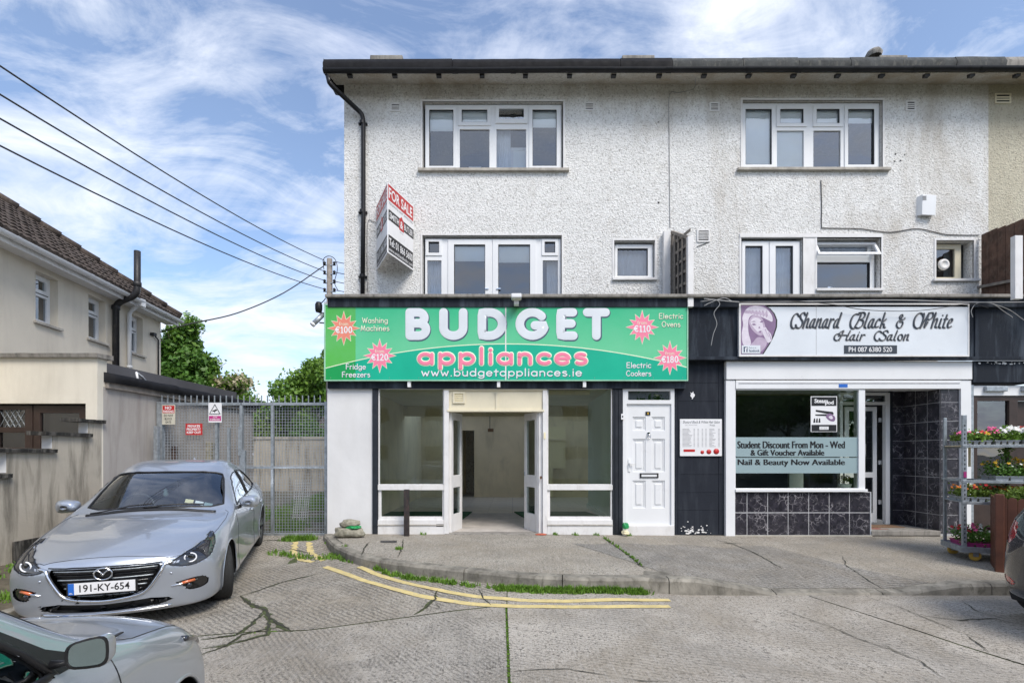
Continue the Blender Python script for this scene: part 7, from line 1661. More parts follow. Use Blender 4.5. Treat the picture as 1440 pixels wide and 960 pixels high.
wp_ = wallpt(Yc - .1, 4.42, .05)
o = MB().tube(cat([A, A.lerp(B, .35) - Vector((0, 0, .28)), A.lerp(B, .7) - Vector((0, 0, .26)), B, wp_], 6), .017, 5).build('service_cable', M['cable']); tag(o, 'black service cable drooping from the pole to the cream house', 'cable')
# ------------------------------------------------------------------ across the street (seen in the glass)
op = thing('opposite_house', 'white rendered houses across the street seen only in reflections', 'house', (0, -19, 0))
wl2 = []
for k in range(-4, 5):
    for (z0, z1) in ((.9, 2.1), (3.7, 4.9)): wl2.append((k * 5 - 1.4, k * 5 + 1.0, z0, z1))
MB().plate(-24, 24, -.4, 6.2, wl2, -19, -19.25).build('wall', M['white_wall'], op, weld=True)
for q in wl2:
    w_ = MB().plate(q[0], q[1], q[2], q[3], [(q[0] + .08, (q[0] + q[1]) / 2 - .04, q[2] + .08, q[3] - .08), ((q[0] + q[1]) / 2 + .04, q[1] - .08, q[2] + .08, q[3] - .08)], -19.05, -19.12).build('window', M['upvc'], op)
    MB().box(q[0] + .05, q[1] - .05, -19.10, -19.09, q[2] + .05, q[3] - .05).build('pane', M['sign_black'], w_)
MB().add([(-24.5, -18.7, 6.1), (24.5, -18.7, 6.1), (24.5, -23, 8.6), (-24.5, -23, 8.6)], [(0, 1, 2, 3)]).build('roof', M['roof_tile'], op)
for i, (x, y, s_) in enumerate(((13, -13, 1.4), (17.5, -14, 1.6), (9.0, -15, 1.2), (22, -12, 1.5))):
    tree('street_tree', ('leafy', 'tall leafy', 'small leafy', 'broad leafy')[i] + ' tree across the street seen in the salon glass', (x, y, -.4), 2.0 * s_, [(0, 0, 3.6 * s_, 1.7 * s_, 1.6 * s_, 1.3 * s_, 1), (1 * s_, 0, 2.6 * s_, 1.2 * s_, 1.2 * s_, .9 * s_, 1), (-1 * s_, 0, 2.7 * s_, 1.2 * s_, 1.2 * s_, 1 * s_, 1)], 5000, .30, 'leaf_b', None, 90 + i, 0, .2)
hd = thing('hedge', 'long dark clipped hedge across the street seen in the glass', 'hedge', (14, -10, -.4)); leaves([(k * 1.2 - 8, 0, .9, .9, .7, .9, 1) for k in range(14)], 7000, .22, M['leaf_b'], 'foliage', hd, True, 77); MB().box(-8.5, 8.5, -.35, .35, 0, 1.3).build('core', M['leaf_b'], hd, True)
# ------------------------------------------------------------------ flower trolley with its trays, planter box
F_ = Vector((6.29, 6.95, 0)); R_ = Vector((6.49, 7.50, 0)); dE = (R_ - F_); WT = dE.length; dE.normalize(); dL = Vector((dE.y, -dE.x, 0)); LT = 1.42
zg = pz(6.5, 7.1)
tr_ = thing('flower_trolley', 'galvanised plant trolley with shelves of flowers and yellow castors', 'trolley', (F_.x, F_.y, zg), rotz=math.atan2(dL.y, dL.x))
def T(u, v, z): return (u, v, z)    # u along the trolley, v towards the shop, z up from the ground
tt = 2.03
for (u, v) in ((0, 0), (0, WT), (LT, 0), (LT, WT)):
    mb = MB(); s0, s1 = (1 if u == 0 else -1), (1 if v == 0 else -1)
    mb.box(u, u + s0 * .05, v, v + s1 * .006, .13, tt); mb.box(u, u + s0 * .006, v + s1 * .0062, v + s1 * .04, .13, tt)
    for k in range(30): pass
    mb.build('post', M['galv'], tr_, True, bevel=.002)
    hl = MB()
    for k in range(28): hl.box(u + s0 * .02, u + s0 * .032, v - s1 * .0012, v - s1 * .0002, .25 + k * .06, .275 + k * .06)
    hl.build('post_slot', M['car_black'], tr_, True)
bs = MB().box(-.01, LT + .01, -.01, WT + .01, .15, .18).box(-.015, LT + .015, -.02, -.0105, .12, .20).box(-.015, LT + .015, WT + .0105, WT + .02, .12, .20).box(-.025, -.0155, -.01, WT + .01, .12, .20).build('base_deck', M['galv'], tr_, True, bevel=.004)
shelf_z = [.62, .93 + .12, 1.66]
# shelf heights from the photo: 705 -> .62, 675 -> rail, 625 -> 1.56
zsh = [1.39 - 66 * 6.95 / FOC - zg, 1.39 - 36 * 6.95 / FOC - zg, 1.39 + 13.5 * 6.95 / FOC - zg]
for i, z in enumerate(zsh):
    if i != 1:
        MB().box(.01, LT - .01, .0, WT, z - .015, z).build('shelf', M['ply'] if i == 2 else M['galv'], tr_, True, bevel=.002)
    else: MB().box(.35, LT - .01, .0, WT, z - .015, z).build('shelf', M['galv'], tr_, True, bevel=.002)
    MB().box(.0, LT, -.006, .006, z - .035, z + .004).box(.0, LT, WT - .006, WT + .006, z - .035, z + .004).build('shelf_rail', M['galv'], tr_, True, bevel=.002)
MB().bar((-.005, .0, zsh[1] + .0), (-.005, WT, zsh[1] + .0), .02, .03).build('end_rail', M['galv'], tr_, True)
for (u, v) in ((.16, .05), (.10, WT - .06), (LT - .12, .05), (LT - .12, WT - .06)):
    w_ = MB().lathe([(.0, -.017), (.03, -.018), (.058, -.018), (.068, -.012), (.068, .012), (.058, .018), (.03, .018), (0, .017)], (u, v, .068), 'y', 22).build('castor', M['orange_wheel'], tr_, True)
    MB().lathe([(.0, -.024), (.012, -.024), (.012, .024), (0, .024)], (u, v, .068), 'y', 10).build('axle', M['rust'], w_, True)
    MB().box(u - .03, u + .03, v - .028, v - .022, .06, .14).box(u - .03, u + .03, v + .022, v + .028, .06, .14).box(u - .04, u + .04, v - .03, v + .03, .138, .149).build('fork', M['galv'], w_, True)
MB().box(.012, .045, -.008, -.002, 1.16, 1.24).build('red_tag', M['pot_pink'], tr_, True)
MB().box(.30, .33, WT - .02, WT - .01, 1.30, 1.62).build('price_strip', M['cream_board'], tr_, True)
MW = Matrix.Translation(tr_.location) @ Matrix.Rotation(tr_.rotation_euler.z, 4, 'Z')
def blooms(mb_list, spots, s_):
    for (x, y, z, mt) in spots:
        mb = mb_list.setdefault(mt, MB()); n = 6; r1 = s_ * rnd.uniform(.8, 1.2)
        a0 = rnd.random() * 6; c = Vector((x, y, z)); t1 = Vector((rnd.uniform(-.4, .4), rnd.uniform(-.9, -.1), rnd.uniform(.3, 1))).normalized(); u = t1.cross(Vector((.1, .2, 1))).normalized(); v = t1.cross(u)
        vs = [c + t1 * s_ * .25] + [c + (u * math.cos(a0 + k * PI / n * 1) + v * math.sin(a0 + k * PI / n)) * (r1 if k % 2 == 0 else r1 * .62) for k in range(2 * n)]
        mb.add(vs, [(0, k + 1, (k + 1) % (2 * n) + 1) for k in range(2 * n)])
def tray(u0, u1, v0, v1, z, label, cells, leafmat, cols, hl=.12, nl=520, tray_mat='tray', bloom=.022, nb=26, group='trays of bedding plants on the trolley', lsz=.042, wild=0):
    o = MW @ Vector(((u0 + u1) / 2, (v0 + v1) / 2, z)); t_ = thing('plant_tray', label, 'plant tray', o, group, rotz=tr_.rotation_euler.z)
    hu, hv = (u1 - u0) / 2, (v1 - v0) / 2
    n = cells; cw = 2 * hu / n
    for i in range(n):
        for j in range(2):
            a = -hu + cw * i + .006; b = a + cw - .012; c = -hv + hv * j + .006; d = c + hv - .012; e = .010
            mb = MB().add([(a + e, c + e, .0), (b - e, c + e, .0), (b - e, d - e, .0), (a + e, d - e, .0), (a, c, .055), (b, c, .055), (b, d, .055), (a, d, .055)], [(0, 3, 2, 1), (0, 1, 5, 4), (1, 2, 6, 5), (2, 3, 7, 6), (3, 0, 4, 7)])
            mb.build('cell', M[tray_mat], t_, True)
    MB().plate(-hu, hu, -hv, hv, [(-hu + cw * i + .008, -hu + cw * (i + 1) - .008, -hv + .008, hv - .008) for i in range(n)], 0, .008)
    rm_ = MB(); 
    for (a, b, c, d) in ((-hu, hu, -hv, -hv + .008), (-hu, hu, hv - .008, hv), (-hu, -hu + .008, -hv + .0082, hv - .0082), (hu - .008, hu, -hv + .0082, hv - .0082)): rm_.box(a, b, c, d, .052, .062)
    rm_.build('rim', M[tray_mat], t_, True)
    MB().box(-hu + .01, hu - .01, -hv + .01, hv - .01, .030, .046).build('compost', M['soil'], t_, True)
    r = random.Random(int(u0 * 100 + z * 37)); bl = []
    for i in range(n):
        for j in range(2):
            cx, cy = -hu + cw * (i + .5), -hv + hv * (j + .5); h_ = hl * r.uniform(.75, 1.25)
            bl.append((cx, cy, .05 + h_ * .5, cw * .6, hv * .6, h_ * .55, 1))
    if wild: bl.append((r.uniform(-.1, .1), 0, .05 + hl * 1.6, .07, .05, hl * .9, .8))
    leaves(bl, nl, lsz, M[leafmat], 'foliage', t_, True, int(u0 * 50 + z * 10) + 3, .75)
    if cols:
        D_ = {}; sp2 = []
        for _ in range(int(nb * 1.9)):
            b = r.choice(bl); a = r.uniform(0, 6.3); q = r.random() ** .5
            sp2.append((b[0] + b[3] * q * math.cos(a), b[1] + b[4] * q * math.sin(a), b[2] + b[5] * r.uniform(.5, 1.15), cols[min(len(cols) - 1, int((b[0] + hu) / (2 * hu) * len(cols)))] if len(cols) > 1 else cols[0]))
        blooms(D_, sp2, bloom)
        for mt, mb in D_.items(): mb.build('flowers', M[mt], t_, True)
    return t_
z = zsh[2] + .001
tray(.06, .34, .02, .27, z, 'front tray of pink edged green seedlings on top trolley shelf, nearest the end', 4, 'leaf_a', ['fl_pink', 'fl_white', 'fl_red', 'fl_yellow'], .13, 520, nb=18)
tray(.06, .34, .30, .55, z, 'rear tray of green seedlings on top trolley shelf, nearest the end', 4, 'leaf_y', ['fl_pink', 'fl_white'], .13, 460, nb=16)
tray(.37, .64, .02, .27, z, 'tray of white and pink bedding flowers on the top trolley shelf', 4, 'leaf_a', ['fl_pink', 'fl_white', 'fl_white'], .15, 520, nb=44)
tray(.67, .98, .02, .27, z, 'tray of silver leaved plants with pink blooms on the top trolley shelf', 4, 'leaf_a', ['fl_white', 'fl_silver', 'fl_pink'], .15, 520, nb=50)
tray(1.01, 1.36, .02, .27, z, 'tray of silvery foliage at far end of the top trolley shelf', 4, 'leaf_a', ['fl_silver', 'fl_pink', 'fl_silver'], .14, 520, nb=60)
tray(.60, 1.10, .30, .55, z, 'rear tray of red and white blooms on the top trolley shelf', 5, 'leaf_a', ['fl_white', 'fl_white', 'fl_red', 'fl_pink'], .17, 700, nb=40)
z = zsh[1] + .001
tray(.38, .70, .04, .44, z, 'tray of tall trailing greens on the middle trolley shelf', 2, 'leaf_b', ['fl_yellow', 'fl_white'], .22, 700, nb=12, tray_mat='tray', wild=1)
tray(.72, 1.02, .04, .44, z, 'tray of yellow and orange flowers on the middle trolley shelf', 3, 'leaf_a', ['fl_yellow', 'fl_orange', 'fl_yellow'], .20, 500, nb=46)
tray(1.04, 1.36, .04, .44, z, 'tray of golden flowers at far end of the middle trolley shelf', 3, 'leaf_a', ['fl_yellow', 'fl_orange'], .18, 500, tray_mat='tray', nb=30)
z = zsh[0] + .001
tray(.03, .46, .05, .50, z, 'tray of bronze leaved seedlings on the lower trolley shelf, nearest the end', 5, 'leaf_y', ['fl_orange', 'fl_red'], .14, 900, nb=26)
tray(.50, .94, .05, .50, z, 'tray of orange tipped seedlings in middle of the lower trolley shelf', 5, 'leaf_y', ['fl_orange', 'fl_orange', 'fl_red'], .14, 900, nb=34)
tray(.97, 1.36, .05, .50, z, 'tray of seedlings at far end of the lower trolley shelf', 4, 'leaf_y', ['fl_orange'], .14, 600, nb=10)
tray(.05, .50, .04, .52, .181, 'dark tray of pink primulas in magenta pots on the trolley base', 4, 'leaf_b', ['fl_red', 'fl_pink', 'fl_white', 'fl_dark'], .20, 900, 'pot_pink', nb=22, bloom=.028)
tray(.54, 1.00, .04, .52, .181, 'tray of dark red leaved plants in mixed pots on the trolley base', 4, 'leaf_b', ['fl_dark', 'fl_red', 'fl_dark', 'fl_orange'], .24, 900, 'pot_terra', nb=60, bloom=.034)
tray(1.03, 1.38, .04, .52, .181, 'dark tray of plants at far end of the trolley base', 3, 'leaf_b', ['fl_dark'], .22, 600, 'pot_dark', nb=30)
# planter box
def pgp(px, Y): return ((px - 720) * Y / FOC, Y)
pa, pb_ = Vector((*pgp(1403, 6.45), 0)), Vector((*pgp(1480, 6.15), 0))
zg2 = pz(6.5, 6.3)
pl_ = thing('planter_box', 'tall reddish brown wooden planter with scalloped boards beside the trolley', 'planter', (pa.x, pa.y, zg2), rotz=math.atan2((pb_ - pa).y, (pb_ - pa).x))
hgt = CZ + (639 - 700) * 6.4 / FOC - zg2
def scallop(n_, mk, z1):
    pts = [(0, .02), (.088, .02), (.088, z1 - .02)] + [(.044 + .044 * math.cos(PI * k / 8), z1 - .02 + .035 * math.sin(PI * k / 8)) for k in range(1, 8)] + [(0, z1 - .02)]
    return pts
for k in range(8):
    MB().prism(scallop(0, 0, hgt - .01 * (k % 3)), (k * .091, 0, 0), (1, 0, 0), (0, 0, 1), (0, -1, 0), 0, .02).build('board', M['planter_wood'], pl_, True, bevel=.003)
    MB().prism(scallop(0, 0, hgt - .01 * ((k + 1) % 3)), (k * .091, .5, 0), (1, 0, 0), (0, 0, 1), (0, -1, 0), 0, .02).build('board', M['planter_wood'], pl_, True, bevel=.003)
for k in range(5): MB().prism(scallop(0, 0, hgt - .012 * (k % 2)), (-.001, .025 + k * .091, 0), (0, 1, 0), (0, 0, 1), (-1, 0, 0), 0, .02).build('board', M['planter_wood'], pl_, True, bevel=.003)
MB().box(-.028, .06, -.045, .05, .0, hgt + .05).build('corner_post', M['planter_wood'], pl_, True, bevel=.01)
MB().box(.02, .70, .02, .46, hgt - .2, hgt - .12).build('soil', M['soil'], pl_, True)
pp_ = thing('fern', 'bright green ferny plant growing in the wooden planter', 'plant', tuple(MW @ Vector((0, 0, 0)))[:2] + (0,)); pp_.location = Vector(pl_.location) + Vector((.30, .10, hgt - .14))
leaves([(0, 0, .12, .20, .16, .12, 1), (.2, 0, .16, .2, .16, .12, 1), (.05, -.1, .2, .12, .1, .07, .5)], 1100, .07, M['leaf_y'], 'foliage', pp_, True, 5, .25)
leaves([(.10, -.15, .05, .07, .06, .06, 1)], 120, .05, M['leaf_y'], 'foliage', pp_, True, 6, .8)
# ------------------------------------------------------------------ cars
def bspl(C, nu, nv):
    """cubic B-spline skin over a half cage C[i][k] (x, y>=0, z), mirrored at both ends of k, sharpened towards the cage"""
    C = np.array(C, float); ku, kv = C.shape[:2]
    def smooth(A):
        P_ = np.concatenate([2*A[:1] - A[1:2], A, 2*A[-1:] - A[-2:-1]], 0); A2 = (P_[:-2] + 4*P_[1:-1] + P_[2:]) / 6
        m = np.array([1, -1, 1]); P_ = np.concatenate([A2[:, 1:2]*m, A2, A2[:, -2:-1]*m], 1); return (P_[:, :-2] + 4*P_[:, 1:-1] + P_[:, 2:]) / 6
    K = C.copy()
    for _ in range(3): K = K + .8 * (C - smooth(K))
    m = np.array([1, -1, 1]); K = np.concatenate([2*K[:1] - K[1:2], K, 2*K[-1:] - K[-2:-1]], 0); K = np.concatenate([K[:, 1:2]*m, K, K[:, -2:-1]*m], 1)
    def basis(n, k):
        t = np.linspace(0, k - 1, n); i = np.minimum(t.astype(int), k - 2); f = t - i
        B = np.zeros((n, k + 2)); w_ = np.stack([(1-f)**3, 3*f**3-6*f**2+4, -3*f**3+3*f**2+3*f+1, f**3], 1) / 6
        for q in range(4): B[np.arange(n), i + q] += w_[:, q]
        return B
    Bu, Bv = basis(nu, ku), basis(nv, kv)
    return np.einsum('ai,bj,ijc->abc', Bu, Bv, K)
class Skin:
    def __init__(s, C, nu=190, nv=80):
        S_ = bspl(C, nu, nv); S_[:, 0, 1] = 0; S_[:, -1, 1] = 0
        L = S_[:, ::-1].copy(); R = S_[:, 1:-1].copy(); R[..., 1] *= -1
        G = np.concatenate([L, R], 1)           # closed rings
        n, m = G.shape[:2]; s.V = G.reshape(-1, 3); F = []
        i = np.arange(n - 1)[:, None]; j = np.arange(m)[None, :]; j2 = (j + 1) % m
        s.F = np.stack([i*m + j, i*m + j2, (i+1)*m + j2, (i+1)*m + j], -1).reshape(-1, 4)
        c4 = s.V[s.F]; nz_ = np.cross(c4[:, 1] - c4[:, 0], c4[:, 2] - c4[:, 0])[:, 2]
        if (nz_ * (c4.mean(1)[:, 2] - .6)).sum() < 0: s.F = s.F[:, ::-1].copy()
        s.caps = [list(range(m))[::-1], [(n-1)*m + k for k in range(m)]]
        s.tag = np.zeros(len(s.F), int); s.remake()
    def remake(s): s.bvh = BVHTree.FromPolygons([tuple(v) for v in s.V], [tuple(f) for f in s.F])
    def snap(s, dom, poly, mask, tol=.022):
        poly = np.array(poly); q = dom(s.V); ok = mask(s.V)
        A = poly; B = np.roll(poly, -1, 0); best = np.full(len(q), 9.); bp = q.copy()
        for a, b in zip(A, B):
            d = b - a; t = np.clip(((q - a) @ d) / (d @ d + 1e-12), 0, 1); p = a + t[:, None] * d; e = np.hypot(*(q - p).T)
            w_ = e < best; best[w_] = e[w_]; bp[w_] = p[w_]
        mv = ok & (best < tol); return mv, bp - q
    def inside(s, dom, poly, mask):
        c = s.V[s.F].mean(1); q = dom(c); x, y = q.T; poly = np.array(poly); r = np.zeros(len(q), bool); n = len(poly); j = n - 1
        for i in range(n):
            xi, yi = poly[i]; xj, yj = poly[j]
            cnd = ((yi > y) != (yj > y)) & (x < (xj - xi) * (y - yi) / (yj - yi + 1e-12) + xi); r ^= cnd; j = i
        return r & mask(c)
    def cut(s, tagv, dom, back, poly, mask, tol=.011):
        mv, d = s.snap(dom, poly, mask, tol); s.V[mv] += back(d[mv]); ins = s.inside(dom, poly, mask); s.tag[ins] = tagv
    def build(s, tagv, name, mat, parent, push=0.0, both=False, caps=False):
        F = s.F[s.tag == tagv]
        if both and tagv:
            yy = s.V[F].mean(1)[:, 1]; t0 = s.tag.copy(); r_ = None
            for sg in (1, -1):
                s.tag = t0.copy(); q = np.where(t0 == tagv)[0]; s.tag[q[yy * sg < 0]] = 99; r_ = s.build(tagv, name, mat, parent, push)
            s.tag = t0; return r_
        if len(F) == 0: return None
        use = np.unique(F); mp = -np.ones(len(s.V), int); mp[use] = np.arange(len(use)); V_ = s.V[use].copy()
        if push:
            nn = np.zeros_like(s.V); a, b, c = s.V[s.F[:, 0]], s.V[s.F[:, 1]], s.V[s.F[:, 2]]; fn_ = np.cross(b - a, c - a)
            for k in range(4): np.add.at(nn, s.F[:, k], fn_)
            nn /= np.linalg.norm(nn, axis=1)[:, None] + 1e-12; V_ += nn[use] * push
        me = bpy.data.meshes.new(name); fl = [tuple(f) for f in mp[F]]
        if caps:
            for cp in s.caps:
                if all(mp[i] >= 0 for i in cp): fl.append(tuple(mp[i] for i in cp))
        me.from_pydata([tuple(v) for v in V_], [], fl); me.polygons.foreach_set('use_smooth', [True] * len(me.polygons)); me.materials.append(mat); me.update()
        return link(name, me, parent, True)
    def on(s, p, d, lift=.003):
        h = s.bvh.ray_cast(Vector(p), Vector(d).normalized())
        if h[0] is None: return None
        n_ = h[1] if h[1].dot(Vector(d)) < 0 else -h[1]
        return h[0] + n_ * lift
    def line(s, pts, d, r, name, mat, parent, lift=.0, n=5, closed=False, dens=.04):
        out = []; P_ = [Vector(p) for p in pts]
        if closed: P_.append(P_[0])
        for a, b in zip(P_, P_[1:]):
            k = max(1, int((b - a).length / dens))
            for i in range(k):
                h = s.on(a.lerp(b, i / k), d, lift)
                if h: out.append(h)
        if not closed:
            h = s.on(P_[-1], d, lift)
            if h: out.append(h)
        if len(out) > 2: return MB().tube(out, r, n, closed=closed).build(name, mat, parent, True)
SD = lambda V_: V_[:, [0, 2]]
def SDb(d): o = np.zeros((len(d), 3)); o[:, 0] = d[:, 0]; o[:, 2] = d[:, 1]; return o
TD = lambda V_: V_[:, [0, 1]]
def TDb(d): o = np.zeros((len(d), 3)); o[:, 0] = d[:, 0]; o[:, 1] = d[:, 1]; return o
FD = lambda V_: V_[:, [1, 2]]
def FDb(d): o = np.zeros((len(d), 3)); o[:, 1] = d[:, 0]; o[:, 2] = d[:, 1]; return o
def circ(cx, cz, r, n=40): return [(cx + r * math.cos(2*PI*k/n), cz + r * math.sin(2*PI*k/n)) for k in range(n)]
def sm2(pts, n=4): return [(p.x, p.y) for p in cat([Vector((*q, 0)) for q in pts], n, True)]
def wheel(car, x, y, r, side, steer=0, spokes=5, seed=0):
    """side +1 or -1 = outward along y"""
    w_ = MB().lathe([(r*.62, -.10), (r*.80, -.105), (r*.93, -.10), (r*.985, -.085), (r, -.06), (r, .06), (r*.985, .085), (r*.93, .10), (r*.80, .105), (r*.66, .10), (r*.62, .06)], (0, 0, 0), 'y', 48)
    for q in (-.045, -.015, .015, .045): w_.lathe([(r*1.001, q - .003), (r*1.0035, q - .003), (r*1.0035, q + .003), (r*1.001, q + .003)], (0, 0, 0), 'y', 48)
    o = w_.build('wheel', M['tyre'], car, True); o.location = (x, y, r); o.rotation_euler = (0, 0, steer)
    s = side
    rim = MB().lathe([(r*.66, -.09), (r*.66, s*.07), (r*.685, s*.085), (r*.69, s*.10), (r*.64, s*.098), (r*.61, s*.06), (r*.60, -.08)], (0, 0, 0), 'y', 48)
    for k in range(spokes):
        a = 2 * PI * k / spokes + .3
        for da in (-.20, .20):
            p0 = Vector((math.cos(a) * r*.12, s*.055, math.sin(a) * r*.12)); p1 = Vector((math.cos(a + da) * r*.64, s*.085, math.sin(a + da) * r*.64)); rim.bar(p0, p1, .030, .028, up=(0, 1, 0))
    rim.lathe([(0, s*.075), (r*.10, s*.072), (r*.17, s*.06), (r*.18, s*.0)], (0, 0, 0), 'y', 24)
    rim.build('rim', M['alloy'], o, True)
    MB().lathe([(0, s*.02), (r*.52, s*.02), (r*.52, s*.0)], (0, 0, 0), 'y', 30).build('brake_disc', M['galv'], o, True)
    return o
def seats(car, x0, zf, wd=.25, parts=True):
    for y in (-.36, .36):
        C = [(0, .22), (.18, .26), (.42, .26), (.50, .2)]
        mb = MB().box(x0, x0 + .50, y - wd, y + wd, zf, zf + .16); mb.build('seat', M['seat'], car, True, .05)
        mb = MB().add([(x0 + .44, y - wd, zf + .1), (x0 + .44, y + wd, zf + .1), (x0 + .62, y + wd*.85, zf + .66), (x0 + .62, y - wd*.85, zf + .66), (x0 + .58, y - wd, zf + .1), (x0 + .58, y + wd, zf + .1), (x0 + .74, y + wd*.85, zf + .64), (x0 + .74, y - wd*.85, zf + .64)],
                      [(0, 1, 2, 3), (5, 4, 7, 6), (3, 2, 6, 7), (1, 5, 6, 2), (4, 0, 3, 7)]); mb.build('backrest', M['seat'], car, True, .04)
        MB().box(x0 + .63, x0 + .73, y - .12, y + .12, zf + .68, zf + .86).build('headrest', M['seat'], car, True, .04)
def mirror(car, x, y, z, s, paint, sc_=1.0, toff=0):
    """door mirror; s = side sign; glass faces the rear (+x)"""
    o = thing_part = bpy.data.objects.new('mirror', None)
    bpy.data.objects.remove(o)
    ring = []; n = 20
    prof = [(-.085, .30), (-.07, .62), (-.03, .90), (.02, 1.0), (.06, 1.0)]
    vs = []; 
    for (dx_, k) in prof:
        for i in range(n):
            a = 2*PI*i/n; cy, cz = math.cos(a), math.sin(a); cy = math.copysign(abs(cy) ** (.65 if sc_ == 1 else .5), cy); cz = math.copysign(abs(cz) ** (.75 if sc_ == 1 else .6), cz)
            yy = cy * (.118 if sc_ == 1 else .085) * k * sc_; zz = cz * ((.078 if sc_ == 1 else .092) + .012 * cy * s) * k * sc_
            vs.append((x + dx_ * sc_ * (1 if sc_ == 1 else .95) - (0 if sc_ == 1 else .035 * cy * s), y + s * .13 * sc_ + yy, z + zz + (1 - k) * .0))
    fs = [(i*n+j, i*n+(j+1) % n, (i+1)*n+(j+1) % n, (i+1)*n+j) for i in range(len(prof)-1) for j in range(n)] + [tuple(range(n))]
    sh_ = MB().add(vs, fs, True).build('mirror', paint, car, True)
    k0 = (len(prof) - 1) * n
    inner = [tuple(Vector(vs[k0 + i])) for i in range(n)]; c = Vector((x + .06 * sc_, y + s * .13 * sc_, z))
    rim = [c + (Vector(p) - c) * .86 + Vector((.002, 0, 0)) for p in inner]; gl = [c + (Vector(p) - c) * .86 + Vector((-.004, 0, 0)) for p in inner]
    MB().add(inner + rim, [(j, (j+1) % n, n + (j+1) % n, n + j) for j in range(n)]).build('mirror_rim', M['car_black'], sh_, True)
    MB().add(gl, [tuple(range(n))]).build('mirror_glass', M['mirror'], sh_, True)
    MB().tube([(x + .0, y + s * .04 * sc_, z - .05 * sc_), (x - .02, y - s * .03, z - .085 * sc_), (x - .02, y - s * .07, z - .09 * sc_)], [.024 * sc_, .022 * sc_, .028 * sc_], 10).build('mirror_arm', M['car_black'], sh_, True)
    return sh_
def plan(C, kf, pf, xf, kr, xr, L):
    out = []
    for row in C:
        r2 = []
        for (x, y, z) in row:
            ff = max(0, 1 - x / xf); fr2 = max(0, 1 - (L - x) / xr)
            r2.append((x + kf * (y / .88) ** pf * ff - kr * (y / .88) ** 2.2 * fr2, y, z))
        out.append(r2)
    return out
def rows(tab):
    """tab: x, [(y,z) * 9 or 10]"""
    return [[(x + (p[2] if len(p) > 2 else 0), p[0], p[1]) for p in ps] for x, ps in tab]
def close(C):
    """run the skin on over the front and rear faces"""
    def shr(row, k, dx_):
        zc_ = sum(p[2] for p in row) / len(row) - .01
        return [(p[0] + dx_, p[1] * k, zc_ + (p[2] - zc_) * k) for p in row]
    return [shr(C[0], .03, -.016), shr(C[0], .35, -.014), shr(C[0], .72, -.010)] + C + [shr(C[-1], .72, .010), shr(C[-1], .35, .014), shr(C[-1], .03, .016)]
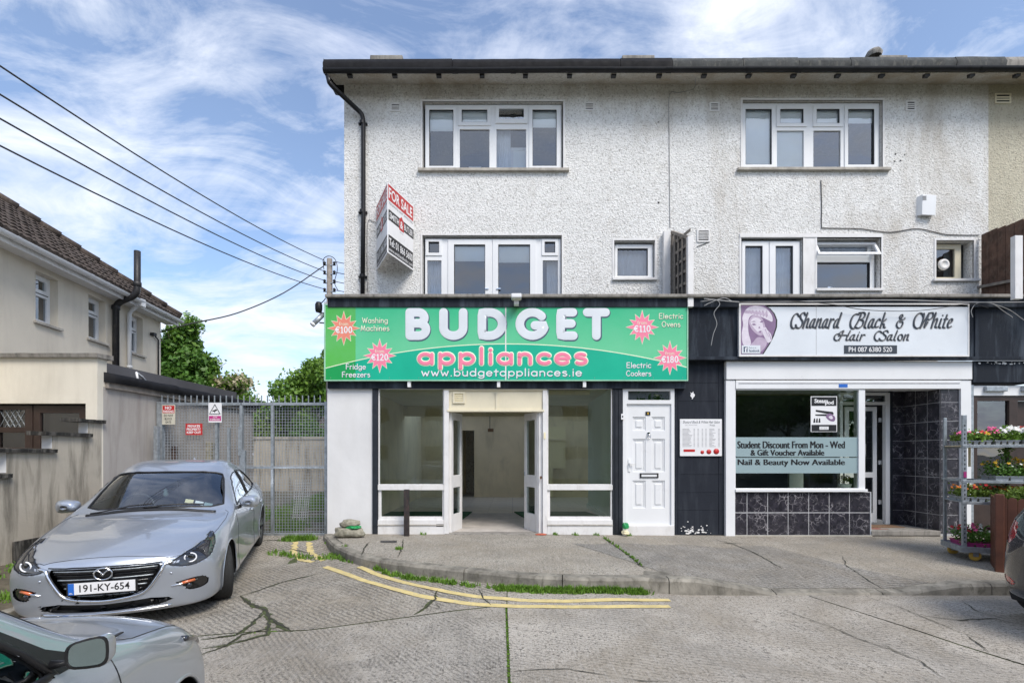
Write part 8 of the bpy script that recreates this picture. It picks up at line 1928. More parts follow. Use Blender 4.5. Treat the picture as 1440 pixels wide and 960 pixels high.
# --- silver saloon facing the camera
ZG = -.355
def saloon():
    th = math.radians(19.6); s, c = math.sin(th), math.cos(th)
    AX = Vector((-4.19, 5.62)); nose = AX + .92 * Vector((s, -c))
    car = thing('parked_car', 'silver saloon car facing the camera on the grooved concrete beside the gate', 'car', (nose.x, nose.y, ZG))
    car.rotation_euler = (0, 0, math.atan2(c, -s))     # local +x runs from nose to tail
    car.rotation_euler = (Matrix.Rotation(math.atan2(c, -s), 4, 'Z') @ Matrix.Rotation(math.radians(-3.3), 4, 'Y')).to_euler()
    T_ = [
     (.00, [(0,.27),(.36,.27),(.56,.29),(.64,.36),(.66,.48),(.62,.57),(.50,.635),(.30,.665),(.14,.675),(0,.68)]),
     (.03, [(0,.21),(.48,.21),(.70,.235),(.80,.33),(.82,.48),(.79,.60),(.66,.675),(.42,.71),(.20,.722),(0,.727)]),
     (.10, [(0,.185),(.56,.185),(.80,.205),(.86,.32),(.87,.48),(.85,.62),(.74,.712),(.48,.75),(.24,.765),(0,.77)]),
     (.30, [(0,.18),(.60,.18),(.84,.20),(.885,.32),(.89,.48),(.88,.64),(.79,.765),(.55,.80),(.28,.818),(0,.822)]),
     (.60, [(0,.18),(.62,.18),(.86,.195),(.90,.32),(.905,.50),(.895,.68),(.815,.825),(.60,.855),(.30,.875),(0,.88)]),
     (.92, [(0,.18),(.62,.18),(.87,.19),(.905,.32),(.912,.52),(.90,.71),(.835,.865),(.63,.895),(.32,.918),(0,.922)]),
     (1.20,[(0,.18),(.62,.18),(.875,.185),(.905,.32),(.905,.52),(.90,.72),(.85,.905),(.66,.925),(.34,.95),(0,.955)]),
     (1.36,[(0,.18),(.62,.18),(.88,.185),(.905,.32),(.90,.52),(.90,.73),(.858,.925),(.74,.965,.12),(.36,.985,.02),(0,.99)]),
     (1.58,[(0,.18),(.62,.18),(.88,.185),(.905,.32),(.90,.52),(.90,.74),(.85,.945),(.725,1.085,.12),(.36,1.125,.02),(0,1.135)]),
     (1.88,[(0,.18),(.62,.18),(.88,.185),(.905,.32),(.90,.52),(.90,.75),(.84,.965),(.68,1.24,.10),(.34,1.29,.01),(0,1.30)]),
     (2.16,[(0,.18),(.62,.18),(.88,.185),(.905,.32),(.90,.52),(.90,.76),(.83,.98),(.64,1.355,.07),(.32,1.405),(0,1.415)]),
     (2.55,[(0,.18),(.62,.18),(.88,.185),(.905,.32),(.90,.52),(.90,.77),(.82,.995),(.615,1.44),(.30,1.495),(0,1.507)]),
     (3.00,[(0,.18),(.62,.18),(.88,.185),(.905,.32),(.90,.52),(.905,.78),(.82,1.01),(.60,1.43),(.29,1.49),(0,1.502)]),
     (3.40,[(0,.18),(.62,.18),(.88,.19),(.905,.34),(.91,.55),(.91,.80),(.81,1.025),(.58,1.35),(.28,1.41),(0,1.42)]),
     (3.75,[(0,.19),(.62,.19),(.88,.20),(.905,.36),(.91,.58),(.90,.82),(.79,1.035),(.56,1.20),(.29,1.245),(0,1.255)]),
     (4.02,[(0,.20),(.60,.20),(.86,.22),(.895,.38),(.90,.60),(.88,.84),(.77,1.035),(.60,1.085),(.30,1.12),(0,1.13)]),
     (4.30,[(0,.23),(.56,.23),(.82,.26),(.87,.40),(.88,.62),(.84,.84),(.73,1.01),(.58,1.05),(.30,1.075),(0,1.08)]),
     (4.50,[(0,.28),(.50,.28),(.74,.31),(.82,.42),(.83,.62),(.78,.80),(.66,.95),(.50,1.01),(.26,1.04),(0,1.05)]),
     (4.57,[(0,.38),(.40,.38),(.60,.40),(.68,.48),(.69,.62),(.64,.74),(.52,.86),(.38,.92),(.20,.95),(0,.96)]),
    ]
    C = plan(close(rows(T_)), .30, 2.3, .95, .22, .9, 4.57)
    K = Skin(C, 300, 100)
    lat = lambda V_: np.abs(V_[:, 1]) > .50
    # window outlines, side view
    swf = [(1.93, 1.00), (1.72, .985), (1.80, 1.04), (2.05, 1.20), (2.26, 1.315), (2.44, 1.345), (2.66, 1.355), (2.66, 1.015)]
    swr = [(2.73, 1.02), (2.73, 1.355), (3.02, 1.335), (3.26, 1.275), (3.46, 1.175), (3.52, 1.08), (3.44, 1.055)]
    for tg, pl_2 in ((2, swf), (3, swr)): K.cut(tg, SD, SDb, pl_2, lambda V_: (np.abs(V_[:, 1]) > .50) & (V_[:, 2] > .9))
    ws = [(1.415, 0), (1.43, .30), (1.50, .58), (1.58, .71), (1.80, .675), (2.05, .63), (2.15, .595), (2.11, .30), (2.10, 0), (2.11, -.30), (2.15, -.595), (2.05, -.63), (1.80, -.675), (1.58, -.71), (1.50, -.58), (1.43, -.30)]
    K.cut(4, TD, TDb, ws, lambda V_: V_[:, 2] > .94)
    rw = [(3.42, 0), (3.42, .40), (3.44, .48), (3.92, .52), (4.0, .40), (4.03, 0), (4.0, -.40), (3.92, -.52), (3.44, -.48), (3.42, -.40)]
    K.cut(5, TD, TDb, rw, lambda V_: V_[:, 2] > 1.0)
    for ax in (.92, 3.62): K.cut(9, SD, SDb, circ(ax, .325, .365), lambda V_: (np.abs(V_[:, 1]) > .56) & (V_[:, 2] < .8), .013)
    frm = lambda V_: (V_[:, 0] < .42) & (V_[:, 2] < .75)
    gr_ = [(-.43, .668), (-.20, .672), (0, .674), (.20, .672), (.43, .668), (.445, .64), (.39, .53), (.32, .435), (.20, .39), (0, .368), (-.20, .39), (-.32, .435), (-.39, .53), (-.445, .64)]
    K.cut(6, FD, FDb, gr_, frm, .010)
    it = [(-.50, .325), (-.36, .345), (0, .325), (.36, .345), (.50, .325), (.53, .30), (.42, .262), (0, .252), (-.42, .262), (-.53, .30)]
    K.cut(7, FD, FDb, it, frm, .009)
    # headlamps: unrolled domain x + |y|
    HDm = lambda V_: np.stack([V_[:, 0] + np.abs(V_[:, 1]), V_[:, 2]], 1)
    def HDb(d): o = np.zeros((len(d), 3)); o[:, 0] = d[:, 0]; o[:, 2] = d[:, 1]; return o
    hl = sm2([(.585, .650), (.70, .700), (.85, .735), (1.02, .765), (1.22, .800), (1.42, .845), (1.44, .830), (1.34, .755), (1.18, .685), (1.00, .635), (.85, .610), (.70, .620)], 3)
    K.cut(8, HDm, HDb, hl, lambda V_: (V_[:, 0] < .80) & (np.abs(V_[:, 1]) > .40) & (V_[:, 2] > .5), .009)
    fg = sm2([(.66, .455), (.80, .475), (.98, .475), (1.07, .435), (1.06, .385), (.95, .355), (.80, .365), (.74, .415)], 3)
    K.cut(10, HDm, HDb, fg, lambda V_: (V_[:, 0] < .60) & (np.abs(V_[:, 1]) > .44) & (V_[:, 2] < .55), .008)
    K.remake()
    P1 = M['silver']
    K.build(0, 'body', P1, car, caps=True)
    K.build(4, 'windscreen', M['windscreen'], car, -.004); K.build(5, 'rear_window', M['windscreen'], car, -.004)
    K.build(2, 'side_window', M['side_glass'], car, -.006, True); K.build(3, 'rear_side_window', M['side_glass'], car, -.006, True)
    g6 = K.build(6, 'grille', M['car_black'], car, -.05); K.build(7, 'lower_intake', M['car_black'], car, -.05)
    K.build(8, 'headlamp', M['lamp_lens'], car, -.002, True); K.build(10, 'fog_lamp_recess', M['car_gloss_black'], car, -.012, True)
    fx = (1, 0, 0)
    # grille slats, chrome surround, badge, plate
    def hw(z): return lerp([(.368, .06), (.39, .20), (.435, .32), (.53, .39), (.64, .445), (.674, .43)], z)
    for i, z in enumerate((.645, .605, .565, .525, .485, .445, .41)):
        w_ = hw(z) - .03; pts = []
        for k in range(25):
            y = -w_ + 2 * w_ * k / 24; h = K.on((-.5, y, z), fx, -.012)
            if h is None: h = Vector((.0 + .30 * (abs(y)/.88) ** 2.3 + .025, y, z))
            pts.append((.30 * (abs(y)/.88)**2.3 + .022, y, z))
        MB().tube(pts, [.0075] * 25, 6).build('grille_slat', M['car_gloss_black'] if i % 2 else M['galv'] , g6, True)
    def fxat(y, z, lift): # approximate skin at the nose
        h = K.bvh.ray_cast(Vector((-.5, y, z)), Vector((1, 0, 0)))
        return h[0].x if h[0] is not None else .30 * (abs(y)/.88)**2.3 + .01
    def sp3(pts2, lift, r, nm, mt, closed=False, n=8, par=car):
        out = []
        for (y, z) in pts2:
            h = K.on((-.5, y, z), fx, lift)
            out.append(h if h else Vector((.30 * (abs(y)/.88)**2.3 - lift, y, z)))
        return MB().tube(out, r, n, closed=closed).build(nm, M[mt], par, True)
    us = [(.53, .672), (.47, .655), (.445, .60), (.40, .52), (.335, .43), (.26, .39), (.12, .368), (0, .36)]
    full = us + [(-a, b) for a, b in reversed(us[:-1])]
    full = [(p.x, p.y) for p in cat([Vector((*q, 0)) for q in full], 6)]
    sp3(full, .004, .015, 'chrome_surround', 'chrome', par=g6); sp3([(a * .965, b * .985 + .011) for a, b in full], .0, .006, 'surround_shadow', 'car_black', par=g6)
    sp3([(a, .681 + (.004 if abs(a) < .3 else 0)) for a in fr(-.45, .45, .05)], .001, .006, 'grille_top_line', 'car_black', par=g6)
    bz = .622; bx_ = fxat(.10, .66, 0) - .012
    ring = MB().tube([(bx_ - .004, .071 * math.cos(2*PI*k/36), bz + .055 * math.sin(2*PI*k/36)) for k in range(36)], .0075, 8, closed=True)
    vw = [(-.060, .030), (-.035, .026), (-.012, .006), (0, -.018), (.012, .006), (.035, .026), (.060, .030)]
    ring.tube([(bx_ - .005, a, bz + b + .004) for a, b in vw], .0072, 6); ring.build('badge', M['chrome'], g6, True)
    MB().lathe([(0, .012), (.068, .012), (.07, .02)], (bx_, 0, bz), 'x', 30).build('badge_back', M['car_black'], g6, True)
    px_ = fxat(.26, .50, 0) - .045
    pl2 = MB().box(px_, px_ + .022, -.275, .275, .435, .560).build('plate_holder', M['car_black'], car, True, .004)
    MB().box(px_ - .003, px_ - .0002, -.26, .26, .447, .555).build('number_plate', M['sign_white'], pl2, True, .002)
    MB().box(px_ - .0042, px_ - .003, .215, .26, .4475, .5545).build('blue_band', M['blue'], pl2, True)
    ex = dict(O=(px_ - .0035, 0, 0), U=(0, -1, 0), V=(0, 0, 1), N=(-1, 0, 0), depth=.001)
    def ptxt(s_, a, b, c, d, mt='sign_black', off=.0):
        o = text(s_, a, b, c, d, M[mt], None, off=off, **{**ex, 'O': (px_ - (.0045 if mt == 'sign_white' else .0035), 0, 0)}); o.parent = pl2; o.location = (0, 0, 0); return o
    ptxt('191-KY-654', -.175, .215, .468, .538, off=.012); ptxt('IRL', -.252, -.224, .456, .470, 'sign_white', .02); ptxt('www.motordealer.ie', -.09, .14, .4365, .4445, 'sign_white') if False else None
    # headlamp details
    for s in (-1, 1):
        def hp(y, z, lift): return K.on((-.6, s * y, z), fx, lift)
        c = hp(.665, .685, -.004)
        if c:
            ax = Vector((-.93, s * .36, .05)).normalized(); u = ax.cross(Vector((0, 0, 1))).normalized(); v = ax.cross(u)
            MB().tube([c + ax * .010 + u * .052 * math.cos(a * PI / 14) + v * .044 * math.sin(a * PI / 14) for a in range(-3, 25 - 3)], .0075, 6).build('lamp_ring', M['lamp_white'], car, True)
            MB().lathe([(0, -.035), (.018, -.03), (.033, -.012), (.036, .01)], (0, 0, 0), 'x', 20)
            mb = MB(); 
            for k in range(12):
                pass
            vs = [c + ax * .012] + [c + ax * .002 + u * .034 * math.cos(k * PI / 8) + v * .031 * math.sin(k * PI / 8) for k in range(16)]
            MB().add(vs, [(0, k + 1, (k + 1) % 16 + 1) for k in range(16)], True).build('projector_lens', M['car_gloss_black'], car, True)
        for k in range(3):
            q = [K.on((-.6, s * y, z), fx, .0015) for y, z in ((.50 + k*.028, .652), (.522 + k*.028, .655), (.527 + k*.028, .672 + .002*k), (.505 + k*.028, .668 + .002*k))]
            if all(q): MB().add(q, [(0, 1, 2, 3)]).build('lamp_cell', M['alloy'], car, True)
        out_l = []
        for (sv_, z) in hl:
            # find the skin point with x+|y| = sv_ at height z
            lo_, hi_ = .3, .93; best = None
            for k in range(60):
                y = lo_ + (hi_ - lo_) * k / 59; h = K.bvh.ray_cast(Vector((-.6, s * y, z)), Vector((1, 0, 0)))
                if h[0] is None: continue
                e = abs(h[0].x + y - sv_)
                if best is None or e < best[0]: best = (e, h[0])
            if best and best[0] < .06: out_l.append(best[1])
        if len(out_l) > 10: MB().tube(out_l, .005, 5, closed=True).build('lamp_seal', M['car_black'], car, True)
        # fog lamp bits
        f0 = [hp(y, z, .006) for y, z in ((.52, .428), (.60, .437), (.66, .447), (.72, .452))]
        if all(f0): MB().tube(f0, [.005, .011, .012, .006], 8).build('fog_trim', M['chrome'], car, True)
        f1 = [hp(y, z, .006) for y, z in ((.60, .441), (.65, .448), (.70, .452))]
        if all(f1): MB().tube(f1, .014, 8).build('indicator', M['amber'], car, True)
        f2 = hp(.655, .403, -.004)
        if f2: MB().lathe([(0, -.014), (.018, -.012), (.026, -.004), (.03, .006)], f2, 'x', 18).build('fog_lamp', M['lamp_lens'], car, True)
        for (yy, zz_) in ((.52, .56),):
            f3 = hp(yy, zz_, .003)
            if f3: MB().lathe([(0, -.004), (.010, -.004), (.012, .001)], f3, 'x', 12).build('parking_sensor', P1, car, True)
    for (y, z) in ((-.50, .285), (.50, .285)): pass
    sp3([(p.x, p.y) for p in cat([Vector((*q, 0)) for q in ((-.62, .30), (-.50, .245), (-.30, .232), (0, .228), (.30, .232), (.50, .245), (.62, .30))], 6)], .006, .012, 'lip_highlight', 'car_black') if False else None
    sp3([(a, .245 - .012 * math.cos(a * 2.2)) for a in fr(-.52, .52, .04)], .004, .009, 'lower_lip', 'chrome')
    # bonnet shut lines, door lines (laid into the skin)
    dn = (0, 0, -1); bl_ = [(.115, -.50), (.085, -.30), (.075, 0), (.085, .30), (.115, .50)]
    K.line([(x + .0, y, 1.6) for x, y in [(p.x, p.y) for p in cat([Vector((*q, 0)) for q in bl_], 4)]], dn, .0032, 'bonnet_line', M['car_black'], car)
    for s in (-1, 1):
        K.line([(x, s * y, 1.6) for x, y in ((.115, .50), (.22, .66), (.42, .755), (.80, .80), (1.15, .815), (1.38, .80), (1.45, .755))], dn, .003, 'bonnet_line', M['car_black'], car)
        K.line([(x, s * y, 1.6) for x, y in ((.35, .25), (.8, .42), (1.2, .50), (1.40, .52))], dn, .0001, 'crease', P1, car) if False else None
        sd = (0, -s, 0)
        K.line([(1.50, s * 1.4, .93), (1.46, s * 1.4, .75), (1.42, s * 1.4, .50), (1.44, s * 1.4, .28), (1.50, s * 1.4, .22)], sd, .003, 'door_line', M['car_black'], car)
        K.line([(2.70, s * 1.4, 1.36), (2.70, s * 1.4, .95), (2.72, s * 1.4, .55), (2.70, s * 1.4, .24)], sd, .003, 'door_line', M['car_black'], car)
        K.line([(3.52, s * 1.4, 1.06), (3.50, s * 1.4, .85), (3.32, s * 1.4, .62), (3.20, s * 1.4, .45), (3.12, s * 1.4, .24)], sd, .003, 'door_line', M['car_black'], car)
        K.line([(1.50, s * 1.4, .225), (2.3, s * 1.4, .225), (3.12, s * 1.4, .225)], sd, .004, 'sill_line', M['car_black'], car)
        # window seals
        for pl_3 in (swf, swr): K.line([(x, s * 1.4, z) for x, z in pl_3], sd, .009, 'window_seal', M['car_black'], car, closed=True, dens=.03)
        for x0 in (2.44, 3.26):
            K.line([(x0, s * 1.4, .80), (x0 + .17, s * 1.4, .81)], sd, .013, 'door_handle', P1, car, lift=.018, n=8)
        for ax in (.92, 3.62):
            pts = [(ax + .372 * math.cos(a), s * 1.4, .325 + .372 * math.sin(a)) for a in [math.radians(q) for q in range(-18, 199, 8)]]
            K.line(pts, sd, .010, 'arch_lip', P1, car, lift=-.004)
            mb = MB(); vs = []
            for k in range(21):
                a = math.radians(-25 + 230 * k / 20); vs += [(ax + .368 * math.cos(a), s * .90, .325 + .368 * math.sin(a)), (ax + .368 * math.cos(a), s * .55, .325 + .368 * math.sin(a))]
            mb.add([(v[0], (v[1] if abs(v[1]) < .6 else v[1] * .975), v[2]) for v in vs], [(2*k, 2*k+1, 2*k+3, 2*k+2) for k in range(20)], True)
            mb.add([(ax - .40, s*.55, .1), (ax + .40, s*.55, .1), (ax + .40, s*.55, .70), (ax - .40, s*.55, .70)], [(0, 1, 2, 3)]); mb.build('wheel_well', M['car_black'], car, True)
        mirror(car, 1.74, s * .85, 1.02, s, P1, 1.0)
    # seals round the screens
    K.line([(x, y, 2) for x, y in ws], dn, .012, 'windscreen_seal', M['car_black'], car, closed=True, dens=.03)
    K.line([(x, y, 2) for x, y in rw], dn, .012, 'rear_window_seal', M['car_black'], car, closed=True, dens=.03)
    # wipers and cowl
    K.line([(x, y, 2) for x, y in ((1.385, -.66), (1.38, 0), (1.385, .66))], dn, .022, 'cowl', M['car_black'], car, lift=.0)
    K.line([(1.40, .10, 2), (1.44, -.25, 2), (1.50, -.50, 2)], dn, .009, 'wiper', M['car_black'], car, lift=.022, n=6)
    K.line([(1.40, .62, 2), (1.43, .30, 2), (1.455, .02, 2)], dn, .009, 'wiper', M['car_black'], car, lift=.022, n=6)
    # cabin
    MB().box(1.30, 4.0, -.80, .80, .24, .30).build('cabin_floor', M['seat'], car, True)
    MB().box(1.50, 1.95, -.74, .74, .70, .93).build('dashboard', M['seat'], car, True, .06)
    seats(car, 2.25, .45); MB().box(3.0, 3.5, -.62, .62, .45, .62).box(3.42, 3.62, -.62, .62, .5, 1.08).build('rear_seat', M['seat'], car, True, .05)
    MB().tube([(2.02 + .06 * math.sin(2*PI*k/28), +.36 + .19 * math.cos(2*PI*k/28), .93 + .18 * math.sin(2*PI*k/28)) for k in range(28)], .016, 8, closed=True).build('steering_wheel', M['car_black'], car, True)
    MB().box(1.98, 2.02, .28, .44, .89, .95).build('wheel_hub', M['car_black'], car, True, .02)
    q = K.on((2.0, .02, 2), dn, -.03); MB().box(q.x - .02, q.x + .02, -.11, .15, q.z - .12, q.z - .05).build('rear_view_mirror', M['car_black'], car, True, .015)
    MB().lathe([(0, -.06), (.025, -.05), (.032, -.02), (.02, .01), (.028, .03), (0, .06)], (2.05, .05, 1.13), 'z', 10).build('air_freshener', M['frost'], car, True)
    for (y, w_, h_, mt) in ((-.34, .045, .030, 'cream_board'), (-.45, .045, .028, 'sign_white'), (-.55, .045, .028, 'frost')):
        pts = [K.on((x, yy, 2), dn, -.012) for x, yy in ((1.51, y - w_), (1.51, y + w_), (1.51 + h_ * 1.9, y + w_), (1.51 + h_ * 1.9, y - w_))]
        if all(pts): MB().add(pts, [(0, 1, 2, 3)]).build('tax_disc', M[mt], car, True)
    for (x, y, s_, st) in ((.92, .79, 1, math.radians(17)), (.92, -.79, -1, math.radians(17)), (3.62, .79, 1, 0), (3.62, -.79, -1, 0)): wheel(car, x, y, .325, s_, st)
    K.line([(4.35, .86, .92), (4.50, .84, .90)], (0, -1, 0), .03, 'tail_lamp', M['red_lens'], car)
    ant = K.on((3.25, 0, 2), dn, 0); MB().add([(ant.x - .08, 0, ant.z), (ant.x + .06, -.02, ant.z), (ant.x + .06, .02, ant.z), (ant.x + .05, 0, ant.z + .06)], [(0, 1, 3), (0, 3, 2), (1, 2, 3)]).build('aerial_fin', P1, car, True)
    return car
car1 = saloon()
# --- small hatchbacks: one close to the camera at lower left, one dark at the right edge
def hatch(name, label, loc, rotz, P1, L=3.9, near=True, rear=False):
    car = thing('parked_car', label, 'car', loc, rotz=rotz)
    W_ = .84
    T_ = [
     (.00, [(0,.30),(.34,.30),(.52,.32),(.60,.40),(.62,.50),(.58,.60),(.46,.66),(.28,.685),(.14,.70),(0,.70)]),
     (.04, [(0,.22),(.46,.22),(.66,.25),(.75,.35),(.77,.50),(.74,.63),(.62,.72),(.40,.76),(.20,.775),(0,.78)]),
     (.14, [(0,.20),(.54,.20),(.74,.22),(.80,.34),(.81,.50),(.79,.66),(.70,.78),(.46,.83),(.24,.845),(0,.85)]),
     (.36, [(0,.19),(.56,.19),(.78,.21),(.825,.34),(.83,.50),(.82,.69),(.75,.845),(.52,.89),(.27,.91),(0,.915)]),
     (.70, [(0,.19),(.56,.19),(.79,.21),(.84,.34),(.845,.52),(.835,.74),(.775,.90),(.58,.94),(.30,.965),(0,.97)]),
     (.98, [(0,.19),(.56,.19),(.80,.20),(.84,.34),(.84,.52),(.835,.78),(.795,.945),(.62,.985,.08),(.32,1.005),(0,1.01)]),
     (1.22,[(0,.19),(.56,.19),(.80,.20),(.84,.34),(.84,.52),(.835,.79),(.79,.96),(.63,1.12,.10),(.33,1.16),(0,1.165)]),
     (1.55,[(0,.19),(.56,.19),(.80,.20),(.84,.34),(.84,.52),(.835,.80),(.785,.965),(.60,1.32,.09),(.32,1.365),(0,1.375)]),
     (1.85,[(0,.19),(.56,.19),(.80,.20),(.84,.34),(.84,.52),(.835,.80),(.78,.97),(.575,1.44,.05),(.30,1.485),(0,1.495)]),
     (2.30,[(0,.19),(.56,.19),(.80,.20),(.84,.34),(.84,.52),(.835,.80),(.775,.98),(.565,1.48),(.30,1.525),(0,1.535)]),
     (2.85,[(0,.19),(.56,.19),(.80,.20),(.84,.34),(.845,.54),(.84,.82),(.775,1.0),(.555,1.45),(.29,1.495),(0,1.505)]),
     (3.30,[(0,.20),(.56,.20),(.80,.21),(.84,.36),(.845,.56),(.84,.84),(.77,1.03),(.55,1.38),(.29,1.42),(0,1.43)]),
     (3.62,[(0,.22),(.54,.22),(.78,.24),(.82,.38),(.83,.58),(.81,.84),(.74,1.03),(.54,1.24),(.28,1.28),(0,1.29)]),
     (3.80,[(0,.26),(.50,.26),(.72,.28),(.79,.40),(.80,.58),(.76,.80),(.68,.96),(.52,1.06),(.27,1.09),(0,1.10)]),
     (3.88,[(0,.34),(.40,.34),(.58,.36),(.66,.44),(.67,.58),(.62,.70),(.52,.82),(.38,.88),(.20,.90),(0,.905)]),
    ]
    C = plan(close(rows(T_)), .32, 2.2, .9, .30, .8, 3.88)
    K = Skin(C, 250, 84)
    side_m = lambda V_: (np.abs(V_[:, 1]) > .45) & (V_[:, 2] > .9)
    swf = [(1.52, 1.01), (1.60, 1.12), (1.80, 1.30), (1.98, 1.40), (2.16, 1.425), (2.36, 1.43), (2.36, 1.015)]
    swr = [(2.43, 1.02), (2.43, 1.43), (2.80, 1.41), (3.10, 1.34), (3.24, 1.20), (3.20, 1.07)]
    for tg, p_ in ((2, swf), (3, swr)): K.cut(tg, SD, SDb, p_, side_m)
    ws = [(1.06, 0), (1.08, .30), (1.14, .50), (1.22, .595), (1.52, .575), (1.78, .54), (1.83, .50), (1.79, .30), (1.78, 0), (1.79, -.30), (1.83, -.50), (1.78, -.54), (1.52, -.575), (1.22, -.595), (1.14, -.50), (1.08, -.30)]
    K.cut(4, TD, TDb, ws, lambda V_: V_[:, 2] > .96)
    AXS = (.70, 3.20)
    for ax in AXS: K.cut(9, SD, SDb, circ(ax, .30, .335), lambda V_: (np.abs(V_[:, 1]) > .52) & (V_[:, 2] < .72), .013)
    if rear:
        rwn = [(-.42, 1.09), (0, 1.07), (.42, 1.09), (.42, 1.33), (0, 1.36), (-.42, 1.33)]
        K.cut(5, FD, FDb, rwn, lambda V_: V_[:, 0] > 3.1)
        HD2 = lambda V_: np.stack([V_[:, 0] - np.abs(V_[:, 1]), V_[:, 2]], 1)
        def HDb2(d): o = np.zeros((len(d), 3)); o[:, 0] = d[:, 0]; o[:, 2] = d[:, 1]; return o
        K.cut(6, HD2, HDb2, sm2([(2.80, 1.02), (3.05, 1.03), (3.24, .99), (3.28, .88), (3.12, .79), (2.86, .84)], 3), lambda V_: (V_[:, 0] > 3.2) & (V_[:, 2] > .7), .01)
        K.cut(7, HD2, HDb2, sm2([(3.00, .46), (3.20, .45), (3.32, .42), (3.28, .385), (3.10, .395), (2.98, .43)], 3), lambda V_: (V_[:, 0] > 3.2) & (V_[:, 2] < .6), .01)
    K.remake()
    K.build(0, 'body', P1, car, caps=True); K.build(4, 'windscreen', M['windscreen'], car, -.004)
    K.build(2, 'side_window', M['side_glass'], car, -.006, True); K.build(3, 'rear_side_window', M['side_glass'], car, -.006, True)
    if rear: K.build(5, 'rear_window', M['side_glass'], car, -.004); K.build(6, 'tail_lamp', M['red_lens'], car, -.004, True); K.build(7, 'rear_reflector', M['red_lens'], car, -.003, True)
    dn = (0, 0, -1)
    for s in (-1, 1):
        sd = (0, -s, 0)
        for p_ in (swf, swr): K.line([(x, s * 1.4, z) for x, z in p_], sd, .016, 'window_seal', M['car_black'], car, closed=True, dens=.025)
        # black corner panel ahead of the door glass and black upper frame
        quad_ = []
        for (x, z) in ((1.30, 1.0), (1.50, 1.0), (1.60, 1.12), (1.80, 1.305), (1.98, 1.41), (2.36, 1.445), (2.36, 1.475), (1.94, 1.43), (1.72, 1.285), (1.50, 1.10)):
            h = K.on((x, s * 1.4, z), sd, .004); quad_.append(h if h else Vector((x, s * .7, z)))
        MB().add(quad_, [(0, 1, 9), (1, 2, 9), (2, 8, 9), (2, 3, 8), (3, 7, 8), (3, 4, 7), (4, 5, 6, 7)] if s > 0 else [(9, 1, 0), (9, 2, 1), (9, 8, 2), (8, 3, 2), (8, 7, 3), (7, 4, 3), (7, 6, 5, 4)], True).build('window_corner', M['car_black'], car, True)
        K.line([(1.22, s * 1.4, .95), (1.20, s * 1.4, .75), (1.16, s * 1.4, .45), (1.2, s * 1.4, .24)], sd, .0035, 'door_line', M['car_black'], car)
        K.line([(2.40, s * 1.4, 1.44), (2.40, s * 1.4, .9), (2.42, s * 1.4, .24)], sd, .0035, 'door_line', M['car_black'], car)
        for x0 in (2.14, 2.95): K.line([(x0, s * 1.4, .84), (x0 + .17, s * 1.4, .85)], sd, .013, 'door_handle', P1, car, lift=.018, n=8)
        K.line([(x, s * y, 2) for x, y in ((.12, .45), (.20, .58), (.40, .675), (.70, .715), (.95, .74), (1.04, .72))], dn, .003, 'bonnet_line', M['car_black'], car)
        K.line([(x, s * 1.4, z) for x, z in ((.20, .66), (.34, .75), (.56, .82))], sd, .02, 'headlamp_edge', M['lamp_lens'], car) if near else None
        for ax in AXS:
            K.line([(ax + .342 * math.cos(a), s * 1.4, .30 + .342 * math.sin(a)) for a in [math.radians(q) for q in range(-16, 197, 8)]], sd, .012, 'arch_lip', P1, car, lift=-.004)
            mb = MB(); vs = []
            for k in range(21):
                a = math.radians(-25 + 230 * k / 20); vs += [(ax + .337 * math.cos(a), s * .815, .30 + .337 * math.sin(a)), (ax + .337 * math.cos(a), s * .5, .30 + .337 * math.sin(a))]
            mb.add(vs, [(2*k, 2*k+1, 2*k+3, 2*k+2) for k in range(20)], True); mb.add([(ax - .37, s*.5, .1), (ax + .37, s*.5, .1), (ax + .37, s*.5, .65), (ax - .37, s*.5, .65)], [(0, 1, 2, 3)]); mb.build('wheel_well', M['car_black'], car, True)
            wheel(car, ax, s * .735, .30, s)
        mirror(car, 1.56, s * .845, 1.11, s, P1, .62)
    K.line([(x, y, 2) for x, y in ws], dn, .004, 'windscreen_seal', M['car_black'], car, closed=True, dens=.03)
    K.line([(.14, -.45, 2), (.10, -.2, 2), (.09, 0, 2), (.10, .2, 2), (.14, .45, 2)], dn, .003, 'bonnet_line', M['car_black'], car)
    K.line([(1.04, .1, 2), (1.08, -.2, 2), (1.12, -.45, 2)], dn, .010, 'wiper', M['car_black'], car, lift=.02, n=6)
    for s in (-1, 1):
        q = K.on((.84, s * .28, 2), dn, .002); MB().lathe([(.0, .012), (.014, .008), (.018, 0)], q, 'z', 10).build('washer_jet', M['car_black'], car, True)
        q = K.on((.95, s * .66, 2), dn, .003); MB().bar(q + Vector((-.07, 0, -.001)), q + Vector((.07, s * .01, .004)), .014, .006).build('bonnet_vent', M['car_black'], car, True)
    MB().box(.95, 3.5, -.74, .74, .24, .30).build('cabin_floor', M['seat'], car, True); MB().box(1.15, 1.60, -.70, .70, .70, .97).build('dashboard', M['seat'], car, True, .06)
    seats(car, 1.85, .48); MB().tube([(1.70 + .06 * math.sin(2*PI*k/28), +.34 + .18 * math.cos(2*PI*k/28), .98 + .17 * math.sin(2*PI*k/28)) for k in range(28)], .016, 8, closed=True).build('steering_wheel', M['car_black'], car, True)
    K.line([(.10, -.3, .55), (.10, .3, .55)], (1, 0, 0), .04, 'front_grille', M['car_black'], car) if False else None
    MB().tube([K.on((-.5, y, .48), (1, 0, 0), .0) or Vector((0, y, .48)) for y in fr(-.45, .45, .05)], .05, 8).build('front_grille', M['car_black'], car, True)
    return car
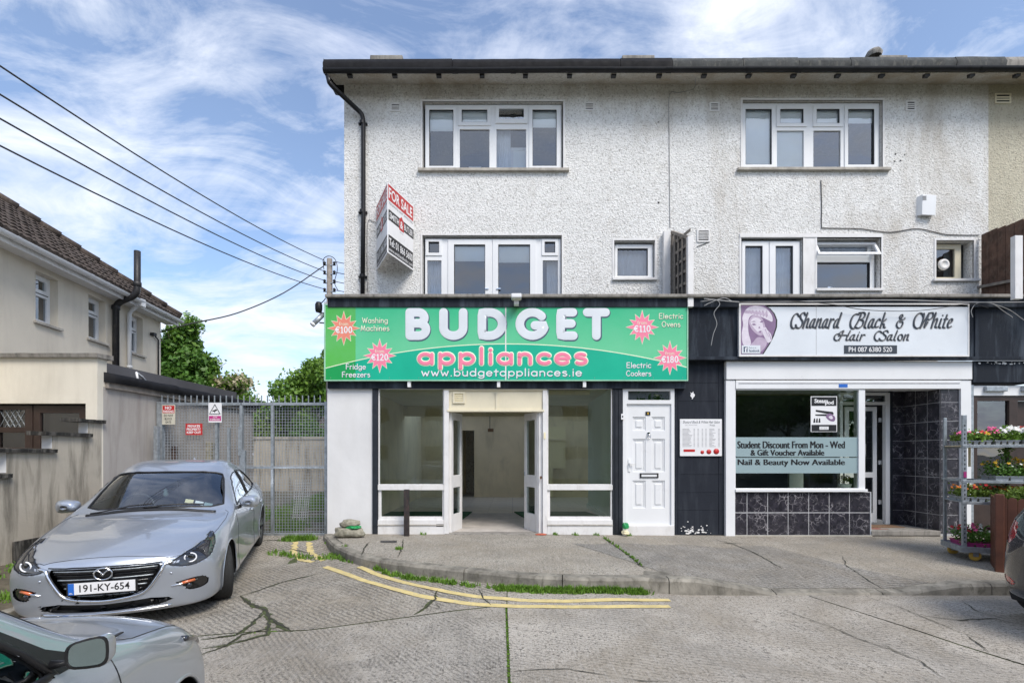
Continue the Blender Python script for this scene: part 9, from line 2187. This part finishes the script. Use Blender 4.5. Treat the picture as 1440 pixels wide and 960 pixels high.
# near car: heads away from us (+Y), its right flank towards the shop
car2 = hatch('parked_car', 'silver hatchback cut off by the lower left corner, door mirror towards the camera', (-2.60, 3.05, -.36), math.radians(-90 + 7), M['silver2'])
car2.scale = (.88, 1, .94)
car3 = hatch('parked_car', 'dark graphite car tail with red lamp at the right edge of the road', (8.82, 4.48, -.30), math.radians(180), M['dark_paint'], rear=True, near=False)
